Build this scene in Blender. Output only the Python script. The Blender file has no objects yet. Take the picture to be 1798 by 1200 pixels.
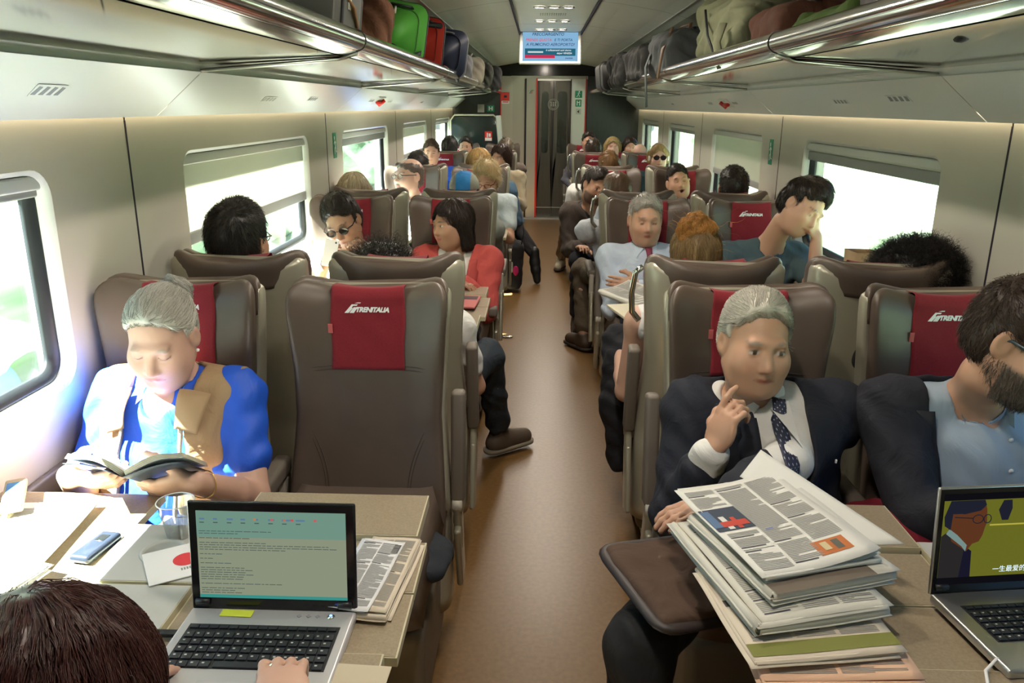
import bpy, math, random
import numpy as np
from mathutils import Matrix, Vector, Euler, noise as mnoise
D = bpy.data
SC = bpy.context.scene
COL = SC.collection
PI = math.pi
random.seed(7)
np.random.seed(7)

# ------------------------------------------------------------------ camera, sky, sun, exposure
EYE = 1.60
def _camera():
    f, cx, cy, vx, vy, roll = 1400.0, 899.0, 600.0, 948.0, 186.0, math.radians(0.9)
    Y = Vector(((vx-cx)/f, -(vy-cy)/f, -1)).normalized()
    up = Vector((math.sin(roll), math.cos(roll), 0))
    Z = (up - up.dot(Y)*Y).normalized()
    X = Y.cross(Z)
    cam = D.cameras.new('camera'); ob = D.objects.new('camera', cam); COL.objects.link(ob)
    cam.sensor_width = 36; cam.lens = 36*f/1798
    cam.clip_start = 0.05; cam.clip_end = 300
    ob.matrix_world = Matrix.Translation((0, 0, EYE)) @ Matrix((X, Y, Z)).to_4x4()
    SC.camera = ob
_camera()
SC.view_settings.view_transform = 'Standard'
SC.view_settings.look = 'None'
SC.view_settings.gamma = 1
SC.view_settings.use_curve_mapping = False
SC.view_settings.exposure = 1.12
try:
    SC.cycles.max_bounces = 8; SC.cycles.diffuse_bounces = 4; SC.cycles.glossy_bounces = 4
    SC.cycles.transparent_max_bounces = 12; SC.cycles.sample_clamp_indirect = 6
    SC.cycles.caustics_reflective = False; SC.cycles.caustics_refractive = False
except Exception: pass

w = D.worlds.new('sky'); SC.world = w; w.use_nodes = True
nt = w.node_tree; nt.nodes.clear()
sky = nt.nodes.new('ShaderNodeTexSky'); sky.sky_type = 'HOSEK_WILKIE'; sky.turbidity = 3.5
sky.sun_direction = Vector((-0.66, -0.22, 0.82)).normalized(); sky.ground_albedo = 0.35
bg = nt.nodes.new('ShaderNodeBackground'); bg.inputs[1].default_value = 4.5
wo = nt.nodes.new('ShaderNodeOutputWorld')
nt.links.new(sky.outputs[0], bg.inputs[0]); nt.links.new(bg.outputs[0], wo.inputs[0])

def light(name, kind, loc, energy, color=(1, 1, 1), rot=None, aim=None, size=None, size_y=None, angle=None):
    l = D.lights.new(name, kind); o = D.objects.new(name, l); COL.objects.link(o)
    o.location = loc; l.energy = energy; l.color = color
    if aim is not None: o.rotation_euler = (Vector(aim)).to_track_quat('-Z', 'Y').to_euler()
    if rot is not None: o.rotation_euler = rot
    if kind == 'AREA':
        l.shape = 'RECTANGLE'; l.size = size; l.size_y = size_y or size
    if angle: l.angle = angle
    return o
light('sun', 'SUN', (-20, -10, 30), 70.0, (1.0, 0.97, 0.90), aim=(0.66, 0.22, -0.82), angle=math.radians(0.6))
# light in the concealed strip above the side panels and under the ceiling downlights
COVE_ENERGY = 4.5
DOWN_ENERGY = 4.5

# ------------------------------------------------------------------ materials
def mat(name, col, rough=0.5, metal=0.0, spec=0.5, noise=None, bump=None, attr=None, coat=0, sheen=0, sss=0, trans=None, emit=None):
    """noise=(scale, col2, detail, stretch) mixes a second colour; bump=(scale, strength, dist, stretch)"""
    m = D.materials.new(name); m.use_nodes = True
    n = m.node_tree.nodes; L = m.node_tree.links
    b = n['Principled BSDF']
    b.inputs['Base Color'].default_value = (*col, 1); b.inputs['Roughness'].default_value = rough
    b.inputs['Metallic'].default_value = metal; b.inputs['Specular IOR Level'].default_value = spec
    b.inputs['Coat Weight'].default_value = coat; b.inputs['Sheen Weight'].default_value = sheen
    if sss:
        b.inputs['Subsurface Weight'].default_value = sss; b.inputs['Subsurface Radius'].default_value = (0.012, 0.005, 0.003)
        b.inputs['Subsurface Scale'].default_value = 1.0
    if emit: b.inputs['Emission Color'].default_value = (*emit[0], 1); b.inputs['Emission Strength'].default_value = emit[1]
    tc = None
    def coords(st):
        nonlocal tc
        if tc is None: tc = n.new('ShaderNodeTexCoord')
        mp = n.new('ShaderNodeMapping'); mp.inputs['Scale'].default_value = st
        L.new(tc.outputs['Object'], mp.inputs[0]); return mp.outputs[0]
    src = None
    if attr:
        a = n.new('ShaderNodeAttribute'); a.attribute_name = 'Col'; src = a.outputs['Color']
        L.new(src, b.inputs['Base Color'])
    if noise:
        sc, c2, det = noise[0], noise[1], noise[2]
        st = noise[3] if len(noise) > 3 else (1, 1, 1)
        t = n.new('ShaderNodeTexNoise'); t.inputs['Scale'].default_value = sc; t.inputs['Detail'].default_value = det
        L.new(coords(st), t.inputs['Vector'])
        cr = n.new('ShaderNodeValToRGB'); cr.color_ramp.elements[0].position = 0.35; cr.color_ramp.elements[1].position = 0.65
        L.new(t.outputs['Fac'], cr.inputs[0])
        mx = n.new('ShaderNodeMixRGB'); L.new(cr.outputs[0], mx.inputs[0])
        if src is not None:
            mx.blend_type = 'MULTIPLY'; mx.inputs[2].default_value = (*c2, 1); L.new(src, mx.inputs[1])
        else:
            mx.inputs[1].default_value = (*col, 1); mx.inputs[2].default_value = (*c2, 1)
        L.new(mx.outputs[0], b.inputs['Base Color'])
    if bump:
        st = bump[3] if len(bump) > 3 else (1, 1, 1)
        t = n.new('ShaderNodeTexNoise'); t.inputs['Scale'].default_value = bump[0]; t.inputs['Detail'].default_value = 4
        if len(bump) > 4: t.inputs['Distortion'].default_value = bump[4]
        L.new(coords(st), t.inputs['Vector'])
        bp = n.new('ShaderNodeBump'); bp.inputs['Strength'].default_value = bump[1]; bp.inputs['Distance'].default_value = bump[2]
        L.new(t.outputs['Fac'], bp.inputs['Height']); L.new(bp.outputs[0], b.inputs['Normal'])
    return m
def glass_mat(name, tint=(1, 1, 1), gloss=0.08, rough=0.0):
    m = D.materials.new(name); m.use_nodes = True; n = m.node_tree.nodes; L = m.node_tree.links; n.clear()
    o = n.new('ShaderNodeOutputMaterial'); tr = n.new('ShaderNodeBsdfTransparent'); tr.inputs[0].default_value = (*tint, 1)
    g = n.new('ShaderNodeBsdfGlossy'); g.inputs['Roughness'].default_value = rough
    mx = n.new('ShaderNodeMixShader'); fr = n.new('ShaderNodeLayerWeight'); fr.inputs[0].default_value = 0.5
    pw = n.new('ShaderNodeMath'); pw.operation = 'POWER'; pw.inputs[1].default_value = 4
    ad = n.new('ShaderNodeMath'); ad.operation = 'MULTIPLY_ADD'; ad.inputs[1].default_value = 0.6; ad.inputs[2].default_value = gloss*0.4
    L.new(fr.outputs['Facing'], pw.inputs[0]); L.new(pw.outputs[0], ad.inputs[0]); L.new(ad.outputs[0], mx.inputs[0])
    L.new(tr.outputs[0], mx.inputs[1]); L.new(g.outputs[0], mx.inputs[2]); L.new(mx.outputs[0], o.inputs[0])
    return m
def emit_mat(name, col, s):
    m = D.materials.new(name); m.use_nodes = True; n = m.node_tree.nodes; n.clear()
    o = n.new('ShaderNodeOutputMaterial'); e = n.new('ShaderNodeEmission'); e.inputs[0].default_value = (*col, 1); e.inputs[1].default_value = s
    m.node_tree.links.new(e.outputs[0], o.inputs[0]); return m
_mc = {}
def solid(col, rough=0.6, metal=0.0, **k):
    key = (tuple(round(c, 3) for c in col), rough, metal, str(k))
    if key not in _mc: _mc[key] = mat('plain_%d' % len(_mc), col, rough, metal, **k)
    return _mc[key]

M = {}
M['wall'] = mat('wall_laminate', (0.55, 0.53, 0.46), 0.42, noise=(2.5, (0.53, 0.51, 0.44), 3), bump=(300, 0.05, 0.001))
M['panel'] = mat('white_panel', (0.82, 0.85, 0.85), 0.28)
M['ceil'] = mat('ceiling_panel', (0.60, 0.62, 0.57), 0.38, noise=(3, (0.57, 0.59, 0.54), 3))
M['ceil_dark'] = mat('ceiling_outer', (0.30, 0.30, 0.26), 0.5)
M['floor'] = mat('floor_vinyl', (0.180, 0.098, 0.034), 0.34, noise=(60, (0.148, 0.080, 0.026), 6), bump=(200, 0.08, 0.001))
M['dark_glossy'] = mat('black_glossy', (0.012, 0.013, 0.014), 0.12)
M['dark_panel'] = mat('dark_panel', (0.035, 0.045, 0.042), 0.4, noise=(30, (0.028, 0.036, 0.034), 4, (1, 1, 0.2)))
M['chrome'] = mat('polished_aluminium', (0.72, 0.72, 0.70), 0.13, 1.0)
M['shelf'] = mat('mirror_shelf', (0.50, 0.50, 0.45), 0.07, 1.0)
M['strip'] = mat('pale_reflection_strip', (0.82, 0.86, 0.86), 0.25)  # near-white base stands in for reflected window brightness
M['alu'] = mat('satin_aluminium', (0.60, 0.60, 0.56), 0.35, 1.0)
M['black'] = mat('black_rubber', (0.012, 0.014, 0.018), 0.45)
M['gap'] = mat('dark_gap', (0.01, 0.008, 0.02), 0.8)
M['frame_w'] = mat('window_surround', (0.68, 0.69, 0.66), 0.35)
M['blind'] = mat('roller_blind', (0.66, 0.64, 0.56), 0.85, bump=(400, 0.1, 0.001))
_b = M['blind'].node_tree.nodes['Principled BSDF']
_t = M['blind'].node_tree.nodes.new('ShaderNodeBsdfTranslucent'); _t.inputs[0].default_value = (0.62, 0.60, 0.54, 1)
_m = M['blind'].node_tree.nodes.new('ShaderNodeMixShader'); _m.inputs[0].default_value = 0.38
M['blind'].node_tree.links.new(_b.outputs[0], _m.inputs[1]); M['blind'].node_tree.links.new(_t.outputs[0], _m.inputs[2])
M['blind'].node_tree.links.new(_m.outputs[0], M['blind'].node_tree.nodes['Material Output'].inputs[0])
M['bar'] = mat('blind_bar', (0.33, 0.34, 0.33), 0.5)
M['glass'] = glass_mat('window_glass', (0.86, 0.93, 0.91), 0.1)
M['darkglass'] = mat('dark_glass', (0.02, 0.03, 0.03), 0.08, coat=0.3)
M['leather'] = mat('brown_leather', (0.108, 0.079, 0.062), 0.40, noise=(8, (0.094, 0.069, 0.054), 4), bump=(700, 0.25, 0.0006))
M['seam'] = mat('leather_stitch', (0.060, 0.044, 0.034), 0.6)
M['shellp'] = mat('champagne_shell', (0.40, 0.38, 0.30), 0.32, 0.35)
M['armp'] = mat('taupe_armrest', (0.17, 0.145, 0.12), 0.5)
M['hinge'] = mat('grey_hinge', (0.50, 0.48, 0.42), 0.4)
M['red'] = mat('red_cloth', (0.23, 0.007, 0.018), 0.85, noise=(250, (0.20, 0.005, 0.014), 3), bump=(9, 0.35, 0.01), sheen=0.1)
M['white'] = mat('white_print', (0.85, 0.85, 0.85), 0.6)
M['tabletop'] = mat('table_laminate', (0.34, 0.275, 0.19), 0.38, noise=(220, (0.28, 0.225, 0.15), 8))
M['tableedge'] = mat('table_edge', (0.58, 0.54, 0.38), 0.4)
M['tray'] = mat('grey_tray', (0.50, 0.51, 0.48), 0.35)
M['redpaint'] = mat('red_paint', (0.72, 0.03, 0.02), 0.35)
M['green'] = mat('green_sign', (0.01, 0.24, 0.13), 0.5)
M['doorp'] = mat('door_metal', (0.13, 0.125, 0.105), 0.34, 0.6, noise=(30, (0.115, 0.11, 0.09), 4, (1, 1, 0.1)))
M['skin'] = mat('skin', (0.5, 0.3, 0.22), 0.48, attr=True, sss=0.05, bump=(350, 0.12, 0.0008))
M['hairm'] = mat('hair', (0.5, 0.3, 0.22), 0.40, attr=True, spec=0.35)
M['cloth'] = mat('cloth', (0.5, 0.3, 0.22), 0.85, attr=True, bump=(11, 0.55, 0.018, (1, 1, 0.8), 1.2))
M['silky'] = mat('smooth_cloth', (0.5, 0.3, 0.22), 0.6, attr=True, bump=(9, 0.5, 0.016, (1, 1, 0.8), 1.2))
M['paper'] = mat('newsprint', (0.62, 0.60, 0.55), 0.85)
M['paperw'] = mat('white_paper', (0.82, 0.82, 0.80), 0.8)

# ------------------------------------------------------------------ mesh helpers
def link(name, me, parent=None, loc=None, rot=None):
    o = D.objects.new(name, me); COL.objects.link(o)
    if parent is not None: o.parent = parent
    if loc is not None: o.location = loc
    if rot is not None: o.rotation_euler = rot
    return o
def tag(o, label=None, cat=None, group=None, kind=None):
    if label: o['label'] = label
    if cat: o['category'] = cat
    if group: o['group'] = group
    if kind: o['kind'] = kind
    return o
def empty(name, loc=(0, 0, 0), rz=0.0, label=None, cat=None, group=None):
    o = D.objects.new(name, None); COL.objects.link(o); o.empty_display_size = 0.05
    o.location = loc; o.rotation_euler = (0, 0, rz)
    return tag(o, label, cat, group)
def copy_tree(o, parent=None, keep=lambda c: True):
    c = o.copy(); COL.objects.link(c)
    if parent is not None: c.parent = parent
    for k in o.children:
        if keep(k): copy_tree(k, c, keep)
    return c
class MB:
    """collects shapes into one mesh"""
    def __init__(s): s.v = []; s.f = []; s.mi = []; s.m = []; s.sm = []; s.col = None
    def mat(s, m):
        if m not in s.m: s.m.append(m)
        return s.m.index(m)
    def add(s, vs, fs, m=None, smooth=False):
        b = len(s.v); s.v.extend([tuple(v) for v in vs]); i = s.mat(m) if m else 0
        for f in fs: s.f.append(tuple(b+k for k in f)); s.mi.append(i); s.sm.append(smooth)
    def box(s, c, h, m=None, R=None, bev=0.0):
        """centre, half sizes; bevelled edges when bev"""
        c = Vector(c); pts = []; fs = []
        if bev <= 0:
            P = [(x, y, z) for x in (-1, 1) for y in (-1, 1) for z in (-1, 1)]
            pts = [Vector((p[0]*h[0], p[1]*h[1], p[2]*h[2])) for p in P]
            fs = [(0, 1, 3, 2), (4, 6, 7, 5), (0, 4, 5, 1), (2, 3, 7, 6), (0, 2, 6, 4), (1, 5, 7, 3)]
        else:
            b = min(bev, min(h)*0.99); n = 4
            # rounded box via a subdivided cube mapped outward
            g = [-1, -1+1e-6] ; steps = [i/3.0 for i in range(4)]
            idx = {}; ax = []
            def coord(h_, k):   # 8 positions: 4 on each side
                if k < 4: return -h_ + b, -(1-steps[k])
                return h_ - b, steps[k-4]
            N = 8
            def vert(i, j, k):
                key = (i, j, k)
                if key in idx: return idx[key]
                cx, dx = coord(h[0], i); cy, dy = coord(h[1], j); cz, dz = coord(h[2], k)
                d = Vector((math.tan(dx*PI/4)if abs(dx) < 1 else dx, math.tan(dy*PI/4)if abs(dy) < 1 else dy, math.tan(dz*PI/4)if abs(dz) < 1 else dz))
                d = d.normalized()*b
                idx[key] = len(pts); pts.append(Vector((cx, cy, cz))+d); return idx[key]
            for a in (0, 1, 2):
                for sd in (0, N-1):
                    for u in range(N-1):
                        for v_ in range(N-1):
                            q = []
                            for (uu, vv) in ((u, v_), (u+1, v_), (u+1, v_+1), (u, v_+1)):
                                k = [0, 0, 0]; k[a] = sd; k[(a+1) % 3] = uu; k[(a+2) % 3] = vv; q.append(vert(*k))
                            if sd == 0: q = q[::-1]
                            fs.append(tuple(q))
        if R is not None: pts = [R @ p for p in pts]
        s.add([c+p for p in pts], fs, m, bev > 0)
    def quad(s, a, b, c, d, m=None): s.add([a, b, c, d], [(0, 1, 2, 3)], m)
    def prism(s, poly, z0, z1, m=None, f=None, top=None):
        """polygon (x,y) extruded z0..z1; f maps local point to world"""
        n = len(poly); f = f or (lambda p: p)
        vs = [f(Vector((x, y, z0))) for x, y in poly]+[f(Vector((x, y, z1))) for x, y in poly]
        s.add(vs, [tuple(range(n))[::-1]], m); s.add(vs, [tuple(range(n, 2*n))], top or m)
        s.add(vs, [(i, (i+1) % n, n+(i+1) % n, n+i) for i in range(n)], m)
    def tube(s, pts, r, m=None, seg=8, caps=True, close=False, up=None):
        pts = [Vector(p) for p in pts]; n = len(pts); rr = r if isinstance(r, (list, tuple)) else [r]*n
        vs = []; prev = None
        for i, p in enumerate(pts):
            if close: t = pts[(i+1) % n]-pts[i-1]
            else: t = pts[min(i+1, n-1)]-pts[max(i-1, 0)]
            t = t.normalized() if t.length > 1e-9 else Vector((0, 0, 1))
            if prev is None:
                a = up or (Vector((0, 0, 1)) if abs(t.z) < 0.9 else Vector((1, 0, 0)))
                prev = (Vector(a)-t*Vector(a).dot(t)).normalized()
            prev = (prev-t*prev.dot(t)).normalized(); q = t.cross(prev)
            ra = rr[i]; rx, ry = ra if isinstance(ra, (list, tuple)) else (ra, ra)
            for k in range(seg):
                an = 2*PI*k/seg; vs.append(p+prev*math.cos(an)*rx+q*math.sin(an)*ry)
        fs = []
        for i in range(n if close else n-1):
            j = (i+1) % n
            for k in range(seg): fs.append((i*seg+k, i*seg+(k+1) % seg, j*seg+(k+1) % seg, j*seg+k))
        if caps and not close: fs.append(tuple(range(seg))[::-1]); fs.append(tuple(range((n-1)*seg, n*seg)))
        s.add(vs, fs, m, True)
    def lathe(s, prof, c=(0, 0, 0), m=None, seg=24, R=None, smooth=True):
        c = Vector(c); vs = []
        for r, z in prof:
            for k in range(seg):
                p = Vector((r*math.cos(2*PI*k/seg), r*math.sin(2*PI*k/seg), z)); vs.append(c+(R @ p if R is not None else p))
        n = len(prof); fs = [(i*seg+k, i*seg+(k+1) % seg, (i+1)*seg+(k+1) % seg, (i+1)*seg+k) for i in range(n-1) for k in range(seg)]
        if prof[0][0] > 1e-6: fs.append(tuple(range(seg))[::-1])
        if prof[-1][0] > 1e-6 and not (len(prof) == 2 and prof[0][0] < 1e-6): fs.append(tuple(range((n-1)*seg, n*seg)))
        s.add(vs, fs, m, smooth)
    def grid(s, fn, nu, nv, m=None, thick=0.0, smooth=True):
        """fn(u,v)->point, u,v in 0..1; optional thickness backwards along the normal"""
        P = [[Vector(fn(i/nu, j/nv)) for j in range(nv+1)] for i in range(nu+1)]
        vs = [p for r in P for p in r]; W = nv+1
        fs = [(i*W+j, (i+1)*W+j, (i+1)*W+j+1, i*W+j+1) for i in range(nu) for j in range(nv)]
        if thick:
            bk = []
            for i in range(nu+1):
                for j in range(nv+1):
                    du = P[min(i+1, nu)][j]-P[max(i-1, 0)][j]; dv = P[i][min(j+1, nv)]-P[i][max(j-1, 0)]
                    nn = du.cross(dv); nn = nn.normalized() if nn.length > 1e-12 else Vector((0, 0, 1))
                    bk.append(P[i][j]-nn*thick)
            B = len(vs); vs += bk
            fs += [(B+i*W+j, B+i*W+j+1, B+(i+1)*W+j+1, B+(i+1)*W+j) for i in range(nu) for j in range(nv)]
            ring = [(i, 0) for i in range(nu+1)]+[(nu, j) for j in range(1, nv+1)]+[(i, nv) for i in range(nu-1, -1, -1)]+[(0, j) for j in range(nv-1, 0, -1)]
            for a in range(len(ring)):
                p = ring[a][0]*W+ring[a][1]; q = ring[(a+1) % len(ring)]; q = q[0]*W+q[1]
                fs.append((p, B+p, B+q, q))
        s.add(vs, fs, m, smooth)
    def mesh(s, name):
        me = D.meshes.new(name); me.from_pydata(s.v, [], s.f)
        for m in s.m: me.materials.append(m)
        me.polygons.foreach_set('material_index', s.mi); me.polygons.foreach_set('use_smooth', s.sm)
        me.update(); return me
    def build(s, name, parent=None, loc=None, rot=None, sharp=None):
        me = s.mesh(name)
        if sharp: me.set_sharp_from_angle(angle=math.radians(sharp))
        return link(name, me, parent, loc, rot)
def struct(name, mb, parent=None, **k):
    o = mb.build(name, parent, **k)
    if parent is None: o['kind'] = 'structure'
    return o
def rrect(w, h, r, n=6, cx=0, cy=0):
    out = []
    for sx, sy, a0 in ((1, 1, 0), (-1, 1, 90), (-1, -1, 180), (1, -1, 270)):
        for k in range(n+1):
            a = math.radians(a0+90*k/n); out.append((cx+sx*(w/2-r)+r*math.cos(a), cy+sy*(h/2-r)+r*math.sin(a)))
    return out
_txt = {}
def text_mesh(body, size, shear=0.0, offset=0.0, extrude=0.0006, align='CENTER', space=1.0, line=1.0):
    """lettering as a mesh in the local XY plane"""
    c = D.curves.new('lettering', 'FONT'); c.body = body; c.size = size; c.shear = shear; c.offset = offset
    c.extrude = extrude; c.align_x = align; c.align_y = 'CENTER'; c.space_character = space; c.space_line = line; c.resolution_u = 3
    o = D.objects.new('lettering', c); COL.objects.link(o)
    bpy.context.view_layer.update()
    dg = bpy.context.evaluated_depsgraph_get()
    me = D.meshes.new_from_object(o.evaluated_get(dg)); D.objects.remove(o); D.curves.remove(c)
    return me
def mesh_into(mb, me, f, m):
    mb.add([f(v.co) for v in me.vertices], [tuple(p.vertices) for p in me.polygons], m)
def plane_frame(o, ux, uy):
    o = Vector(o); ux = Vector(ux).normalized(); uy = Vector(uy).normalized(); uz = ux.cross(uy)
    return lambda p: o+ux*p[0]+uy*p[1]+uz*p[2]
def hole_fill(mb, inner, rect, f, m):
    """flat area between a closed inner loop and an outer rectangle (x0,y0,x1,y1)"""
    x0, y0, x1, y1 = rect; cx = sum(p[0] for p in inner)/len(inner); cy = sum(p[1] for p in inner)/len(inner)
    n = len(inner)
    def out(p):
        dx, dy = p[0]-cx, p[1]-cy; t = 1e9
        if dx > 1e-9: t = min(t, (x1-cx)/dx)
        if dx < -1e-9: t = min(t, (x0-cx)/dx)
        if dy > 1e-9: t = min(t, (y1-cy)/dy)
        if dy < -1e-9: t = min(t, (y0-cy)/dy)
        return (cx+dx*t, cy+dy*t)
    O = [out(p) for p in inner]
    for i in range(n):
        j = (i+1) % n; a, b, c, d = inner[i], O[i], O[j], inner[j]
        pts = [a, b]
        if abs(b[0]-c[0]) > 1e-6 and abs(b[1]-c[1]) > 1e-6:   # the corner lies between
            pts.append((x1 if (b[0]+c[0])/2 > cx else x0, y1 if (b[1]+c[1])/2 > cy else y0))
        pts += [c, d]
        mb.add([f(p) for p in pts], [tuple(range(len(pts)))], m)

# ------------------------------------------------------------------ the coach shell
XL, XR, XC = -1.25, 1.41, 0.08
Y0, Y1 = -0.9, 11.9
ZB, ZT = 0.87, 1.44         # window sill and head
ZP = 1.56                   # lower edge of the sloping panel
mb = MB(); mb.box((XC, (Y0+14)/2, -0.03), (1.5, (14-Y0)/2, 0.03), M['floor']); struct('floor', mb)

# side walls with window openings
def side_wall(name, x, sgn, centres, seams, hw):
    mb = MB(); edges = [Y0]+seams+[Y1]
    f = lambda p: (x, p[0], p[1])
    wins = []
    for i in range(len(edges)-1):
        a, b = edges[i]+0.0045, edges[i+1]-0.0045
        c = centres[i]
        inner = rrect(2*hw, ZT-ZB, 0.075, 6, c, (ZT+ZB)/2)
        hole_fill(mb, inner, (a, 0.68, b, ZP+0.03), f, M['wall'])
        # reveal going outwards
        n = len(inner); vs = []; fs = []
        for k, (dy, dx) in enumerate(((0, 0), (0.012, 0.008), (0.016, 0.035))):
            sc = rrect(2*hw-2*dy, ZT-ZB-2*dy, 0.075-dy*0.7, 6, c, (ZT+ZB)/2)
            vs += [(x-sgn*-1*dx if False else x+sgn*dx, p[0], p[1]) for p in sc]
        for r in range(2):
            for k in range(n): fs.append((r*n+k, r*n+(k+1) % n, (r+1)*n+(k+1) % n, (r+1)*n+k))
        mb.add(vs, fs, M['frame_w'], True)
        wins.append(c)
        # wainscot below and a thin raised dark strip along the seam
        mb.box((x+sgn*0.004, (a+b)/2, 0.345), (0.006, (b-a)/2, 0.345), M['armp'])
        mb.box((x, a-0.0045, 1.11), (0.0012, 0.0045, 0.44), M['gap'])
    mb.box((x+sgn*0.11, (Y0+Y1)/2, ZP+0.25), (0.01, (Y1-Y0)/2, 0.3), M['wall'])
    mb.box((x+sgn*0.10, (Y0+Y1)/2, 0.43), (0.03, (Y1-Y0)/2+0.1, 0.445), M['wall'])
    mb.box((x+sgn*0.10, (Y0+Y1)/2, 1.60), (0.03, (Y1-Y0)/2+0.1, 0.165), M['wall'])
    for i in range(len(centres)):
        a = centres[i]+hw+0.03; b = (centres[i+1]-hw-0.03) if i+1 < len(centres) else Y1
        mb.box((x+sgn*0.10, (a+b)/2, 1.15), (0.03, max(0.01, (b-a)/2), 0.5), M['wall'])
    mb.box((x+sgn*0.10, (Y0+centres[0]-hw-0.03)/2, 1.15), (0.03, (centres[0]-hw-0.03-Y0)/2, 0.5), M['wall'])
    return struct(name, mb)
CL = [1.24, 3.61, 5.96, 8.31, 10.68]; SL = [2.45, 4.79, 7.14, 9.49]
CR = [1.32, 3.66, 6.00, 8.30, 10.60]; SR = [2.51, 4.85, 7.22, 9.47]
HWL, HWR = 0.79, 0.76
side_wall('wall_left', XL, -1, CL, SL, HWL)
side_wall('wall_right', XR, 1, CR, SR, HWR)
mb = MB(); mb.box((XC, Y0-0.05, 1.1), (1.4, 0.04, 1.15), M['wall']); struct('wall_back', mb)

# windows: gasket, pane, blind cassette, blind, bar
def window(name, x, sgn, c, hw, drop, label=None):
    H = ZT-ZB; zc = (ZT+ZB)/2
    g = MB(); xo = x+sgn*0.036; n = None; vs = []; fs = []
    for dy, dx in ((0.014, -0.002), (0.014, 0.03), (0.040, 0.03), (0.040, 0.018), (0.022, 0.0)):
        L = rrect(2*hw-2*dy, H-2*dy, 0.07-dy*0.6, 6, c, zc); n = len(L)
        vs += [(xo+sgn*dx, p[0], p[1]) for p in L]
    for r in range(5):
        for k in range(n): fs.append((r*n+k, r*n+(k+1) % n, ((r+1) % 5)*n+(k+1) % n, ((r+1) % 5)*n+k))
    g.add(vs, fs, M['black'], True)
    root = struct(name, g)
    p = MB(); L = rrect(2*hw-0.06, H-0.06, 0.04, 5, c, zc)
    p.prism([(a, b) for a, b in L], 0, 0.004, M['glass'], f=lambda q: Vector((xo+sgn*(0.022+q.z), q.x, q.y)))
    p.build('window_pane', root)
    # roller blind
    b = MB(); b.box((xo-sgn*0.012, c, ZT-0.034), (0.014, hw-0.022, 0.018), M['frame_w'], bev=0.006); b.build('blind_cassette', root)
    zb = ZT-0.03-drop
    b = MB(); b.box((xo-sgn*0.010, c, (ZT-0.03+zb)/2), (0.0012, hw-0.030, drop/2), M['blind']); b.build('blind', root)
    b = MB(); b.box((xo-sgn*0.010, c, zb-0.012), (0.007, hw-0.026, 0.024), M['bar'], bev=0.006); b.build('blind_bar', root)
    return root
dropsL = [0.0, 0.275, 0.035, 0.27, 0.0]; dropsR = [0.04, 0.04, 0.29, 0.02, 0.01]
k = 1
for c, d in zip(CL, dropsL):
    window('window_%d' % k, XL, -1, c, HWL, max(d, 0.004)); k += 1
for c, d in zip(CR, dropsR):
    window('window_%d' % k, XR, 1, c, HWR, max(d, 0.004)); k += 1

# sloping panels between wall head and luggage rack, with their printed marks; a light strip hides behind each
def slope(name, x, sgn, seams, stickers):
    mb = MB(); a = Vector((x-sgn*0.030, 0, ZP)); b = Vector((x-sgn*0.19, 0, 1.695))
    up = Vector((b.x-a.x, 0, b.z-a.z)).normalized()
    E = [Y0]+seams+[Y1]
    for i in range(len(E)-1):
        y0, y1 = E[i]+0.0025, E[i+1]-0.0025
        mb.add([(a.x, y0, a.z), (a.x, y1, a.z), (b.x, y1, b.z), (b.x, y0, b.z)], [(0, 1, 2, 3)], M['panel'])
        mb.add([(a.x, y0, a.z), (a.x, y1, a.z), (a.x+sgn*0.004, y1, a.z+0.012), (a.x+sgn*0.004, y0, a.z+0.012)], [(0, 1, 2, 3)], M['panel'])
    mb.box((x-sgn*0.06, (Y0+Y1)/2, 1.74), (0.11, (Y1-Y0)/2, 0.01), M['gap'])
    root = struct(name, mb)
    nrm = Vector((-sgn*(b.z-a.z), 0, -abs(b.x-a.x))).normalized()
    for (y, t, w, h, kind) in stickers:
        s = MB(); o = a+(b-a)*t+nrm*0.0015; o.y = y
        f = plane_frame(o, Vector((0, 1, 0)), up) if sgn < 0 else plane_frame(o, Vector((0, -1, 0)), up)
        s.prism([(-w/2, -h/2), (w/2, -h/2), (w/2, h/2), (-w/2, h/2)], -0.0005, 0.0005, M['panel'], f=lambda p: f(p))
        for q in range(4):
            cx = -w/2+w*(q+0.5)/4
            s.prism([(cx-w*0.09, -h*0.35), (cx+w*0.05, -h*0.35), (cx+w*0.09, h*0.3), (cx-w*0.03, h*0.35)], -0.0006, 0.0012, solid((0.30, 0.32, 0.36)) if kind else M['tray'], f=lambda p: f(p))
        s.build('seat_number_plate', root)
    return root
slope('trim_1', XL, -1, [2.6, 4.95, 7.3, 9.65], [(3.5, 0.45, 0.16, 0.03, 0), (4.15, 0.5, 0.14, 0.03, 1), (5.6, 0.5, 0.14, 0.03, 1), (6.3, 0.5, 0.14, 0.03, 1), (8.0, 0.5, 0.14, 0.03, 1), (1.90, 0.5, 0.12, 0.04, 1)])
slope('trim_2', XR, 1, [2.6, 4.95, 7.3, 9.65], [(3.05, 0.55, 0.18, 0.035, 1), (3.65, 0.5, 0.16, 0.03, 1), (5.6, 0.5, 0.14, 0.03, 1), (6.4, 0.5, 0.14, 0.03, 1), (8.2, 0.5, 0.14, 0.03, 1)])
light('cove_strip', 'AREA', (XL+0.014, (2+Y1)/2, ZP+0.035), COVE_ENERGY, (1.0, 0.80, 0.52), aim=(-0.25, 0, -1), size=10.5, size_y=0.016)
light('cove_strip', 'AREA', (XR-0.014, (2+Y1)/2, ZP+0.035), COVE_ENERGY, (1.0, 0.80, 0.52), aim=(0.25, 0, -1), size=10.5, size_y=0.016)

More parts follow.
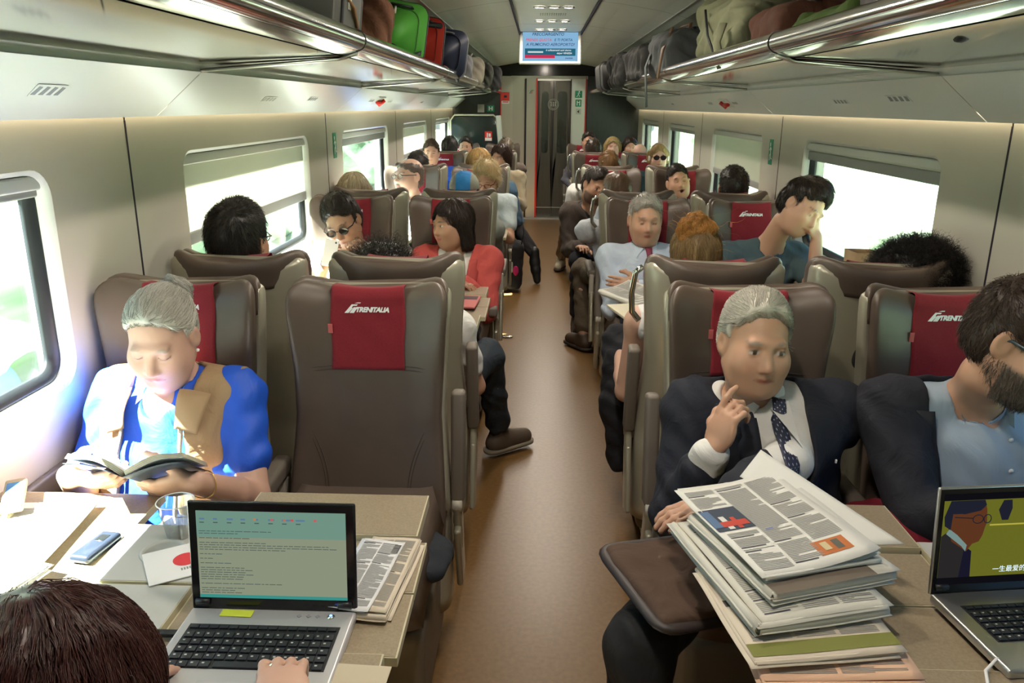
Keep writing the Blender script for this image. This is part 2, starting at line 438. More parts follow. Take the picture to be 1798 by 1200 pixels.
# ceiling: centre strip, side panels, darker outer panels down to the racks
def ceiling():
    mb = MB(); seams = [-0.9, 0.6, 2.1, 3.6, 5.1, 6.6, 8.1, 9.6, 11.9]
    P = [(-1.31, 1.70), (-1.28, 1.92), (-1.20, 2.00), (-1.06, 2.055), (-0.78, 2.105), (-0.64, 2.140), (-0.40, 2.18), (-0.27, 2.195),
         (-0.26, 2.205), (0.26, 2.205), (0.27, 2.195), (0.40, 2.18), (0.64, 2.140), (0.78, 2.105), (1.06, 2.055), (1.20, 2.00), (1.28, 1.92), (1.31, 1.70)]
    for i in range(len(P)-1):
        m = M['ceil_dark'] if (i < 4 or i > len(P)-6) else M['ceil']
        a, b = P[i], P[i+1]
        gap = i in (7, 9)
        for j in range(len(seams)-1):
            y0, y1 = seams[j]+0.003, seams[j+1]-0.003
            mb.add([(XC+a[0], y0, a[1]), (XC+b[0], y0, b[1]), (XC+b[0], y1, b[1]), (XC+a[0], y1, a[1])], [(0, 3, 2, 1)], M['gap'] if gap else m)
    for s in (-1, 1):
        mb.box((XC+s*0.262, 5.5, 2.192), (0.006, 6.4, 0.012), M['gap'])
        mb.box((XC+s*0.715, 5.5, 2.118), (0.008, 6.4, 0.003), M['alu'], R=Matrix.Rotation(s*0.25, 3, 'Y'))
    mb.box((XC, 5.5, 2.25), (1.4, 6.5, 0.02), M['gap'])
    # air grilles between the downlights
    for y in (5.9, 3.4, 8.4):
        for k in range(12): mb.box((XC-0.085+0.0155*k, y, 2.2035), (0.003, 0.06, 0.002), M['ceil_dark'])
    return struct('ceiling', mb)
ceiling()
EM = emit_mat('lamp_glow', (1.0, 0.86, 0.74), 40)
gi = 0
for row in (5.46, 6.32, 7.02, 8.3, 9.2, 10.1, 1.0, 2.2, 3.4):
    for xx in (-0.092, 0.0, 0.092):
        t = empty('ceiling_downlight', (XC+xx, row, 2.2), 0, 'small round downlight in the centre strip of the ceiling', 'ceiling light', 'downlights in the ceiling strip')
        b = MB(); b.lathe([(0.040, 0.004), (0.040, -0.004), (0.035, -0.006), (0.033, 0.002)], m=M['alu']); b.build('trim_ring', t)
        b = MB(); b.lathe([(0.0, -0.001), (0.0325, -0.001), (0.033, 0.004)], m=EM); b.build('lamp', t)
    light('downlight_beam', 'AREA', (XC, row, 2.19), DOWN_ENERGY, (1.0, 0.88, 0.74), aim=(0, 0, -1), size=0.06, size_y=0.24)
light('vestibule_beam', 'AREA', (XC+0.1, 12.8, 2.05), 2, (1.0, 0.9, 0.8), aim=(0, 0, -1), size=0.1)

# ------------------------------------------------------------------ luggage racks
TUBE = {-1: XC-0.65, 1: XC+0.64}
def rack(sgn, y0, y1, label, ribbed=False):
    xt = TUBE[sgn]; xb = (XL+0.185) if sgn < 0 else (XR-0.195); zt, zb = 1.79, 1.705
    root = empty('luggage_rack', (0, y0, 0), 0, label, 'luggage rack')
    L = y1-y0
    def at(x, y, z): return (x, y, z)
    r = MB(); r.tube([(xt, 0.006, zt), (xt, L-0.006, zt)], 0.031, M['chrome'], 20)
    r.tube([(xt, 0.002, zt), (xt, 0.014, zt)], 0.034, M['chrome'], 20)
    # curved lip folding from the rail under the shelf
    d = sgn
    prof = [(xt-d*0.005, zt-0.031), (xt+d*0.015, zt-0.038), (xt+d*0.030, zt-0.042), (xt+d*0.045, zt-0.044)]
    r.grid(lambda u, v: (np.interp(u*3, range(4), [p[0] for p in prof]), 0.008+v*(L-0.016), np.interp(u*3, range(4), [p[1] for p in prof])), 3, 1, M['chrome'])
    r.build('rail', root, sharp=50)
    s = MB()
    a = Vector((xt+d*0.050, 0, zt-0.046)); b = Vector((xb+d*0.0, 0, zb+0.012))
    s.add([(a.x, 0.055, a.z), (b.x-d*0.012, 0.055, b.z), (b.x-d*0.012, L-0.008, b.z), (a.x, L-0.008, a.z)], [(0, 1, 2, 3)], M['shelf'])
    s.add([(a.x, 0.0, a.z+0.02), (b.x, 0.0, b.z+0.02), (b.x, L, b.z+0.02), (a.x, L, a.z+0.02)], [(0, 1, 2, 3)], M['gap'])
    s.build('shelf', root)
    e = MB(); ex = xb+d*0.005   # wall-side edge strip; pale colour stands in for a bright mirror reflection
    e.add([(ex-d*0.018, 0, zb+0.018), (ex-d*0.018, L, zb+0.018), (ex, L, zb+0.004), (ex, 0, zb+0.004)], [(0, 1, 2, 3)], M['strip']); e.add([(ex, 0, zb+0.004), (ex, L, zb+0.004), (ex+d*0.022, L, zb-0.016), (ex+d*0.022, 0, zb-0.016)], [(0, 1, 2, 3)], M['strip'])
    e.build('edge_strip', root)
    bk = MB(); yb = 0.018
    bk.tube([(xt, yb, zt-0.036), (xt+d*0.06, yb, zt-0.055), (xb, yb, zb-0.004)], [(0.006, 0.016)]*3, M['alu'], 8, up=Vector((0, 0, 1)))
    bk.build('bracket', root)
    return root
words = ['nearest the camera', 'second from the camera', 'third from the camera', 'fourth from the camera', 'at the far end above the last rows']
ys = [0.25, 2.6, 4.95, 7.3, 9.65, 11.8]
for i in range(5):
    rack(-1, ys[i], ys[i+1], 'polished luggage rack section on the left side, ' + words[i])
    rack(1, ys[i], ys[i+1], 'polished luggage rack section on the right side, ' + words[i])

# ------------------------------------------------------------------ end partition and door
YD = 11.9
mb = MB()
mb.box((-0.88, YD, 1.15), (0.47, 0.03, 1.15), M['dark_panel']); mb.box((1.06, YD, 1.15), (0.39, 0.03, 1.15), M['dark_panel'])
mb.box((XC, YD-0.005, 2.13), (0.9, 0.03, 0.125), M['dark_glossy'])
mb.box((0.13, YD+0.01, 2.3), (0.6, 0.03, 0.1), M['dark_glossy'])
# portal: header, posts
mb.box((0.13, YD-0.05, 1.985), (0.54, 0.03, 0.02), M['hinge']); mb.box((0.13, YD-0.045, 1.955), (0.30, 0.025, 0.012), M['alu'])
mb.box((-0.305, YD-0.04, 0.985), (0.085, 0.03, 0.985), M['hinge']); mb.box((0.545, YD-0.04, 0.985), (0.095, 0.03, 0.985), M['frame_w'])
mb.box((0.648, YD-0.05, 1.0), (0.006, 0.03, 1.0), M['redpaint']); mb.box((-0.20, YD-0.06, 0.985), (0.008, 0.03, 0.985), M['black'])
mb.box((-0.125, YD-0.05, 0.985), (0.066, 0.03, 0.985), M['hinge']); mb.box((-0.047, YD-0.06, 0.985), (0.012, 0.035, 0.985), M['redpaint'])
mb.box((0.455, YD-0.05, 0.985), (0.008, 0.03, 0.985), M['alu']); mb.box((0.11, YD-0.05, 0.01), (0.36, 0.06, 0.012), M['alu'])
mb.box((-0.47, YD-0.04, 1.0), (0.08, 0.03, 1.0), M['wall'])
mb.box((-0.555, YD-0.045, 1.35), (0.008, 0.03, 0.65), M['redpaint'])
struct('wall_end', mb)
# vestibule behind
mb = MB(); mb.box((0.1, 13.3, 1.1), (0.9, 0.03, 1.1), M['doorp']); mb.box((-0.8, 12.6, 1.1), (0.03, 0.7, 1.1), M['doorp']); mb.box((1.0, 12.6, 1.1), (0.03, 0.7, 1.1), M['doorp']); mb.box((0.1, 12.6, 2.15), (0.9, 0.7, 0.03), M['ceil_dark'])
struct('wall_vestibule', mb)
def door_leaf(x0, x1, y):
    mb = MB(); c = (x0+x1)/2; hw = (x1-x0)/2
    f = lambda p: (p[0], y, p[1])
    for yy in (y, y+0.03):
        ff = lambda p, yy=yy: (p[0], yy, p[1])
        hole_fill(mb, rrect(2*hw-0.12, 0.86, 0.05, 5, c, 1.37), (x0, 0.16, x1, 1.93), ff, M['doorp'])
    mb.box((c, y+0.015, 0.08), (hw, 0.015, 0.07), M['doorp'])
    mb.box((c, y-0.003, 0.16), (hw, 0.004, 0.006), M['alu'])
    mb.box((x0+0.004, y+0.015, 1.0), (0.004, 0.016, 0.93), M['black'])
    return mb
r = struct('door_1', door_leaf(-0.035, 0.185, YD-0.01))
b = MB(); b.prism(rrect(0.11, 0.87, 0.05, 5, 0.075, 1.37), 0, 0.006, M['glass'], f=lambda p: Vector((p.x, YD+0.004+p.z, p.y))); b.build('door_pane', r)
r = struct('door_2', door_leaf(0.190, 0.447, YD-0.01))
b = MB(); b.prism(rrect(0.15, 0.87, 0.05, 5, 0.318, 1.37), 0, 0.006, M['glass'], f=lambda p: Vector((p.x, YD+0.004+p.z, p.y))); b.build('door_pane', r)
b = MB()
for rad in (0.075, 0.058): b.tube([(0.19+rad*math.cos(a*PI/12), YD-0.016, 1.62+rad*math.sin(a*PI/12)) for a in range(24)], 0.003, M['tray'], 6, close=True)
for q in (-0.03, 0, 0.03):
    b.box((0.19+q, YD-0.016, 1.615), (0.006, 0.001, 0.022), M['tray']); b.lathe([(0, 0), (0.008, 0)], (0.19+q, YD-0.017, 1.648), M['tray'], 10, R=Matrix.Rotation(PI/2, 3, 'X'))
tag(b.build('door_emblem'), 'round sign with three figures stuck across the two dark door leaves', 'sign')

def sign(name, c, w, h, m, label, glyphs=None, y=None):
    b = MB(); y = YD-0.075 if y is None else y
    b.box((c[0], y, c[1]), (w/2, 0.003, h/2), m)
    o = b.build(name); tag(o, label, 'sign')
    if glyphs:
        g = MB(); glyphs(g, c, y-0.004); g.build('pictogram', o)
    return o
def runner(g, c, y, s=1.0, m=None):
    m = m or M['white']; f = lambda p: Vector((c[0]+p.x*s, y+p.z, c[1]+p.y*s))
    def seg(a, b_, r): g.tube([f(Vector((a[0], a[1], 0))), f(Vector((b_[0], b_[1], 0)))], r*s, m, 6)
    g.lathe([(0, 0), (0.010*s, 0.0005)], f(Vector((0.008, 0.034, 0))), m, 10, R=Matrix.Rotation(PI/2, 3, 'X'))
    seg((0.004, 0.022), (-0.006, -0.004), 0.006); seg((-0.006, -0.004), (0.012, -0.018), 0.0045); seg((0.012, -0.018), (0.008, -0.038), 0.004)
    seg((-0.006, -0.004), (-0.018, -0.028), 0.0045); seg((-0.018, -0.028), (-0.032, -0.030), 0.004)
    seg((0.004, 0.020), (0.022, 0.008), 0.0035); seg((0.002, 0.020), (-0.018, 0.012), 0.0035)
sign('exit_sign', (0.545, 1.76), 0.10, 0.095, M['green'], 'green running figure sign on the pale post right of the door, topmost', lambda g, c, y: runner(g, c, y))
sign('exit_sign', (0.545, 1.64), 0.085, 0.095, M['green'], 'green pictogram of a doorway on the post right of the door, second down', lambda g, c, y: [g.box((c[0]+q, y, c[1]), (0.006, 0.001, 0.033), M['white']) for q in (-0.018, 0.018)]+[g.box((c[0], y, c[1]+0.01), (0.024, 0.001, 0.005), M['white'])])
sign('notice_sign', (0.548, 1.525), 0.075, 0.075, M['tray'], 'small grey arrow notice below the green signs right of the door', lambda g, c, y: [g.prism([(-0.02, 0), (0.01, 0.022), (0.01, -0.022)], -0.001, 0.001, M['black'], f=lambda p: Vector((c[0]+p.x, y+p.z, c[1]+p.y)))])
def coach_no(g, c, y):
    mesh_into(g, text_mesh('4', 0.085, offset=0.001), plane_frame((c[0], y, c[1]), (1, 0, 0), (0, 0, 1)), M['black'])
sign('coach_number', (-0.125, 1.62), 0.07, 0.13, M['hinge'], 'carriage number 4 on the post left of the door', coach_no)
def fs_mark(g, c, y, s):
    f = lambda p: Vector((c[0]+p.x*s, y+p.z, c[1]+p.y*s))
    g.prism([(-0.6, -0.5), (-0.25, 0.15), (0.05, 0.5), (0.75, 0.5), (0.65, 0.3), (0.2, 0.3), (0.0, 0.05), (-0.3, -0.5)], -0.001, 0.001, M['green'], f=f)
    g.prism([(-0.1, -0.5), (0.15, -0.05), (0.35, 0.18), (0.6, 0.18), (0.4, 0.0), (0.2, -0.5)], -0.001, 0.001, M['redpaint'], f=f)
sign('company_emblem', (-0.125, 1.79), 0.075, 0.065, M['hinge'], 'small green and red emblem above the number 4 by the door', lambda g, c, y: fs_mark(g, c, y, 0.05))
# fire cabinet & notices left of the door
t = empty('emergency_box', (-0.49, YD-0.08, 1.72), 0, 'red emergency box on the light post left of the door', 'emergency box')
b = MB(); b.box((0, 0, 0), (0.055, 0.012, 0.06), M['redpaint'], bev=0.006); b.build('box_body', t)
b = MB(); b.box((0, -0.012, -0.075), (0.055, 0.004, 0.02), M['white']); b.box((0.0, -0.014, 0.005), (0.02, 0.004, 0.015), M['black']); b.box((0, -0.0165, -0.07), (0.04, 0.001, 0.006), M['redpaint']); b.build('instruction_label', t)
sign('exit_sign', (-0.70, 1.56), 0.10, 0.09, M['green'], 'green sign hung on the dark panel left of the red emergency box', lambda g, c, y: [g.box((c[0]+q, y, c[1]), (0.008, 0.001, 0.028), M['white']) for q in (-0.02, 0.02)]+[g.box((c[0], y, c[1]), (0.02, 0.001, 0.006), M['white'])])
sign('paper_notice', (-0.84, 1.56), 0.095, 0.11, M['tray'], 'white paper notice on the dark panel beside the green sign', lambda g, c, y: [g.box((c[0], y, c[1]+0.035-0.014*q), (0.034, 0.0006, 0.002), M['bar']) for q in range(5)])
# glass screen with light frame in front of the luggage bay, at left
t = empty('glass_screen', (-0.9, 11.45, 0), 0, 'dark glass screen with a pale frame standing behind the last left rows', 'glass screen')
b = MB(); b.box((0.0, 0, 1.14), (0.32, 0.006, 0.31), M['darkglass'], bev=0.004); b.build('pane', t)
b = MB(); b.tube([(-0.33, 0, 0.8), (-0.335, 0, 1.40), (-0.28, 0, 1.475), (0.26, 0, 1.475), (0.30, 0, 1.44), (0.36, 0, 0.8)], [(0.012, 0.02)]*6, M['hinge'], 10); b.box((0.355, 0, 1.14), (0.035, 0.02, 0.33), M['frame_w'], R=Matrix.Rotation(-0.08, 3, 'Y'), bev=0.01); b.build('frame', t)
b = MB(); b.box((0.19, -0.012, 1.19), (0.05, 0.002, 0.065), M['redpaint'], bev=0.001); b.box((0.19, -0.014, 1.15), (0.046, 0.001, 0.02), M['white']); b.box((0.175, -0.015, 1.205), (0.008, 0.001, 0.03), M['white']); b.box((0.208, -0.015, 1.205), (0.014, 0.001, 0.022), M['white']); b.build('fire_notice', t)
t = empty('wall_gauge', (-0.56, 11.6, 1.15), 0, 'round white gauge with a dark coil below it, left of the door', 'gauge')
b = MB(); b.lathe([(0, -0.02), (0.045, -0.02), (0.05, 0)], m=M['white'], R=Matrix.Rotation(PI/2, 3, 'X')); b.build('dial', t)
b = MB(); b.lathe([(0.045, -0.022), (0.055, -0.01), (0.055, 0.02)], m=M['black'], R=Matrix.Rotation(PI/2, 3, 'X')); b.build('rim', t)
b = MB(); [b.box((0, 0.01, -0.08-0.022*q), (0.05, 0.02, 0.008), M['black'], bev=0.004) for q in range(8)]; b.build('coil', t)

# television hanging from the ceiling
t = empty('ceiling_television', (XC+0.0, 7.25, 2.2), 0, 'television in a white frame hanging tilted from the ceiling strip', 'television')
Rt = Matrix.Rotation(math.radians(-14), 3, 'X')
b = MB(); b.box((0, 0.02, -0.125), (0.265, 0.022, 0.135), M['frame_w'], bev=0.012); b.box((0, 0.05, -0.02), (0.2, 0.03, 0.02), M['frame_w'], bev=0.01); b.build('housing', t, rot=(math.radians(-12), 0, 0))
EMW = {}
def em(c, s=1.0):
    k = (c, s)
    if k not in EMW: EMW[k] = emit_mat('screen_glow_%d' % len(EMW), c, s)
    return EMW[k]
b = MB(); z0 = -0.115; y = -0.0025
def R2(x0, x1, a, c, col, d=0.0): b.box(((x0+x1)/2, y-d, (a+c)/2), ((x1-x0)/2, 0.0006, (c-a)/2), em(col, 0.5))
R2(-0.235, 0.235, -0.24, 0.0, (0.22, 0.42, 0.62)); R2(-0.215, 0.215, -0.195, -0.135, (0.02, 0.12, 0.18), 0.001); R2(-0.215, 0.04, -0.215, -0.190, (0.55, 0.03, 0.08), 0.002)
R2(-0.19, -0.06, -0.172, -0.158, (0.5, 0.6, 0.62), 0.002)
for (tx, x, z, sz, c) in (('FRECCIARGENTO', -0.02, -0.018, 0.034, (0.03, 0.05, 0.09)), ('PRENDI QUOTA', -0.10, -0.065, 0.030, (0.65, 0.08, 0.12)), ('E TI PORTA', 0.11, -0.065, 0.030, (0.05, 0.08, 0.2)), ('A FIUMICINO AEROPORTO!', 0.0, -0.103, 0.033, (0.05, 0.08, 0.2)), ('6 collegamenti ogni giorno', 0.07, -0.15, 0.020, (0.7, 0.75, 0.75)), ('da/per VENEZIA', 0.12, -0.175, 0.019, (0.7, 0.75, 0.75)), ('trenitalia', 0.16, -0.215, 0.018, (0.05, 0.08, 0.2))):
    mesh_into(b, text_mesh(tx, sz, shear=0.2, offset=0.0004), plane_frame((x, y-0.003, z), (1, 0, 0), (0, 0, 1)), em(c, 0.5))
b.build('screen', t, rot=(math.radians(-12), 0, 0))

# exit stickers on the side walls
def side_sign(x, sgn, y, z, label):
    b = MB(); b.box((x-sgn*0.002, y, z), (0.001, 0.040, 0.075), M['green'], bev=0.0009); o = b.build('exit_sign'); tag(o, label, 'sign')
    g = MB(); r = MB(); runner(r, (0, 0), 0, 1.0)
    g.add([(x-sgn*(0.004-v[1]*0.3), y-sgn*-v[0], z+v[2]*1.3) for v in r.v], r.f, M['white']); g.build('pictogram', o)
side_sign(XL, -1, 4.97, 1.36, 'green running figure sticker on the left wall between two windows')
side_sign(XR, 1, 5.03, 1.34, 'green running figure sticker on the right wall between two windows')
# emergency hammers under the panels
def hammer(x, sgn, y, label):
    t = empty('emergency_hammer', (x-sgn*0.10, y, 1.635), 0, label, 'emergency hammer')
    A = Matrix.Rotation(sgn*0.63, 3, 'Y')
    b = MB(); b.box(A @ Vector((0, 0, -0.008)), (0.045, 0.13, 0.008), M['frame_w'], R=A, bev=0.006); b.build('holder', t)
    b = MB(); b.tube([A @ Vector((0, -0.08, -0.026)), A @ Vector((0, 0.07, -0.026))], 0.012, M['redpaint'], 10); b.tube([A @ Vector((-0.03, 0.07, -0.026)), A @ Vector((0.03, 0.07, -0.026))], 0.014, M['redpaint'], 10); b.build('hammer', t)
hammer(XL, -1, 5.85, 'red emergency hammer in a clear holder under the left luggage rack')
hammer(XR, 1, 5.85, 'red emergency hammer in a clear holder under the right luggage rack')

# ------------------------------------------------------------------ what stands outside
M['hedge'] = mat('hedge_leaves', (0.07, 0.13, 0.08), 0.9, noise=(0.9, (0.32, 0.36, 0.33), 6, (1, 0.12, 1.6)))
M['ballast'] = mat('pale_ballast', (0.42, 0.42, 0.38), 0.9, noise=(2, (0.30, 0.36, 0.22), 6, (1, 0.15, 1)))
mb = MB(); mb.box((0, 20, -1.6), (80, 90, 0.05), M['ballast']); o = struct('ground', mb)
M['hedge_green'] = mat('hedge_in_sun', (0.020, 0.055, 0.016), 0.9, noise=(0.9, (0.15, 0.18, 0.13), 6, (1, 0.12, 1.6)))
def hedge(x, sgn, label):
    mb = MB()
    def fn(u, v):
        y = -12+v*60; z = -1.6+u*3.3
        d = mnoise.noise(Vector((y*0.25, z*0.7, x)))*0.8+mnoise.noise(Vector((y*1.1, z*2.0, x+5)))*0.35
        return (x+sgn*(u*1.2)+d, y, z+0.5*mnoise.noise(Vector((y*0.3, 2, x)))*u)
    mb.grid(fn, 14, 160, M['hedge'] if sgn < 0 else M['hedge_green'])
    tag(mb.build('hedge'), label, 'hedge')
_b = M['hedge'].node_tree.nodes['Principled BSDF']; _n = M['hedge'].node_tree
_t = _n.nodes.new('ShaderNodeBsdfTranslucent'); _m = _n.nodes.new('ShaderNodeMixShader'); _m.inputs[0].default_value = 0.5
_n.links.new(_b.inputs['Base Color'].links[0].from_socket, _t.inputs[0]); _n.links.new(_b.outputs[0], _m.inputs[1]); _n.links.new(_t.outputs[0], _m.inputs[2]); _n.links.new(_m.outputs[0], _n.nodes['Material Output'].inputs[0])
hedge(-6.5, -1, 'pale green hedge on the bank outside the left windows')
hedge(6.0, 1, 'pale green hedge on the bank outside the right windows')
# ------------------------------------------------------------------ smooth bodies: distance fields turned into meshes
V3 = lambda *a: np.array(a, float)
def nrm(v): v = np.asarray(v, float); return v/(np.linalg.norm(v)+1e-12)
def rotm(rx=0, ry=0, rz=0):
    return np.array(Euler((rx, ry, rz), 'XYZ').to_matrix())
class Sdf:
    def __init__(s): s.ops = []
    def cone(s, a, b, ra, rb=None, k=0.02, mode='u'):
        rb = ra if rb is None else rb; a = V3(*a); b = V3(*b); R = max(ra, rb)
        def f(P):
            ab = b-a; L2 = ab.dot(ab)+1e-12; h = np.clip(((P-a) @ ab)/L2, 0, 1)
            return np.linalg.norm(P-a-h[..., None]*ab, axis=-1)-(ra+(rb-ra)*h)
        s.ops.append((f, k, mode, np.minimum(a, b)-R, np.maximum(a, b)+R)); return s
    def ell(s, c, r, R=None, k=0.02, mode='u'):
        c = V3(*c); r = V3(*r); m = max(r); R = np.eye(3) if R is None else np.asarray(R)
        def f(P):
            q = (P-c) @ R; k0 = np.linalg.norm(q/r, axis=-1); k1 = np.linalg.norm(q/(r*r), axis=-1)+1e-9
            return np.where(k0 < 1e-6, -min(r), k0*(k0-1)/k1)
        s.ops.append((f, k, mode, c-m, c+m)); return s
    def box(s, c, h, R=None, rad=0.005, k=0.01, mode='u'):
        c = V3(*c); h = V3(*h); R = np.eye(3) if R is None else np.asarray(R); m = np.linalg.norm(h)
        def f(P):
            q = np.abs((P-c) @ R)-(h-rad)
            return np.linalg.norm(np.maximum(q, 0), axis=-1)+np.minimum(q.max(-1), 0)-rad
        s.ops.append((f, k, mode, c-m, c+m)); return s
    def chain(s, pts, rs, k=0.012, mode='u'):
        for i in range(len(pts)-1): s.cone(pts[i], pts[i+1], rs[i], rs[i+1], k, mode)
        return s
    def cutplane(s, p, n, k=0.004):
        p = V3(*p); n = nrm(n)
        s.ops.append((lambda P: (P-p) @ n, k, 'i', None, None)); return s
    def func(s, f, mode='u', k=0.004, lo=None, hi=None):
        s.ops.append((f, k, mode, lo, hi)); return s
    def warp(s, f):
        """adds a small displacement to the field"""
        s.ops.append((f, 0, 'd', None, None)); return s
    @staticmethod
    def _mix(D0, d, k, mode):
        if mode == 'd': return D0+d
        if mode == 's': d = -d
        if mode in ('s', 'i'):
            if k <= 0: return np.maximum(D0, d)
            h = np.maximum(k-np.abs(D0-d), 0)/k; return np.maximum(D0, d)+h*h*k*0.25
        if k <= 0: return np.minimum(D0, d)
        h = np.maximum(k-np.abs(D0-d), 0)/k; return np.minimum(D0, d)-h*h*k*0.25
    def at(s, P):
        P = np.asarray(P, float); Dv = np.full(P.shape[:-1], 1.0)
        for f, k, mode, lo, hi in s.ops: Dv = s._mix(Dv, f(P), k, mode)
        return Dv
    def bounds(s):
        L = [o[3] for o in s.ops if o[2] == 'u' and o[3] is not None]; H = [o[4] for o in s.ops if o[2] == 'u' and o[4] is not None]
        return np.min(L, 0), np.max(H, 0)
    def surface(s, h, pad=0.02, lo=None, hi=None):
        b0, b1 = s.bounds(); lo = b0-pad if lo is None else np.maximum(b0-pad, lo); hi = b1+pad if hi is None else np.minimum(b1+pad, hi)
        n = np.maximum(np.ceil((hi-lo)/h).astype(int)+1, 3)
        ax = [lo[i]+h*np.arange(n[i]) for i in range(3)]
        F = np.full(n, 1.0, np.float64)
        for f, k, mode, a, b in s.ops:
            if a is None: sl = (slice(0, n[0]), slice(0, n[1]), slice(0, n[2]))
            else:
                m = k+3*h
                i0 = np.clip(np.floor((a-m-lo)/h).astype(int), 0, n); i1 = np.clip(np.ceil((b+m-lo)/h).astype(int)+1, 0, n)
                if (i1 <= i0).any(): continue
                sl = tuple(slice(i0[q], i1[q]) for q in range(3))
            P = np.stack(np.meshgrid(*[ax[q][sl[q]] for q in range(3)], indexing='ij'), -1)
            F[sl] = s._mix(F[sl], f(P), k, mode)
        # surface nets
        S = F < 0
        c = np.zeros(tuple(n-1), int)
        for dx in (0, 1):
            for dy in (0, 1):
                for dz in (0, 1): c += S[dx:n[0]-1+dx, dy:n[1]-1+dy, dz:n[2]-1+dz]
        act = (c > 0) & (c < 8); ids = -np.ones(act.shape, int); ii = np.argwhere(act); ids[act] = np.arange(len(ii))
        acc = np.zeros((len(ii), 3)); cnt = np.zeros(len(ii))
        E = [((0,0,0),(1,0,0)),((0,1,0),(1,1,0)),((0,0,1),(1,0,1)),((0,1,1),(1,1,1)),((0,0,0),(0,1,0)),((1,0,0),(1,1,0)),((0,0,1),(0,1,1)),((1,0,1),(1,1,1)),((0,0,0),(0,0,1)),((1,0,0),(1,0,1)),((0,1,0),(0,1,1)),((1,1,0),(1,1,1))]
        for a, b in E:
            a = np.array(a); b = np.array(b); ia = ii+a; ib = ii+b
            fa = F[ia[:, 0], ia[:, 1], ia[:, 2]]; fb = F[ib[:, 0], ib[:, 1], ib[:, 2]]
            m = (fa < 0) != (fb < 0); t = np.where(m, fa/(np.where(m, fa-fb, 1)), 0)
            acc[m] += (ia+t[:, None]*(b-a))[m]; cnt[m] += 1
        V = lo+h*(acc/np.maximum(cnt, 1)[:, None])
        Q = []
        for axis in range(3):
            o1, o2 = [q for q in range(3) if q != axis]
            sl0 = [slice(1, -1)]*3; sl1 = [slice(1, -1)]*3
            sl0[axis] = slice(0, -1); sl1[axis] = slice(1, None)
            A = S[tuple(sl0)]; B = S[tuple(sl1)]; ch = np.argwhere(A != B)
            if len(ch) == 0: continue
            base = ch.copy(); base[:, o1] += 1; base[:, o2] += 1
            def g(d1, d2):
                q = base.copy(); q[:, o1] += d1; q[:, o2] += d2; return ids[q[:, 0], q[:, 1], q[:, 2]]
            q = np.stack([g(-1, -1), g(0, -1), g(0, 0), g(-1, 0)], 1)
            flip = A[ch[:, 0], ch[:, 1], ch[:, 2]]
            if axis == 1: flip = ~flip
            q[~flip] = q[~flip][:, ::-1]
            Q.append(q)
        Q = np.concatenate(Q); Q = Q[(Q >= 0).all(1)]
        # one projection step onto the field
        for _ in range(1):
            e = h*0.5; g = np.stack([s.at(V+d)-s.at(V-d) for d in (V3(e, 0, 0), V3(0, e, 0), V3(0, 0, e))], -1)/(2*e)
            v = s.at(V); gl = (g*g).sum(-1)+1e-6; st = np.clip(v/gl, -h, h); V = V-0.8*g*st[:, None]
        s.N = g/np.sqrt(gl)[:, None]
        return V, Q
def fast_mesh(name, V, Q, mats, col=None, smooth=True):
    me = D.meshes.new(name); nv, nq = len(V), len(Q)
    me.vertices.add(nv); me.vertices.foreach_set('co', np.asarray(V, np.float32).ravel())
    me.loops.add(nq*4); me.loops.foreach_set('vertex_index', np.asarray(Q, np.int32).ravel())
    me.polygons.add(nq); me.polygons.foreach_set('loop_start', np.arange(0, nq*4, 4, dtype=np.int32))
    me.polygons.foreach_set('use_smooth', np.full(nq, smooth))
    for m in mats: me.materials.append(m)
    if col is not None:
        a = me.color_attributes.new('Col', 'FLOAT_COLOR', 'POINT')
        c = np.ones((nv, 4), np.float32); c[:, :3] = col; a.data.foreach_set('color', c.ravel())
    me.update(calc_edges=True); me.validate(); return me
def flat(col):
    return lambda P, N: np.tile(np.array(col, float), (len(P), 1))
def body_obj(name, sdf, h, m, colf, parent, pad=0.02, lo=None, hi=None):
    V, Q = sdf.surface(h, pad, lo, hi)
    me = fast_mesh(name, V, Q, [m], colf(V, sdf.N)); return link(name, me, parent)

def ik(a, c, l1, l2, hint):
    a, c, hint = V3(*a), V3(*c), V3(*hint); d = c-a; L = np.linalg.norm(d)
    if L > (l1+l2)*0.999: s = L/(l1+l2)*1.002; l1 *= s; l2 *= s
    u = d/L; x = (l1*l1-l2*l2+L*L)/(2*L); y = math.sqrt(max(l1*l1-x*x, 1e-8))
    w = hint-a; w = w-u*w.dot(u); w = nrm(w); return a+u*x+w*y

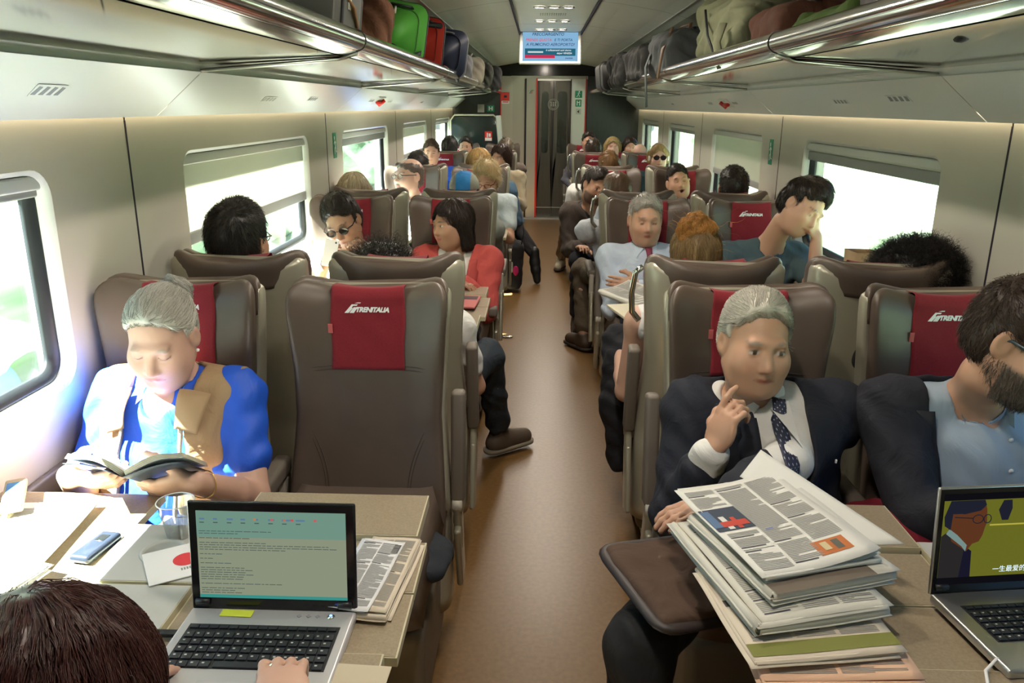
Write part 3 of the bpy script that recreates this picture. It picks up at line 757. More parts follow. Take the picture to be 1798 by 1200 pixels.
# strands of hair as thin three sided tubes, collected in one mesh with the base
def strands(V, N, n, length, width, flow, rng, col, lift=0.0, curl=0.0, segs=5, spread=0.5, gravity=0.0, colj=0.25, root=0.002, mask=None, curlf=900, sd=None):
    idx = np.arange(len(V)) if mask is None else np.nonzero(mask(V))[0]
    if len(idx) == 0: return np.zeros((0, 3)), np.zeros((0, 4), int), np.zeros((0, 3))
    pick = rng.choice(idx, n); P = V[pick]+rng.normal(0, 0.002, (n, 3)); Nn = N[pick]
    F = flow(P, Nn); F = F-Nn*(F*Nn).sum(-1, keepdims=True); F = F/(np.linalg.norm(F, axis=-1, keepdims=True)+1e-9)
    F = F+rng.normal(0, spread*0.3, (n, 3)); ln = length*rng.uniform(0.6, 1.25, n)
    pts = []; p = P-Nn*root; d = F+Nn*lift
    rise = rng.uniform(0, 1.4, n); ph = rng.uniform(0, 6.28, (n, 1)); side = np.cross(F, Nn)
    for i in range(segs+1):
        t = i/segs
        off = (side*np.sin(ph+t*curlf/100.0)+Nn*np.cos(ph+t*curlf/100.0))*curl*min(1, t*2)
        pts.append(p+off)
        dd = d/(np.linalg.norm(d, axis=-1, keepdims=True)+1e-9); pn = p+dd*(ln/segs)[:, None]
        if sd is not None and lift <= 0.35:
            e = 0.003; v = sd.at(pn); g = np.stack([sd.at(pn+k)-sd.at(pn-k) for k in (V3(e, 0, 0), V3(0, e, 0), V3(0, 0, e))], -1)
            g = g/(np.linalg.norm(g, axis=-1, keepdims=True)+1e-9); off = (0.0012+lift*0.02*(i+1)/segs)*(0.4+rise); pn = pn-g*(v-off)[:, None]
            d = pn-p; d = d/(np.linalg.norm(d, axis=-1, keepdims=True)+1e-9); d = d-g*(d*g).sum(-1, keepdims=True)*0.6
        else: d = dd-Nn*0.10*(1 if lift <= 0.5 else 0)
        p = pn; d = d+np.array([0, 0, -gravity])
    pts = np.stack(pts, 1)  # n, segs+1, 3
    T = np.gradient(pts, axis=1); T /= np.linalg.norm(T, axis=-1, keepdims=True)+1e-9
    S1 = np.cross(T, Nn[:, None]); S1 /= np.linalg.norm(S1, axis=-1, keepdims=True)+1e-9; S2 = np.cross(T, S1)
    wd = width*np.linspace(1, 0.25, segs+1)[None, :, None]*rng.uniform(0.6, 1.3, (n, 1, 1))
    ring = [pts+wd*(S1*math.cos(a)+S2*math.sin(a)) for a in (0, 2.094, 4.189)]
    W = np.stack(ring, 2)   # n, segs+1, 3, 3
    VV = W.reshape(-1, 3); base = np.arange(n)[:, None, None]*(segs+1)*3+np.arange(segs)[None, :, None]*3
    k = np.arange(3)[None, None, :]; k2 = (k+1) % 3
    Q = np.stack([base+k, base+k2, base+3+k2, base+3+k], -1).reshape(-1, 4)
    cj = np.array(col)*(1+rng.uniform(-colj, colj, (n, 1))); CC = np.repeat(cj, (segs+1)*3, axis=0)
    return VV, Q, CC

# ------------------------------------------------------------------ people
LOC = lambda H, p: H['c']+H['R'] @ (V3(*p)*H['s'])
def make_head(sd, H, face=True):
    """head in its own frame: looks along -y, z up, origin between the ears"""
    R, s = H['R'], H['s']; L = lambda *p: LOC(H, p)
    w = H.get('w', 1.0)
    sd.ell(L(0, 0.018, 0.035), V3(0.074*w, 0.096, 0.083)*s, R, k=0.02)
    sd.ell(L(0, -0.020, -0.022), V3(0.063*w, 0.072, 0.085)*s, R, k=0.03*s)
    sd.cone(L(-0.024*w, -0.038, -0.082), L(0.024*w, -0.038, -0.082), 0.026*s, k=0.045*s)
    sd.ell(L(0, -0.034, -0.045), V3(0.058*w, 0.060, 0.055)*s, R, k=0.03*s)
    sd.ell(L(0, -0.066, -0.095), V3(0.024, 0.022, 0.020)*s, R, k=0.03*s)
    for q in (-1, 1):
        sd.cone(L(q*0.053*w, 0.004, -0.048), L(q*0.032*w, -0.045, -0.086), 0.018*s, 0.016*s, k=0.04*s)  # jaw
        sd.ell(L(q*0.038*w, -0.058, -0.024), V3(0.026, 0.026, 0.028)*s, R, k=0.035*s)                # cheek
        # ear
        Re = R @ rotm(0, 0, -q*0.35)
        sd.ell(L(q*0.079*w, 0.010, -0.004), V3(0.009, 0.019, 0.032)*s, Re, k=0.006*s)
        sd.ell(L(q*0.086*w, 0.004, 0.000), V3(0.006, 0.010, 0.017)*s, Re, k=0.006*s, mode='s')
    if face:
        sd.cone(L(-0.035, -0.083, 0.027), L(0.035, -0.083, 0.027), 0.010*s, k=0.018*s)
        for q in (-1, 1):
            sd.ell(L(q*0.031, -0.099, 0.008), V3(0.019, 0.013, 0.012)*s, R, k=0.014*s, mode='s')
            sd.ell(L(q*0.031, -0.079, 0.008), V3(0.0135, 0.0125, 0.0115)*s, R, k=0.003*s)
        sd.cone(L(0, -0.089, 0.012), L(0, -0.108, -0.025), 0.008*s, 0.0115*s, k=0.012*s)
        for q in (-1, 1): sd.ell(L(q*0.011, -0.098, -0.030), V3(0.008, 0.010, 0.007)*s, R, k=0.008*s)
        o = H.get('open', 0)
        sd.cone(L(-0.024, -0.081, -0.055), L(0, -0.093, -0.053), 0.005*s, 0.007*s, k=0.008*s); sd.cone(L(0.024, -0.081, -0.055), L(0, -0.093, -0.053), 0.005*s, 0.007*s, k=0.008*s)
        sd.cone(L(-0.016, -0.083, -0.064-o), L(0.016, -0.083, -0.064-o), 0.0075*s, k=0.008*s)
        if o: sd.ell(L(0, -0.092, -0.059-o/2), V3(0.013, 0.016, 0.004+o*0.5)*s, R, k=0.003*s, mode='s')
    return sd
def head_colors(H, skin, rest=None):
    R, s, c = H['R'], H['s'], H['c']; hair = H.get('brow', (0.05, 0.03, 0.02)); beard = H.get('beard'); closed = H.get('closed', False)
    lips = H.get('lips', None)
    def f(P, N):
        C = np.tile(np.array(skin, float), (len(P), 1)) if rest is None else rest(P, N)
        q = ((P-c) @ R)/s; x, y, z = q[:, 0], q[:, 1], q[:, 2]; inh = (np.linalg.norm(q, axis=1) < 0.16) & (z > -0.125)
        fr = inh & (y < -0.02)
        def mix(wt, col):
            wt = np.clip(wt, 0, 1)[:, None]; C[:] = C*(1-wt)+np.array(col)*wt
        sk = np.array(skin)
        if beard:
            g = beard.get('stubble', 0); full = beard['col']; a = beard.get('amount', 1)
            zl = -0.030-0.25*np.maximum(0, 0.055-np.abs(x))*beard.get('low', 0.6)
            m = fr*np.clip((zl-z)/0.010, 0, 1)*np.clip((0.035-y)/0.02, 0, 1)*(1-np.exp(-((x/0.017)**2+((z+0.058)/0.008)**2)**2))
            if beard.get('goatee'): m = fr*np.clip(1-(((x)/0.030)**2+((z+0.068)/0.034)**2), 0, 1)*3*(1-np.exp(-((x/0.016)**2+((z+0.058)/0.007)**2)**2))
            mix(m*a, full)
        red = fr*np.exp(-((np.abs(x)-0.042)/0.016)**2-((z+0.028)/0.018)**2)*0.25
        mix(red, (sk[0]*0.95, sk[1]*0.62, sk[2]*0.6))
        mix(fr*np.exp(-(x/0.014)**2-((z+0.030)/0.012)**2)*0.3, (sk[0]*0.92, sk[1]*0.62, sk[2]*0.58))
        lc = lips or (sk[0]*0.72, sk[1]*0.42, sk[2]*0.42)
        mix(fr*(y < -0.07)*np.clip(1.5-2*((x/0.027)**2+((z+0.0585)/0.0105)**2), 0, 1), lc)
        mix(fr*np.exp(-(z+0.0585)**2/0.0016**2)*(np.abs(x) < 0.025)*(y < -0.065)*0.6, (lc[0]*0.4, lc[1]*0.35, lc[2]*0.35))
        if H.get('open', 0): mix(fr*(y < -0.06)*np.clip(2-2*((x/0.014)**2+((z+0.059+H['open']/2)/(0.006+H['open']*0.5))**2), 0, 1), (0.05, 0.01, 0.01))
        for e in (-1, 1):
            ex = x-e*0.031
            bw = np.clip(1.6-1.6*((ex/0.020)**2+((z-0.0285-0.006*(1-(ex/0.02)**2)+0.002)/0.0048)**2), 0, 1)*fr*(y < -0.05)
            mix(bw*0.85, hair)
            zz = z-0.008
            if closed:
                mix(fr*(y < -0.05)*np.exp(-((zz+0.005-0.25*ex*ex/0.01)/0.0016)**2)*(np.abs(ex) < 0.014), (0.06, 0.03, 0.02))
            else:
                op = np.clip(2.2-2.0*((ex/0.0128)**2+(zz/0.0058)**2), 0, 1)*fr*(y < -0.055)
                mix(op, (0.62, 0.60, 0.58)); mix(op*np.clip(2.5-2*((ex)**2+zz**2)/0.0056**2, 0, 1), H.get('iris', (0.06, 0.035, 0.02)))
                mix(fr*(y < -0.05)*np.exp(-((zz-0.0062+0.9*ex*ex/0.03)/0.0016)**2)*(np.abs(ex) < 0.014)*0.9, (0.04, 0.02, 0.015))
        return C
    return f
def make_hand(sd, wrist, dirv, palm_n, side, s=1.0, curl=0.6, fist=None, spread=0.1):
    """wrist point, direction of the fingers, palm normal (towards the palm side); side +1/-1 puts the thumb"""
    d = nrm(dirv); n = nrm(V3(*palm_n)-d*np.dot(palm_n, d)); t = np.cross(d, n)*side   # t points to the thumb
    w = V3(*wrist)
    pc = w+d*0.050*s
    Rm = np.stack([t, n, d], 1)
    sd.ell(pc, V3(0.043, 0.017, 0.052)*s, Rm, k=0.018*s)
    curls = curl if isinstance(curl, (list, tuple)) else [curl]*4
    tips = []
    for i, (off, ln, r) in enumerate(((0.029, 0.072, 0.0088), (0.010, 0.080, 0.0092), (-0.009, 0.075, 0.0088), (-0.027, 0.058, 0.0078))):
        b = w+d*0.092*s+t*off*s-t*0; a = curls[i]*0.55; p = b; pts = [w+d*0.070*s+t*off*0.9*s, p]; rs = [r*1.05*s, r*s]; ang = a
        fd = nrm(d+t*spread*(1.5-i)*0.4)
        for q, fr in enumerate((0.45, 0.31, 0.24)):
            v = fd*math.cos(ang)+n*math.sin(ang); p = p+v*ln*fr*s; pts.append(p); rs.append(r*(0.94-0.09*q)*s); ang += curls[i]*(0.95 if q == 0 else 0.75)
        sd.chain(pts, rs, k=0.004*s); tips.append(p)
    th = fist if fist is not None else 0.45
    b = w+d*0.022*s+t*0.026*s+n*0.006*s
    v1 = nrm(t*0.75+d*0.65+n*(0.25+th*0.4)); v2 = nrm(t*0.15*(1-th)+d*(0.95)+n*(0.3+th*0.9)-t*th*0.5)
    p1 = b+v1*0.045*s; p2 = p1+nrm(v1+v2)*0.032*s; p3 = p2+v2*0.026*s
    sd.chain([b, p1, p2, p3], [0.015*s, 0.0115*s, 0.0105*s, 0.009*s], k=0.010*s)
    return tips

SKIN = {'fair': (0.60, 0.37, 0.28), 'light': (0.52, 0.30, 0.20), 'tan': (0.40, 0.215, 0.135), 'olive': (0.36, 0.20, 0.125)}
def person(base, face=1, label='', head=None, hrot=(0, 0, 0), hs=1.0, skin='light', res=0.008, hres=None, lean=0.0, sw=0.185,
           hands=None, elbows=None, top=None, trousers=(0.03, 0.035, 0.05), shoes=(0.03, 0.02, 0.015), hairf=None, headopt=None, legs=None,
           sleeve='long', jacket=None, tshirt_mat='cloth', hipz=0.53, shz=None, handopt=None, skirt=False, neck_open=0.0, twist=0.0, bulk=1.0, hip=None, facebuild=True, lower=True, shoulders=None):
    """base: hip position (world x, y); face +1 looks towards the camera (-y), -1 away"""
    th = 0 if face > 0 else PI
    root = empty('person', (base[0], base[1], 0), 0, label, 'person')
    F = -1.0 if face > 0 else 1.0   # forward in y
    W = lambda x, y, z: V3(x, y, z)      # all positions relative to the base, in world directions
    hd = V3(*head)-V3(base[0], base[1], 0)
    Rh = rotm(0, 0, th) @ rotm(*hrot) if len(hrot) == 3 else hrot
    H = {'c': hd, 'R': Rh, 's': hs}; H.update(headopt or {})
    hip = V3(0, 0, hipz)
    nb = hd+Rh @ (V3(0, 0.020, -0.105)*hs); nb = nb+V3(0, 0, -0.015)    # top of the neck inside the head
    if shoulders is not None: shc = V3(*shoulders)-V3(base[0], base[1], 0)
    else: shc = V3(nb[0]*0.75, nb[1]-F*0.01+(-F)*0.02, nb[2]-0.085)
    chest = hip*0.35+shc*0.65+V3(0, F*0.02, 0); belly = hip*0.72+shc*0.28+V3(0, F*0.035, 0)
    ux = nrm(V3(math.cos(twist), math.sin(twist), 0)); uy = V3(-ux[1], ux[0], 0)
    tr = np.stack([ux, uy, V3(0, 0, 1)], 1); sR = shc+ux*sw*1.0; sL = shc-ux*sw*1.0
    for S_ in (sL, sR): S_[0] = np.clip(S_[0], XL+0.095-base[0], XR-0.095-base[0])
    sides = {'l': sL, 'r': sR}   # l / r as seen in world x
    b = bulk
    hands = hands or {}; elbows = elbows or {}; handopt = handopt or {}
    arm = {}; tips = {}
    for q, S in sides.items():
        sg = 1 if q == 'r' else -1
        hp = hands.get(q)
        hp = (V3(*hp)-V3(base[0], base[1], 0)) if hp is not None else hip+V3(sg*0.13, F*0.30, 0.10)
        eh = elbows.get(q); eh = (V3(*eh)-V3(base[0], base[1], 0)) if eh is not None else S+V3(sg*0.15, -F*0.02, -0.4)
        el = ik(S, hp, 0.285, 0.255, eh); el[0] = np.clip(el[0], XL+0.075-base[0], XR-0.075-base[0]); hp = hp.copy(); hp[0] = np.clip(hp[0], XL+0.07-base[0], XR-0.07-base[0])
        arm[q] = (S, el, hp)
    def torso(sd, g, k=0.05):
        sd.ell(hip+V3(0, 0, 0.02), V3(0.170*b+g, 0.125*b+g, 0.125+g), tr, k=k)
        sd.ell(belly, V3(0.150*b+g, 0.112*b+g, 0.150+g), tr, k=k)
        sd.ell(chest, V3(0.162+g+0.01*(b-1)*5, 0.108*b+g, 0.170+g), tr, k=k)
        sd.cone(sL*0.90+shc*0.10, sR*0.90+shc*0.10, 0.052+g, k=k)
        for S in (sL, sR): sd.cone(S-V3(0, 0, 0.004), shc*0.62+nb*0.38, 0.046+g, 0.040+g, k=k*0.8)
        return sd
    def sleeve_(sd, q, g, frac, k=0.02, kk=None):
        S, E_, Hn = arm[q]
        if frac <= 1:
            e = S+(E_-S)*frac; sd.cone(S, e, 0.056+g, 0.048+g*1.3, k=0.05); cut = (e, nrm(E_-S))
        else:
            fr = frac-1; e = E_+(Hn-E_)*fr; sd.cone(S, E_, 0.054+g, 0.044+g, k=0.05); sd.cone(E_, e, 0.043+g, 0.031+g*1.2+(1-fr)*0.01, k=0.02)
        return sd
    # body: one continuous surface
    sd = Sdf(); torso(sd, 0.0)
    sd.cone(nb+V3(0, 0, 0.02), shc+V3(0, -F*0.005, 0.0), 0.052*hs, 0.062, k=0.03)
    for q in ('l', 'r'):
        S, E_, Hn = arm[q]; sd.cone(S, E_, 0.050, 0.039, k=0.04); mid = E_+(Hn-E_)*0.35
        sd.chain([E_, mid, Hn], [0.038, 0.037, 0.026], k=0.015)
        ho = handopt.get(q, {}); fa = nrm(Hn-E_)
        dv = ho.get('dir', fa); pn = ho.get('palm', (0, 0, -1)); sgn = 1 if q == 'r' else -1
        sg2 = ho.get('thumb', sgn*(1 if face < 0 else -1))
        if not ho.get('none'): tips[q] = (make_hand(sd, Hn, dv, pn, sg2, 0.98, ho.get('curl', 0.6), ho.get('fist')))
    lg = legs or {}
    knees = {}
    for q in ('l', 'r'):
        sg = 1 if q == 'r' else -1; o = lg.get(q, {})
        kn = V3(*o['knee'])-V3(base[0], base[1], 0) if 'knee' in o else hip+V3(sg*0.12, F*0.44, 0.0)
        an = V3(*o['ankle'])-V3(base[0], base[1], 0) if 'ankle' in o else V3(sg*0.13, F*0.42, 0.10)
        fd = nrm(o.get('toe', (0, F, 0))); hj = hip+V3(sg*0.085, 0, -0.02)
        knees[q] = (hj, kn, an, fd)
        if lower: sd.chain([hj, kn], [0.085, 0.056], k=0.04); sd.chain([kn, an*0.35+kn*0.65, an], [0.054, 0.052, 0.036], k=0.02); sd.cone(an+V3(0, 0, -0.05), an+fd*0.14+V3(0, 0, -0.065), 0.034, 0.024, k=0.02)
    make_head(sd, H, facebuild)
    sk = SKIN[skin] if isinstance(skin, str) else skin
    body = None
    # head part at a finer grid, merged by building the whole at hres when they differ little
    V, Q = sd.surface(res)
    if hres and hres < res*0.8:
        # finer head and neck welded to the coarser body by cutting both at one plane
        pass
    me = fast_mesh('body', V, Q, [M['skin']], head_colors(H, sk)(V, sd.N)); body = link('body', me, root)
    # clothing
    def side_of(x): return 'r' if x > 0 else 'l'
    tc = top or (0.5, 0.5, 0.5); fr = {'long': 1.93, 'short': 0.62, 'none': 0.0, 'elbow': 1.3, 'cap': 0.25}[sleeve]
    g = 0.009
    sh = Sdf(); torso(sh, g)
    for q in ('l', 'r'):
        if fr > 0: sleeve_(sh, q, g, fr if not isinstance(sleeve, dict) else sleeve[q])
    nd = nrm(nb-shc); sh.cone(shc+nd*0.045+V3(0, F*0.012, 0), nb+nd*0.08, 0.064, 0.058*hs, k=0.006, mode='s')
    if neck_open: sh.ell(shc+V3(0, F*(0.105+0.02), 0.045), V3(0.05, 0.10, 0.075)*neck_open, k=0.01, mode='s')
    sh.cutplane(hip+V3(0, 0, -0.035), (0, 0, -1))
    if fr == 0:
        for q in ('l', 'r'): S, E_, Hn = arm[q]; sh.cutplane(S+nrm(S-shc)*0.012, nrm(S-shc)+V3(0, 0, -0.05), k=0.01)
    rg = np.random.RandomState(int(abs(hd[0]*1000+base[0]*777+base[1]*991)) % 9999); ph = rg.uniform(0, 6, 6)
    def folds(P):
        return 0.0035*np.sin(P[..., 2]*55+ph[0]+6*np.sin(P[..., 0]*14+ph[1])+P[..., 1]*18)*np.sin(P[..., 0]*22+ph[2]+P[..., 2]*9)+0.0018*np.sin(P[..., 0]*70+P[..., 2]*48+ph[3]+3*np.sin(P[..., 2]*20))
    sh.warp(folds)
    cres = max(res, 0.007)
    shirt_col = tc if callable(tc) else flat(tc)
    shirt = body_obj('shirt', sh, cres, M[tshirt_mat], shirt_col, root)
    J = None
    if jacket:
        j = Sdf(); g2 = g+0.012; torso(j, g2); jf = jacket.get('sleeve', 1.88)
        if jf != 0:
            for q in ('l', 'r'):
                sleeve_(j, q, g2-0.002, jf.get(q) if isinstance(jf, dict) else jf)
        nd = nrm(nb-shc); j.cone(shc+nd*0.035+V3(0, F*0.012, 0), nb+nd*0.08, 0.080, 0.070*hs, k=0.008, mode='s'); j.cutplane(hip+V3(0, 0, -0.06), (0, 0, -1))
        if jf == 0:
            for q in ('l', 'r'): S, E_, Hn = arm[q]; j.cutplane(S+nrm(S-shc)*0.015, nrm(S-shc)+V3(0, 0, -0.05), k=0.01)
        vb = jacket.get('vbottom', 0.30); vt = jacket.get('vtop', 0.085); vo = jacket.get('open', 0.0)
        top_z = shc[2]+0.06; bot = top_z-vb-0.12; cx = jacket.get('cx', 0)
        def vcut(P):
            q = P-shc; u = q @ ux-cx; vv = q @ uy*(-F); z = q[..., 2]   # vv: positive backwards
            half = vo+np.clip((P[..., 2]-bot)/(top_z-bot), 0, 1)*vt
            return np.maximum(np.abs(u)-half, vv+0.0)
        j.func(vcut, 's', 0.006); j.warp(lambda P: folds(P+0.3)*1.1)
        jc = jacket['col']; J = body_obj('jacket' if not jacket.get('name') else jacket['name'], j, cres, M[jacket.get('mat', 'cloth')], jc if callable(jc) else flat(jc), root)
        if jacket.get('lapel'):
            for q in (-1, 1):
                lb = MB()
                def lf(u, v, q=q):
                    z = top_z-0.03-u*(top_z-bot-0.03); half = vo+np.clip((z-bot)/(top_z-bot), 0, 1)*vt
                    wd = 0.055*math.sin(min(1, (1-u)*1.25+0.03)*PI*0.5)*(1 if u > 0.18 else 0.75)
                    x = cx+q*(half-0.004+v*wd)
                    p0 = shc+ux*x+uy*F*0.20*(1)*1.0; p0[2] = z; p0 = V3(shc[0]+ux[0]*x, shc[1]+ux[1]*x+F*0.26, z)
                    p = p0.copy()
                    for _ in range(26):
                        dd = float(j2.at(p)); p = p+V3(0, -F, 0)*max(dd, 0.0)*0.8
                        if dd < 0.002: break
                    if (p[1]-shc[1])*F < 0.0: p[1] = shc[1]+F*0.10
                    return Vector(p)+Vector((0, F*(0.006 if v > 0.05 else 0.003), 0))
                j2 = Sdf(); torso(j2, g2)
                lb.grid(lf, 16, 4, solid(jacket['lapel'], 0.8), thick=0.002*(q*F)*1.0)
                lb.build('lapel', root)
    if lower:
        t = Sdf()
        t.ell(hip+V3(0, 0, -0.02), (0.172*b, 0.135*b, 0.10), k=0.03)
        for q in ('l', 'r'):
            hj, kn, an, fd = knees[q]
            if skirt: t.chain([hj, kn], [0.100, 0.075], k=0.06)
            else:
                t.chain([hj, kn], [0.096, 0.068], k=0.04); t.chain([kn, an+(kn-an)*0.12], [0.066, 0.056], k=0.03)
        t.warp(lambda P: folds(P+0.6)*1.3)
        body_obj('trousers' if not skirt else 'skirt', t, max(cres, 0.009), M['cloth'], flat(trousers), root)
        if shoes is not None:
            for q in ('l', 'r'):
                hj, kn, an, fd = knees[q]; s_ = Sdf(); up = V3(0, 0, 1)
                s_.cone(an+V3(0, 0, -0.010), an+V3(0, 0, -0.045), 0.045, 0.044, k=0.02); s_.cone(an-fd*0.03+V3(0, 0, -0.055), an+fd*0.15+V3(0, 0, -0.060), 0.040, 0.038, k=0.03)
                s_.cone(an+fd*0.03+V3(0, 0, -0.03), an+fd*0.12+V3(0, 0, -0.05), 0.034, 0.030, k=0.02)
                s_.cutplane((0, 0, an[2]-0.092), (0, 0, -1)); s_.cutplane(an+V3(0, 0, 0.015), (0, 0, 1))
                sc = shoes; so = body_obj('shoe', s_, 0.008, solid(sc, 0.55), flat(sc), root)
                s2 = Sdf(); s2.cone(an-fd*0.035+V3(0, 0, -0.082), an+fd*0.155+V3(0, 0, -0.082), 0.047, 0.045, k=0.01); s2.cutplane((0, 0, an[2]-0.098), (0, 0, -1)); s2.cutplane((0, 0, an[2]-0.078), (0, 0, 1))
                body_obj('sole', s2, 0.008, solid(lg.get('sole', (0.03, 0.02, 0.015)), 0.7), flat((0, 0, 0)), so)
    info = dict(root=root, H=H, arm=arm, shc=shc, nb=nb, hip=hip, F=F, shirt=sh, sd=sd, ux=ux, uy=uy, base=V3(base[0], base[1], 0), chest=chest, torso=torso, g=g, tips=tips)
    if hairf: hairf(info)
    return info

def hair_obj(info, sd, h, col, strand=None, extra=None, name='hair', colf=None, m='hairm'):
    V, Q = sd.surface(h, 0.02); N = sd.N
    rng = np.random.RandomState(int(abs(info['H']['c'][0]*9999+info['base'][0]*991+info['base'][1]*77)) % 9999)
    C = (colf or flat(col))(V, N)*(1+rng.uniform(-0.12, 0.12, (len(V), 1)))
    VV, QQ, CC = [V], [Q], [C]; off = len(V)
    for st in (strand or []):
        st = dict(st); a, b, c = strands(V, N, rng=rng, sd=sd, **st)
        VV.append(a); QQ.append(b+off); CC.append(c); off += len(a)
    me = fast_mesh(name, np.concatenate(VV), np.concatenate(QQ), [M[m]], np.concatenate(CC)); return link(name, me, info['root'])
def short_hair(col, h=0.006, thick=0.010, top=0.018, hairline=0.058, n=700, ln=0.028, wd=0.0009, flow=None, lift=0.25, side=1.0, back=-0.075, burn=0.0, colj=0.25, spread=0.8, asym=0.0, temple=0.0):
    """cropped hair: a shell around the skull, cut away from face and neck"""
    def f(info):
        H = info['H']; R, s, c = H['R'], H['s'], H['c']; L = lambda *p: LOC(H, p); sd = Sdf(); w_ = H.get('w', 1.0)
        sd.ell(L(0, 0.022, 0.037), V3(0.074*w_+thick*side, 0.096+thick, 0.083+top*0.7)*s, R, k=0.01)
        sd.ell(L(asym, -0.012, 0.070), V3(0.060*w_, 0.068, 0.048+top)*s, R, k=0.03*s)
        sd.ell(L(0, 0.045, -0.020), V3(0.066*w_+thick*0.8, 0.066+thick*0.8, 0.070)*s, R, k=0.03*s)
        # away from the face: hairline at the forehead, in front of the ears, below the nape
        sd.cutplane(L(0, -0.052, hairline), R @ V3(0, -1, -0.55), k=0.008)
        def cut(P):
            q = ((P-c) @ R)/s
            return np.maximum(q[..., 2]-(hairline-0.003+temple*np.abs(q[..., 0])), q[..., 1]+0.020+burn)*s
        sd.func(cut, 's', 0.008)
        sd.func(lambda P: (lambda q: (np.sqrt((np.abs(q[..., 0])-0.082)**2+(q[..., 1]-0.004)**2*1.0+(q[..., 2]+0.006)**2)-0.030)*s)(((P-c) @ R)/s), 's', 0.006)
        sd.cutplane(L(0, 0.05, back), R @ V3(0, 0.25, -1), k=0.01)
        rg = np.random.RandomState(int(abs(c[0]*5000)) % 999); a = rg.uniform(0, 6, 4)
        sd.warp(lambda P: 0.0022*np.sin(P[..., 0]*150+a[0]+2*np.sin(P[..., 1]*60))*np.sin(P[..., 1]*90+a[1]))
        fl = flow or (lambda P, N: (R @ V3(0.25, -0.35, -0.15))[None, :]*np.ones((len(P), 1))+((P-L(0, 0.05, 0.1)))*6)
        hair_obj(info, sd, h, col, [dict(n=n, length=ln*s, width=wd, flow=fl, lift=lift, col=col, spread=spread, colj=colj)] if n else None)
    return f
# ------------------------------------------------------------------ seats
def seat_prof(z):
    """half width, wing depth and centre line of the backrest at height z"""
    w = np.interp(z, [0.38, 0.50, 0.62, 0.76, 0.90, 1.02, 1.12], [0.222, 0.222, 0.214, 0.205, 0.212, 0.222, 0.222])
    wing = np.interp(z, [0.38, 0.55, 0.72, 0.88, 1.02, 1.12], [0.050, 0.050, 0.035, 0.035, 0.062, 0.060])
    yc = (z-0.45)*0.24+0.012*math.sin((z-0.4)*6.0)
    return float(w), float(wing), yc
def seat_front(x, z):
    w, wing, yc = seat_prof(z); d = 0.042; u = min(abs(x)/w, 0.985)
    return yc-wing*max(0, (u-0.35)/0.65)**2-d*(1-u**5)**0.5
def loft(rings, m, mb, cap=True):
    n = len(rings[0]); vs = [p for r in rings for p in r]
    fs = [(i*n+k, i*n+(k+1) % n, (i+1)*n+(k+1) % n, (i+1)*n+k) for i in range(len(rings)-1) for k in range(n)]
    if cap: fs += [tuple(range(n))[::-1], tuple(range((len(rings)-1)*n, len(rings)*n))]
    mb.add(vs, fs, m, True)
def ear(x, z): return 0.034*min(1.15, abs(x)/0.19)**2.2*max(0, min(1, (z-0.90)/0.2))
def back_ring(z, sh, d0, N=44, shell=False):
    w, wing, yc = seat_prof(z); pts = []
    for k in range(N):
        a = 2*PI*k/N; c, s = math.cos(a), math.sin(a)
        x = math.copysign(abs(c)**0.45, c)*w*sh; yy = math.copysign(abs(s)**0.55, s)*d0
        wg = wing*max(0, (abs(x)/w-0.35)/0.65)**2
        pts.append((x, yc+yy-wg, z+ear(x, z)))
    return pts
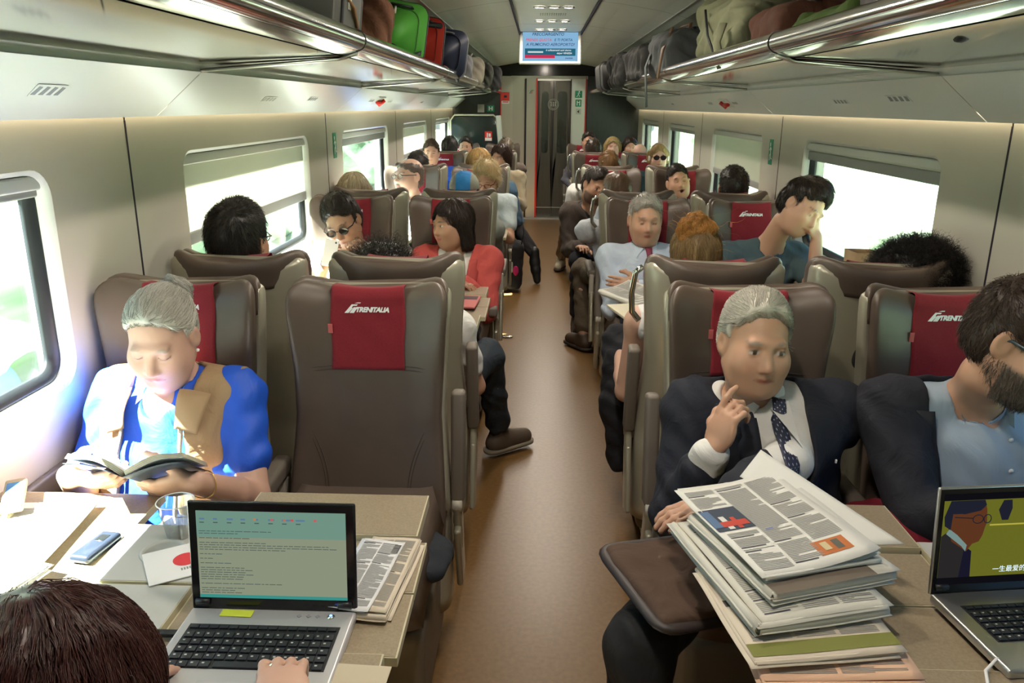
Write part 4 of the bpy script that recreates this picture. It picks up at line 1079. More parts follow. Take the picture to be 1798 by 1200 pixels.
def make_seat():
    root = empty('train_seat')
    b = MB(); rings = []
    for z in np.linspace(0.40, 1.045, 26): rings.append(back_ring(z, 1.0, 0.042))
    for t in np.linspace(0, 1, 9)[1:]:
        a = t*PI/2; rings.append(back_ring(1.045+0.055*math.sin(a), 1-0.26*(1-math.cos(a)), 0.042*(0.25+0.75*math.cos(a))))
    loft(rings, M['leather'], b)
    # stitched seams: under the head pad and round the side bolsters
    def seam(pts):
        b.tube([(x, seat_front(x, z)-0.0005, z+ear(x, z)) for x, z in pts], 0.0016, M['seam'], 5)
    for dz in (0, 0.010): seam([(x, 0.888+dz-0.25*x*x) for x in np.linspace(-0.200, 0.200, 22)])
    for sg in (-1, 1):
        for o in (0, 0.009):
            seam([(sg*(0.197-0.085*math.sin(min(1, t*1.5)*PI/2)+0.010*max(0, t-0.6)+o*0.8), 0.785-o*0.6-0.36*t) for t in np.linspace(0, 1, 24)])
            seam([(sg*(0.206+o*0.2), z) for z in np.linspace(0.90, 1.05, 12)])
    b.build('backrest', root)
    # red cloth over the headrest
    c = MB(); hw = 0.103
    def cov(u, v):
        x = (u-0.5)*2*hw*(1-0.02*math.sin(v*9)); s = v*0.262
        if s < 0.225: z = 0.885+s; y = seat_front(x, min(z, 1.06))-0.0035-0.0012*math.sin(x*60+z*25)*math.sin(z*40)
        else:
            a = (s-0.225)/0.037; z = 1.110-0.006*a; y = seat_front(x, 1.06)+0.010+0.055*a
        if 0.20 < s <= 0.225: y += (s-0.20)*0.5
        return (x, y, z+ear(x, 1.1)*min(1, s/0.2))
    c.grid(cov, 20, 26, M['red'], thick=0.0015)
    c.box((-hw-0.002, seat_front(-hw, 0.99)-0.005, 1.00), (0.006, 0.0015, 0.013), solid((0.55, 0.12, 0.12), 0.7))
    cv = c.build('headrest_cover', root)
    g = MB(); me = text_mesh('TRENITALIA', 0.0185, shear=0.30, offset=0.0009, extrude=0.0004, space=0.92)
    yl = seat_front(0, 1.055)-0.0068; fl = plane_frame((0.012, yl, 1.052), (1, 0, 0), (0, 0.24, 1))
    mesh_into(g, me, fl, M['white'])
    def poly(P):
        g.prism([(x-0.057, y+0.008) for x, y in P], -0.0003, 0.0006, M['white'], f=fl)
    poly([(-0.020, -0.017), (-0.009, -0.017), (0.004, -0.003), (0.0, -0.003), (0.004, 0.003), (0.014, 0.003), (0.017, 0.007), (0.0, 0.007), (-0.004, 0.002)])
    poly([(-0.006, -0.017), (0.006, -0.017), (0.014, -0.006), (0.019, -0.006), (0.023, -0.001), (0.006, -0.001)])
    poly([(-0.006, 0.010), (0.024, 0.010), (0.026, 0.0125), (-0.002, 0.0125)])
    g.build('logo', cv)
    # hard shell behind
    s = MB(); rings = []
    for z in np.linspace(0.16, 1.055, 26):
        w, wing, yc = seat_prof(max(z, 0.40)); w += 0.006; yb = np.interp(z, [0.16, 0.5, 0.8, 1.055], [0.17, 0.165, 0.195, 0.21]); dz = np.interp(z, [0.16, 0.45, 0.8, 1.055], [0.13, 0.085, 0.055, 0.036])
        yf = np.interp(z, [0.16, 0.40, 0.45, 1.055], [-0.05, 0.0, 0.015, (1.055-0.45)*0.24+0.004]); yb = max(yb, yf+0.03); pts = []
        for k in range(44):
            a = 2*PI*k/44; cc, ss = math.cos(a), math.sin(a)
            x = math.copysign(abs(cc)**0.4, cc)*w; wg = wing*0.9*max(0, (abs(x)/w-0.35)/0.65)**2
            y = (yf+yb)/2+math.copysign(abs(ss)**0.6, ss)*(yb-yf)/2-(wg if z > 0.45 else 0)*(1 if ss < 0 else 0.55)
            pts.append((x, y, z+ear(x, z)*0.9))
        rings.append(pts)
    for t in np.linspace(0, 1, 5)[1:]:
        a = t*PI/2; r0 = rings[25]; cx = 0; my = sum(p[1] for p in r0)/44
        rings.append([(p[0]*(1-0.22*(1-math.cos(a))), my+(p[1]-my)*(0.3+0.7*math.cos(a)), p[2]+0.030*math.sin(a)) for p in r0])
    loft(rings, M['shellp'], s)
    s.build('shell', root)
    # brown padded rim on the back of the headrest
    r = MB(); rings = []
    for z in np.linspace(1.005, 1.06, 5):
        rings.append([(p[0]*1.005, p[1]+0.050, p[2]) for p in back_ring(z, 1.0, 0.035)])
    for t in np.linspace(0, 1, 6)[1:]:
        a = t*PI/2; rings.append([(p[0], p[1]+0.050, p[2]) for p in back_ring(1.06+0.042*math.sin(a), 1-0.25*(1-math.cos(a)), 0.035*(0.3+0.7*math.cos(a)))])
    loft(rings, M['leather'], r); r.build('headrest_rim', root)
    q = MB()
    q.grid(lambda u, v: ((u-0.5)*0.44, 0.02-v*0.50, 0.452-0.05*max(0, v-0.82)**1.5*14*0.5+0.022*(abs(u-0.5)*2)**4-0.006), 16, 18, M['leather'], thick=0.11)
    q.build('seat_cushion', root)
    p = MB(); p.box((0, -0.14, 0.20), (0.20, 0.22, 0.13), M['armp'], bev=0.03); p.box((0, 0.0, 0.05), (0.17, 0.16, 0.05), M['shellp'], bev=0.02); p.build('base', root)
    return root
def make_arm(parent, side, up, narrow=False):
    x = side*0.247
    a = empty('armrest', (x, 0, 0)); a.parent = parent
    h = MB(); h.tube([(-0.014, 0.055, 0.475), (0.014, 0.055, 0.475)], 0.024, M['hinge'], 16)
    h.box((0, 0.08, 0.40), (0.012, 0.03, 0.085), M['shellp'], R=Matrix.Rotation(0.25, 3, 'X'), bev=0.01); h.box((0, 0.10, 0.30), (0.010, 0.045, 0.12), M['shellp'], R=Matrix.Rotation(0.3, 3, 'X'), bev=0.009)
    h.build('hinge', a)
    p = MB()
    if up: p.box((0, 0.095, 0.645), (0.020, 0.030, 0.165), M['armp'], R=Matrix.Rotation(-0.16, 3, 'X'), bev=0.012)
    else:
        p.box((0, -0.13, 0.600), (0.024, 0.185, 0.026), M['armp'], bev=0.014); p.box((0, 0.04, 0.54), (0.014, 0.03, 0.06), M['hinge'], bev=0.008)
    p.build('arm_pad', a)
def make_handle(parent, side):
    g = MB(); x = side*0.236
    g.tube([(x, 0.14, 1.09), (x+side*0.022, 0.135, 1.07), (x+side*0.030, 0.12, 1.00), (x+side*0.024, 0.11, 0.93), (x, 0.115, 0.90)], [(0.010, 0.014)]*5, M['chrome'], 10)
    g.build('grab_handle', parent)
SEAT0 = make_seat()
first = [True]
def seat(x, y, face, label, aisle, up, centre_arm=True):
    """aisle: -1/+1 world side of the aisle, 0 none"""
    if first[0]: s = SEAT0; first[0] = False
    else: s = copy_tree(SEAT0, keep=lambda c: not c.name.startswith(('armrest', 'grab')))
    s.location = (x, y, 0); s.rotation_euler = (0, 0, 0 if face > 0 else PI)
    tag(s, label, 'seat', 'brown leather seats along the aisle')
    if aisle:
        loc = aisle*(1 if face > 0 else -1); make_arm(s, loc, up)
        if face < 0 and aisle < 0: make_handle(s, loc)
        if centre_arm: make_arm(s, -loc*1.045, False)
    return s
XS = {'lw': -1.005, 'la': -0.47, 'ra': 0.585, 'rw': 1.13}
FR = [2.05, 4.20, 6.33, 8.45, 10.55]      # rows facing the camera (backrest foot)
BR = [0.30, 2.76, 4.93, 7.05, 9.17]              # rows facing away
who_f = {'lw': ['with the silver-haired woman reading', 'with the young man holding a white phone', 'behind the bald man with glasses and goatee', 'with the smiling boy in a blue shirt', 'in the last left row beside the window'],
         'la': ['left empty, first beside the aisle', 'with the woman in a coral blazer', 'with the blonde woman in a pale shirt', 'behind the dark-haired woman in beige', 'in the last left row beside the aisle'],
         'ra': ['with the grey-haired man in a navy suit', 'with the grey-haired man in a burgundy tie', 'with the bearded man in a dark jacket', 'with the man in a white shirt, far right side', 'in the last right row beside the aisle'],
         'rw': ['with the bearded man leaning over his laptop', 'with the man in a teal T-shirt', 'with the sleeping man in a grey top', 'with the blonde woman in sunglasses', 'in the last right row beside the window']}
who_b = {'lw': ['by the left window, nearest the camera', 'holding the black-haired man seen from behind', 'holding the pale-haired passenger by the left window', 'holding a dark-haired passenger behind the smiling boy', 'far left, by the window in front of the last row'],
         'la': ['under the auburn-haired woman at the silver laptop', 'hiding the curly-haired passenger with a leg in the aisle', 'holding the passenger in a blue cap', 'holding the blonde passenger seen from behind', 'far left, beside the aisle in front of the last row'],
         'ra': ['beside the aisle on the right, nearest the camera', 'holding the woman with the messy ginger bun', 'holding the balding man in a pale blue shirt', 'holding a brown-haired passenger near the far right aisle', 'far right, beside the aisle in front of the last row'],
         'rw': ['by the right window, nearest the camera', 'holding the woman with black curly hair', 'holding the man with cropped dark hair seen from behind', 'holding a passenger behind the blonde in sunglasses', 'far right, by the window in front of the last row']}
for k in ('lw', 'la', 'ra', 'rw'):
    sd_ = {'lw': 0, 'la': 1, 'ra': -1, 'rw': 0}[k]
    for i, y in enumerate(FR): seat(XS[k], y, 1, 'brown leather seat facing the camera, ' + who_f[k][i], sd_, i != 1 or k == 'ra')
    for i, y in enumerate(BR):
        if i == 0: continue
        seat(XS[k], y, -1, 'brown leather seat facing away, ' + who_b[k][i], sd_, i == 1)

# ------------------------------------------------------------------ tables
def table(sgn, cy, label):
    """sgn -1 left, +1 right; x runs from the wall to the aisle"""
    xw = XL+0.01 if sgn < 0 else XR-0.01
    X = (lambda a: xw-sgn*a)   # distance from the wall
    root = empty('folding_table', (0, cy, 0), 0, label, 'table')
    T = 0.73; T0 = 0.712
    def slab(a0, a1, y0, y1, name, z1=T, z0=T0, m='tabletop', bow=False, edge=True):
        b = MB(); pts = []
        if bow:
            for t in np.linspace(0, 1, 14): pts.append((X(a1-0.035+0.035*math.sin(t*PI)), y0+(y1-y0)*t))
            pts += [(X(a0), y1), (X(a0), y0)]
        else: pts = [(X(a1), y0), (X(a1), y1), (X(a0), y1), (X(a0), y0)]
        if sgn > 0: pts = pts[::-1]
        b.prism(pts, z0, z1-0.001, M['tableedge']); cx = sum(p[0] for p in pts)/len(pts); c2 = sum(p[1] for p in pts)/len(pts)
        b.prism([(cx+(p[0]-cx)*0.985, c2+(p[1]-c2)*0.975) for p in pts], z1-0.001, z1, M[m])
        return b.build(name, root)
    slab(0.61, 1.02, -0.18, -0.003, 'tabletop', bow=False); slab(0.61, 1.02, 0.003, 0.18, 'tabletop', bow=False)
    slab(0.61, 1.00, 0.186, 0.365, 'folding_leaf', z1=T+0.012, z0=T-0.014); slab(0.61, 1.00, -0.365, -0.186, 'folding_leaf', z1=T+0.012, z0=T-0.014)
    slab(0.0, 0.385, -0.365, -0.003, 'tabletop'); slab(0.0, 0.385, 0.003, 0.365, 'tabletop')
    for y0, y1 in ((0.004, 0.215), (-0.215, -0.004)):
        o = slab(0.39, 0.605, y0, y1, 'cup_tray', z1=T+0.008, m='tray')
        b = MB(); c = (X(0.50), (y0+y1)/2)
        b.lathe([(0.046, 0.0), (0.043, 0.004), (0.039, 0.004), (0.037, 0.0005), (0.0, 0.0005)], (c[0], c[1], T+0.0075), M['tray'], 32); b.build('cup_ring', o)
    b = MB(); b.box((X(0.50), 0, 0.36), (0.045, 0.10, 0.36), M['shellp'], bev=0.02); b.box((X(0.50), 0, 0.02), (0.10, 0.16, 0.02), M['shellp'], bev=0.01); b.box((X(0.5), 0, 0.70), (0.40, 0.03, 0.012), M['black']); b.build('pedestal', root)
    return root
CY = [1.28, 3.48, 5.63, 7.75, 9.86]
nm = ['nearest the camera, under the laptops and papers', 'in the second bay', 'in the third bay', 'in the fourth bay', 'in the farthest bay']
for i, c in enumerate(CY):
    table(-1, c, 'brown folding table on the left, ' + (nm[i] if i else 'under the silver laptop and the empty cup')); table(1, c, 'brown folding table on the right, ' + (nm[i] if i else 'under the newspapers and the film laptop'))
# brown ledge along each wall beside the seats
for n_, (x, sgn) in enumerate(((XL, 1), (XR, -1))):
    b = MB(); b.box((x+sgn*0.012, 5.5, 0.66), (0.012, 6.35, 0.035), M['armp'], bev=0.01); struct('trim_%d' % (n_+3), b)
# ------------------------------------------------------------------ hair styles, glasses, ties, collars
def down(P, N): return np.array([0, 0, -1.0])[None, :]*np.ones((len(P), 1))
def bob_hair(col, low=-0.13, full=0.020, h=0.006, n=2500, ln=0.10, wd=0.0010, face=0.055, part=0.0, wave=0.0, colf=None, spread=0.25, frontcut=-0.035, side=0.0):
    def f(info):
        H = info['H']; R, s, c = H['R'], H['s'], H['c']; L = lambda *p: LOC(H, p); sd = Sdf()
        sd.ell(L(0, 0.020, 0.040), V3(0.076+full, 0.098+full, 0.085+full*0.8)*s, R, k=0.01)
        for q in (-1, 1):
            sd.cone(L(q*(0.070+full*0.4), 0.020, 0.02), L(q*(0.072+full*0.6+side), 0.020, low+0.03), 0.034*s, 0.030*s, k=0.04*s)
        sd.cone(L(0, 0.065, 0.01), L(0, 0.065, low+0.02), 0.062*s, 0.052*s, k=0.05*s)
        def cut(P):
            q = ((P-c) @ R)/s; x, y, z = q[..., 0], q[..., 1], q[..., 2]
            edge = face+0.012-0.35*np.abs(x-part)
            inner = np.minimum(0.067-np.abs(x), np.minimum(-0.010-y, edge-z))
            return -inner*s*0.9
        sd.func(cut, 's', 0.010)
        sd.func(lambda P: (lambda q: (np.sqrt((q[..., 0]/1.0)**2+((q[..., 1]+0.10)/1.15)**2+((q[..., 2]+0.02)/1.3)**2)-0.075)*s)(((P-c) @ R)/s), 's', 0.01)
        sd.cutplane(L(0, 0, low), R @ V3(0, 0, -1), k=0.02)
        sd.warp(lambda P: 0.0025*np.sin(P[..., 0]*130+3*np.sin(P[..., 2]*40))*np.sin(P[..., 1]*110)+wave*np.sin(P[..., 2]*90+P[..., 0]*30))
        top = L(part, 0.03, 0.13)
        def flow(P, N):
            o = P-top; o = o/(np.linalg.norm(o, axis=1, keepdims=True)+1e-6); return o*0.8+(R @ V3(0, 0.10, -0.7))[None, :]
        hair_obj(info, sd, h, col, [dict(n=n, length=ln*s, width=wd, flow=flow, lift=0.05, col=col, spread=spread, colj=0.45, segs=6)] if n else None, colf=colf)
    return f
def curly_hair(col, r=0.125, h=0.008, n=2500, ln=0.035, off=(0, 0.02, 0.04), squash=(1, 1, 0.95), wd=0.0015, low=-0.10, curl=0.008, cf=1400, mat_='hairm'):
    def f(info):
        H = info['H']; R, s = H['R'], H['s']; L = lambda *p: LOC(H, p); sd = Sdf()
        sd.ell(L(*off), V3(r*squash[0], r*squash[1], r*squash[2])*s, R, k=0.03); sd.ell(L(0, 0.05, -0.03), V3(0.08, 0.07, 0.09)*s, R, k=0.03)
        sd.func(lambda P: (lambda q: (np.sqrt((q[..., 0]/0.95)**2+((q[..., 1]+0.11))**2+((q[..., 2]+0.02)/1.2)**2)-0.075)*s)(((P-H['c']) @ R)/s), 's', 0.01)
        sd.cutplane(L(0, 0, low), R @ V3(0, 0, -1), k=0.02)
        sd.warp(lambda P: 0.006*np.sin(P[..., 0]*120+2*np.sin(P[..., 2]*70))*np.sin(P[..., 1]*115+P[..., 2]*60)*np.sin(P[..., 2]*105+1))
        fl = lambda P, N: np.random.RandomState(3).normal(0, 1, P.shape)
        hair_obj(info, sd, h, col, [dict(n=n, length=ln*s, width=wd, flow=fl, lift=0.8, curl=curl, curlf=cf, segs=10, col=col, colj=0.5)])
    return f
def bun_hair(col, bcol, h=0.006, bun=(0, 0.085, 0.095), br=0.055, n=1800, messy=1.0, bn=900, hl=0.060, th=0.012):
    def f(info):
        H = info['H']; R, s = H['R'], H['s']; L = lambda *p: LOC(H, p); bc = L(*bun)
        short_hair(col, h=h, thick=th, top=th+0.004, hairline=hl, temple=-0.25, n=n, ln=0.06, lift=0.03*messy, spread=0.3*messy, back=-0.08, colj=0.4, flow=lambda P, N: bc[None, :]-P)(info)
        sd = Sdf(); sd.ell(bc, V3(br*1.15, br*0.9, br)*s, R, k=0.01)
        for k in range(5):
            a = k*1.3; sd.cone(bc+R @ V3(br*0.8*math.cos(a), 0, br*0.8*math.sin(a)), bc+R @ V3(br*0.9*math.cos(a+1.6), 0.02, br*0.9*math.sin(a+1.6)), 0.020*s, k=0.012)
        sd.warp(lambda P: 0.003*np.sin(P[..., 0]*160)*np.sin(P[..., 1]*140+P[..., 2]*120))
        def fl(P, N):
            o = P-bc; t = np.cross(o, R @ V3(0.3, 1, 0.2)); return t+np.random.RandomState(5).normal(0, 0.02*messy, P.shape)
        st = [dict(n=bn, length=0.09*s, width=0.0009, flow=fl, lift=0.10*messy, curl=0.003*messy, col=bcol, segs=8, colj=0.45, spread=0.7*messy)]
        if messy > 0.5: st.append(dict(n=60, length=0.10, width=0.0007, flow=lambda P, N: np.random.RandomState(8).normal(0, 1, P.shape), lift=0.7, curl=0.006, col=bcol, segs=9, colj=0.4))
        hair_obj(info, sd, h, bcol, st, name='hair_bun')
    return f
def glasses(info, col=(0.01, 0.01, 0.01), tint=(0.9, 0.9, 0.9), r=(0.0235, 0.018), th=0.0016, dark=False, y=-0.106, z=0.006, temple=0.003, name='glasses'):
    H = info['H']; L = lambda *p: Vector(LOC(H, p)); s = H['s']; b = MB(); m = solid(col, 0.25)
    for q in (-1, 1):
        b.tube([L(q*0.033+r[0]*math.cos(a), y+0.006*abs(math.cos(a)), z+r[1]*math.sin(a)) for a in np.linspace(0, 2*PI, 24, endpoint=False)], th*s, m, 6, close=True)
        b.tube([L(q*0.056, y+0.006, z+0.007), L(q*0.076, y+0.030, z+0.006), L(q*0.080, 0.000, z+0.006), L(q*0.079, 0.022, z-0.006)], [(temple, th*0.9)]*4, m, 6)
    b.tube([L(-0.010, y, z+0.004), L(0, y-0.002, z+0.007), L(0.010, y, z+0.004)], th*s, m, 6); o = b.build(name, info['root'])
    g = MB(); lm = solid((0.012, 0.01, 0.01), 0.08) if dark else M['lens']
    for q in (-1, 1):
        pts = [L(q*0.033+r[0]*0.97*math.cos(a), y+0.006*abs(math.cos(a)), z+r[1]*0.97*math.sin(a)) for a in np.linspace(0, 2*PI, 24, endpoint=False)]
        g.add(pts, [tuple(range(24))], lm)
    g.build('lens', o); return o
M['lens'] = glass_mat('spectacle_lens', (0.97, 0.98, 0.98), 0.08)
def drape(info, sdf, x, z, off=0.002, y0=0.30):
    """point on the chest of a seated figure at (x, z) relative to the base"""
    F = info['F']; p = V3(x, info['shc'][1]+F*y0, z)
    for _ in range(40):
        d = float(sdf.at(p))-off
        p = p-V3(0, F, 0)*d*0.85
        if abs(d) < 0.0008: break
    if abs(p[1]-info['shc'][1]) > 0.5: p = V3(x, info['hip'][1]+F*0.10, z)
    return p
def strip(info, pts, widths, m, name, off=0.003, thick=0.002, sdf=None, n=22, parent=None):
    """a band draped down the front: pts (x, z) polyline"""
    sdf = sdf or info['shirt']; P = np.array(pts, float); T = np.linspace(0, len(P)-1, n+1); b = MB(); F = info['F']
    def fn(u, v):
        t = u*(len(P)-1); x = np.interp(t, range(len(P)), P[:, 0]); z = np.interp(t, range(len(P)), P[:, 1]); w = np.interp(t, range(len(P)), widths)
        i = min(int(t), len(P)-2); d = nrm(P[i+1]-P[i]); x2 = x-d[1]*w*(v-0.5); z2 = z+d[0]*w*(v-0.5)
        q = drape(info, sdf, x2, z2, off+0.003*(1-(2*v-1)**2)); return q
    b.grid(fn, n, 4, m, thick=thick if F < 0 else -thick); return b.build(name, parent or info['root'])
def collar(info, col, h=0.030, notch=0.030, tips=True, r=0.066):
    nb, shc, F = info['nb'], info['shc'], info['F']; d = nrm(nb-shc); a = shc+d*0.058+V3(0, F*0.006, 0); e = a+d*(h+0.016)
    sd = Sdf(); sd.cone(a, e, r+0.010, r*0.93, k=0.005); sd.cone(a-d*0.05, e+d*0.05, r+0.001, r*0.86, k=0.003, mode='s')
    sd.cutplane(e, d, k=0.003)
    if notch: sd.func(lambda P: np.maximum(np.abs(P[..., 0]-a[0])-notch*np.clip((P[..., 2]-a[2]+0.01)/0.04, 0.05, 1.6), -(P[..., 1]-a[1])*F), 's', 0.003)
    o = body_obj('collar', sd, 0.0045, M['cloth'], flat(col), info['root'])
    if tips:
        b = MB()
        for q in (-1, 1):
            V = []
            for (x, z) in ((0.012, 0.010), (0.060, 0.022), (0.050, -0.030)):
                p = drape(info, info['shirt'], a[0]+q*x, a[2]+z, 0.010); V.append(p)
            b.add(V, [(0, 1, 2)], solid(col, 0.8)); b.add([p+V3(0, -F*0.003, 0) for p in V], [(2, 1, 0)], solid(col, 0.8))
        b.build('collar_point', info['root'])
    return o
def tie(info, m, x0=0, dx=0.0, ln=0.36, w=0.075):
    shc = info['shc']; z0 = shc[2]+0.072; xa = shc[0]+x0
    o = strip(info, [(xa, z0), (xa+dx*0.1, z0-0.035), (xa+dx*0.15, z0-0.045), (xa+dx*0.6, z0-ln*0.7), (xa+dx, z0-ln)], [0.036, 0.026, 0.030, w, w*0.9], m, 'tie', off=0.013)
    return o
def watch(info, q, label=None):
    S, E_, Hn = info['arm'][q]; d = nrm(Hn-E_); c = Hn-d*0.018; b = MB(); R = Vector(d).to_track_quat('Z', 'Y').to_matrix()
    b.lathe([(0.029, -0.010), (0.033, -0.008), (0.033, 0.008), (0.029, 0.010)], Vector(c), M['alu'], 20, R=R); o = b.build('watch', info['root'])
    up = V3(0, -0.75, 0.65); up = nrm(up-d*up.dot(d)); Rf = Vector(up).to_track_quat('Z', 'Y').to_matrix(); b = MB()
    b.lathe([(0.021, -0.002), (0.022, 0.006), (0.018, 0.008)], Vector(c+up*0.030), M['alu'], 20, R=Rf); b.lathe([(0.0, 0.0082), (0.018, 0.0082)], Vector(c+up*0.030), M['black'], 20, R=Rf); b.build('watch_case', o)

NAVY = (0.010, 0.013, 0.024)
# 1 woman at the laptop, seen from behind and above
i1 = person((-0.47, 0.42), -1, 'woman with dark auburn hair and tortoise glasses at the silver laptop', head=(-0.445, 0.590, 1.035), hrot=(0.35, 0, -0.1), hs=1.0, skin='fair', res=0.0065, hipz=0.53,
       top=(0.10, 0.02, 0.05), hands={'r': (-0.345, 0.888, 0.790), 'l': (-0.60, 0.90, 0.77)}, elbows={'r': (-0.15, 0.5, 0.6), 'l': (-0.8, 0.5, 0.6)}, shoulders=(-0.450, 0.440, 0.845),
       handopt={'r': dict(dir=(-0.22, 0.95, 0.08), curl=[0.55, 0.6, 0.65, 0.7]), 'l': dict(dir=(0.1, 1, 0.0), curl=0.5)}, trousers=(0.03, 0.03, 0.04), lower=False,
       hairf=lambda i: (bob_hair((0.050, 0.013, 0.012), low=-0.13, full=0.022, h=0.005, n=12000, ln=0.075, wd=0.0005, spread=0.5, part=0.02)(i), glasses(i, (0.20, 0.06, 0.01), temple=0.005, th=0.003)))
tp = V3(*i1['tips']['r'][1])
b = MB(); c = tp-V3(-0.004, 0.034, -0.026); b.tube([Vector(c)+Vector((0.0105*math.cos(a), 0.002*math.sin(a), 0.0105*math.sin(a))) for a in np.linspace(0, 2*PI, 16, endpoint=False)], 0.002, solid((0.8, 0.6, 0.2), 0.25, 1.0), 6, close=True); b.box(Vector(c)+Vector((0, 0, 0.012)), (0.009, 0.006, 0.004), M['chrome'], bev=0.002)
b.build('ring', i1['root'])
# 2 silver-haired woman reading
vest = (0.36, 0.24, 0.13)
i2 = person((-0.985, 1.915), 1, 'silver-haired woman in a blue polo and beige vest reading a paperback', head=(-0.951, 1.915, 1.030), hrot=(0.42, 0.05, 0.10), hs=1.0, skin='fair', res=0.0055, bulk=1.12, sw=0.165,
       top=(0.012, 0.10, 0.66), sleeve='short', neck_open=0.75, tshirt_mat='silky', hands={'r': (-0.775, 1.64, 0.765), 'l': (-1.085, 1.66, 0.765)}, elbows={'r': (-0.68, 1.90, 0.5), 'l': (-1.2, 1.85, 0.5)},
       handopt={'r': dict(dir=(-0.90, -0.15, -0.10), palm=(0.0, 0.75, 0.55), curl=0.7, fist=0.4), 'l': dict(dir=(0.85, -0.25, 0.0), palm=(0.1, 0.70, 0.6), curl=0.6)},
       jacket=dict(col=vest, sleeve=0, vtop=0.03, open=0.055, vbottom=0.6, name='vest'), trousers=(0.02, 0.025, 0.06), headopt=dict(brow=(0.3, 0.25, 0.2), closed=True, lips=(0.5, 0.18, 0.16)),
       hairf=lambda i: bun_hair((0.46, 0.45, 0.40), (0.46, 0.45, 0.42), h=0.005, bun=(0.01, 0.10, 0.055), br=0.032, messy=0.3, n=6000, bn=300, hl=0.074, th=0.007)(i))
collar(i2, (0.30, 0.42, 0.62), h=0.010, notch=0.05, tips=True)
def extras2(i):
    H = i['H']; b = MB(); b.lathe([(0.0, -0.005), (0.004, -0.003), (0.005, 0), (0.004, 0.003), (0, 0.005)], Vector(LOC(H, (0.082, 0.0, -0.040))), M['white'], 10); b.lathe([(0.0, -0.005), (0.004, -0.003), (0.005, 0), (0.004, 0.003), (0, 0.005)], Vector(LOC(H, (-0.082, 0.0, -0.040))), M['white'], 10); b.build('pearl_earring', i['root'])
    S, E_, Hn = i['arm']['r']; d = nrm(Hn-E_); R = Vector(d).to_track_quat('Z', 'Y').to_matrix(); gold = solid((0.75, 0.50, 0.15), 0.3, 1.0)
    b = MB(); b.tube([Vector(Hn-d*0.03)+R @ Vector((0.032*math.cos(a), 0.032*math.sin(a), 0.006*math.sin(2*a))) for a in np.linspace(0, 2*PI, 24, endpoint=False)], 0.0014, gold, 6, close=True); b.build('bracelet', i['root'])
    for q in (-1, 1): strip(i, [(i['shc'][0]+q*0.068, i['shc'][2]+0.05), (i['shc'][0]+q*0.078, i['shc'][2]-0.08), (i['shc'][0]+q*0.070, i['shc'][2]-0.33)], [0.010, 0.010, 0.010], solid((0.50, 0.44, 0.33), 0.7), 'vest_piping', off=0.020)
    for q in (-1, 1):
        s_ = i['shc']; b = MB()
        b.grid(lambda u, v, q=q: drape(i, i['shirt'], s_[0]+q*(0.062+0.070*u*(1-0.25*v)), s_[2]+0.060-0.085*v-0.02*u, 0.024), 8, 8, solid(vest, 0.8), thick=0.003*(q))
        b.build('vest_collar', i['root'])
extras2(i2)
# 3 black-haired man behind
i3 = person((-1.02, 2.90), -1, 'man with thick black hair and glasses seen from behind at the left window', head=(-1.04, 2.74, 1.140), hrot=(0.05, 0, -0.15), hs=1.04, skin='tan', res=0.009, top=(0.30, 0.33, 0.36), hairf=short_hair((0.016, 0.014, 0.012), h=0.006, thick=0.018, top=0.026, n=3500, ln=0.030, wd=0.0010, back=-0.085))
glasses(i3)
# 4 curly-haired passenger with a leg in the aisle
person((-0.47, 2.92), -1, 'curly-haired passenger hidden behind the empty seat, jeans and brown shoe in the aisle', head=(-0.56, 2.80, 0.985), skin='light', res=0.009, top=(0.75, 0.75, 0.72), sleeve='short',
       hands={'r': (-0.36, 3.15, 0.62), 'l': (-0.6, 3.2, 0.62)}, elbows={'r': (-0.20, 2.9, 0.5), 'l': (-0.9, 2.9, 0.5)}, shoulders=(-0.490, 2.840, 0.805), sw=0.19,
       legs={'r': dict(knee=(-0.21, 3.30, 0.56), ankle=(-0.17, 3.50, 0.12), toe=(0.75, 0.6, 0.0)), 'sole': (0.22, 0.19, 0.14)}, trousers=(0.022, 0.032, 0.045), shoes=(0.10, 0.075, 0.055), hairf=curly_hair((0.012, 0.010, 0.009), r=0.105, n=1600, ln=0.06, curl=0.009, wd=0.0012))
# 5 young man with a phone
i5 = person((-0.98, 4.07), 1, 'young man in a white T-shirt holding a white phone', head=(-1.010, 4.10, 1.015), hrot=(0.42, -0.25, -0.15), hs=1.06, skin='olive', res=0.0075, top=(0.78, 0.78, 0.78), sleeve='elbow', neck_open=0.5,
       hands={'l': (-1.06, 3.86, 0.815), 'r': (-0.84, 3.87, 0.845)}, elbows={'l': (-1.2, 4.0, 0.5), 'r': (-0.70, 4.05, 0.5)}, handopt={'l': dict(dir=(0.35, -0.15, 0.9), palm=(0.55, 0.35, 0.1), curl=0.7), 'r': dict(dir=(-0.45, 0.1, 0.9), palm=(-0.8, 0.5, 0), curl=0.8)},
       trousers=(0.03, 0.035, 0.05), headopt=dict(closed=True, brow=(0.02, 0.015, 0.01)), hairf=lambda i: (short_hair((0.018, 0.013, 0.010), h=0.006, thick=0.010, top=0.036, n=2600, ln=0.032, wd=0.0011)(i), glasses(i, dark=True)))
b = MB(); b.box((0, 0, 0), (0.034, 0.004, 0.066), M['white'], bev=0.004); o = b.build('smartphone', loc=(-1.01, 3.815, 0.905), rot=(-0.35, 0.25, 0.35)); tag(o, 'white phone in the hands of the young man in a white T-shirt', 'phone')
b = MB(); b.lathe([(0, 0), (0.005, 0)], (0.02, -0.0045, 0.055), M['black'], 10, R=Matrix.Rotation(PI/2, 3, 'X')); b.build('camera_lens', o)
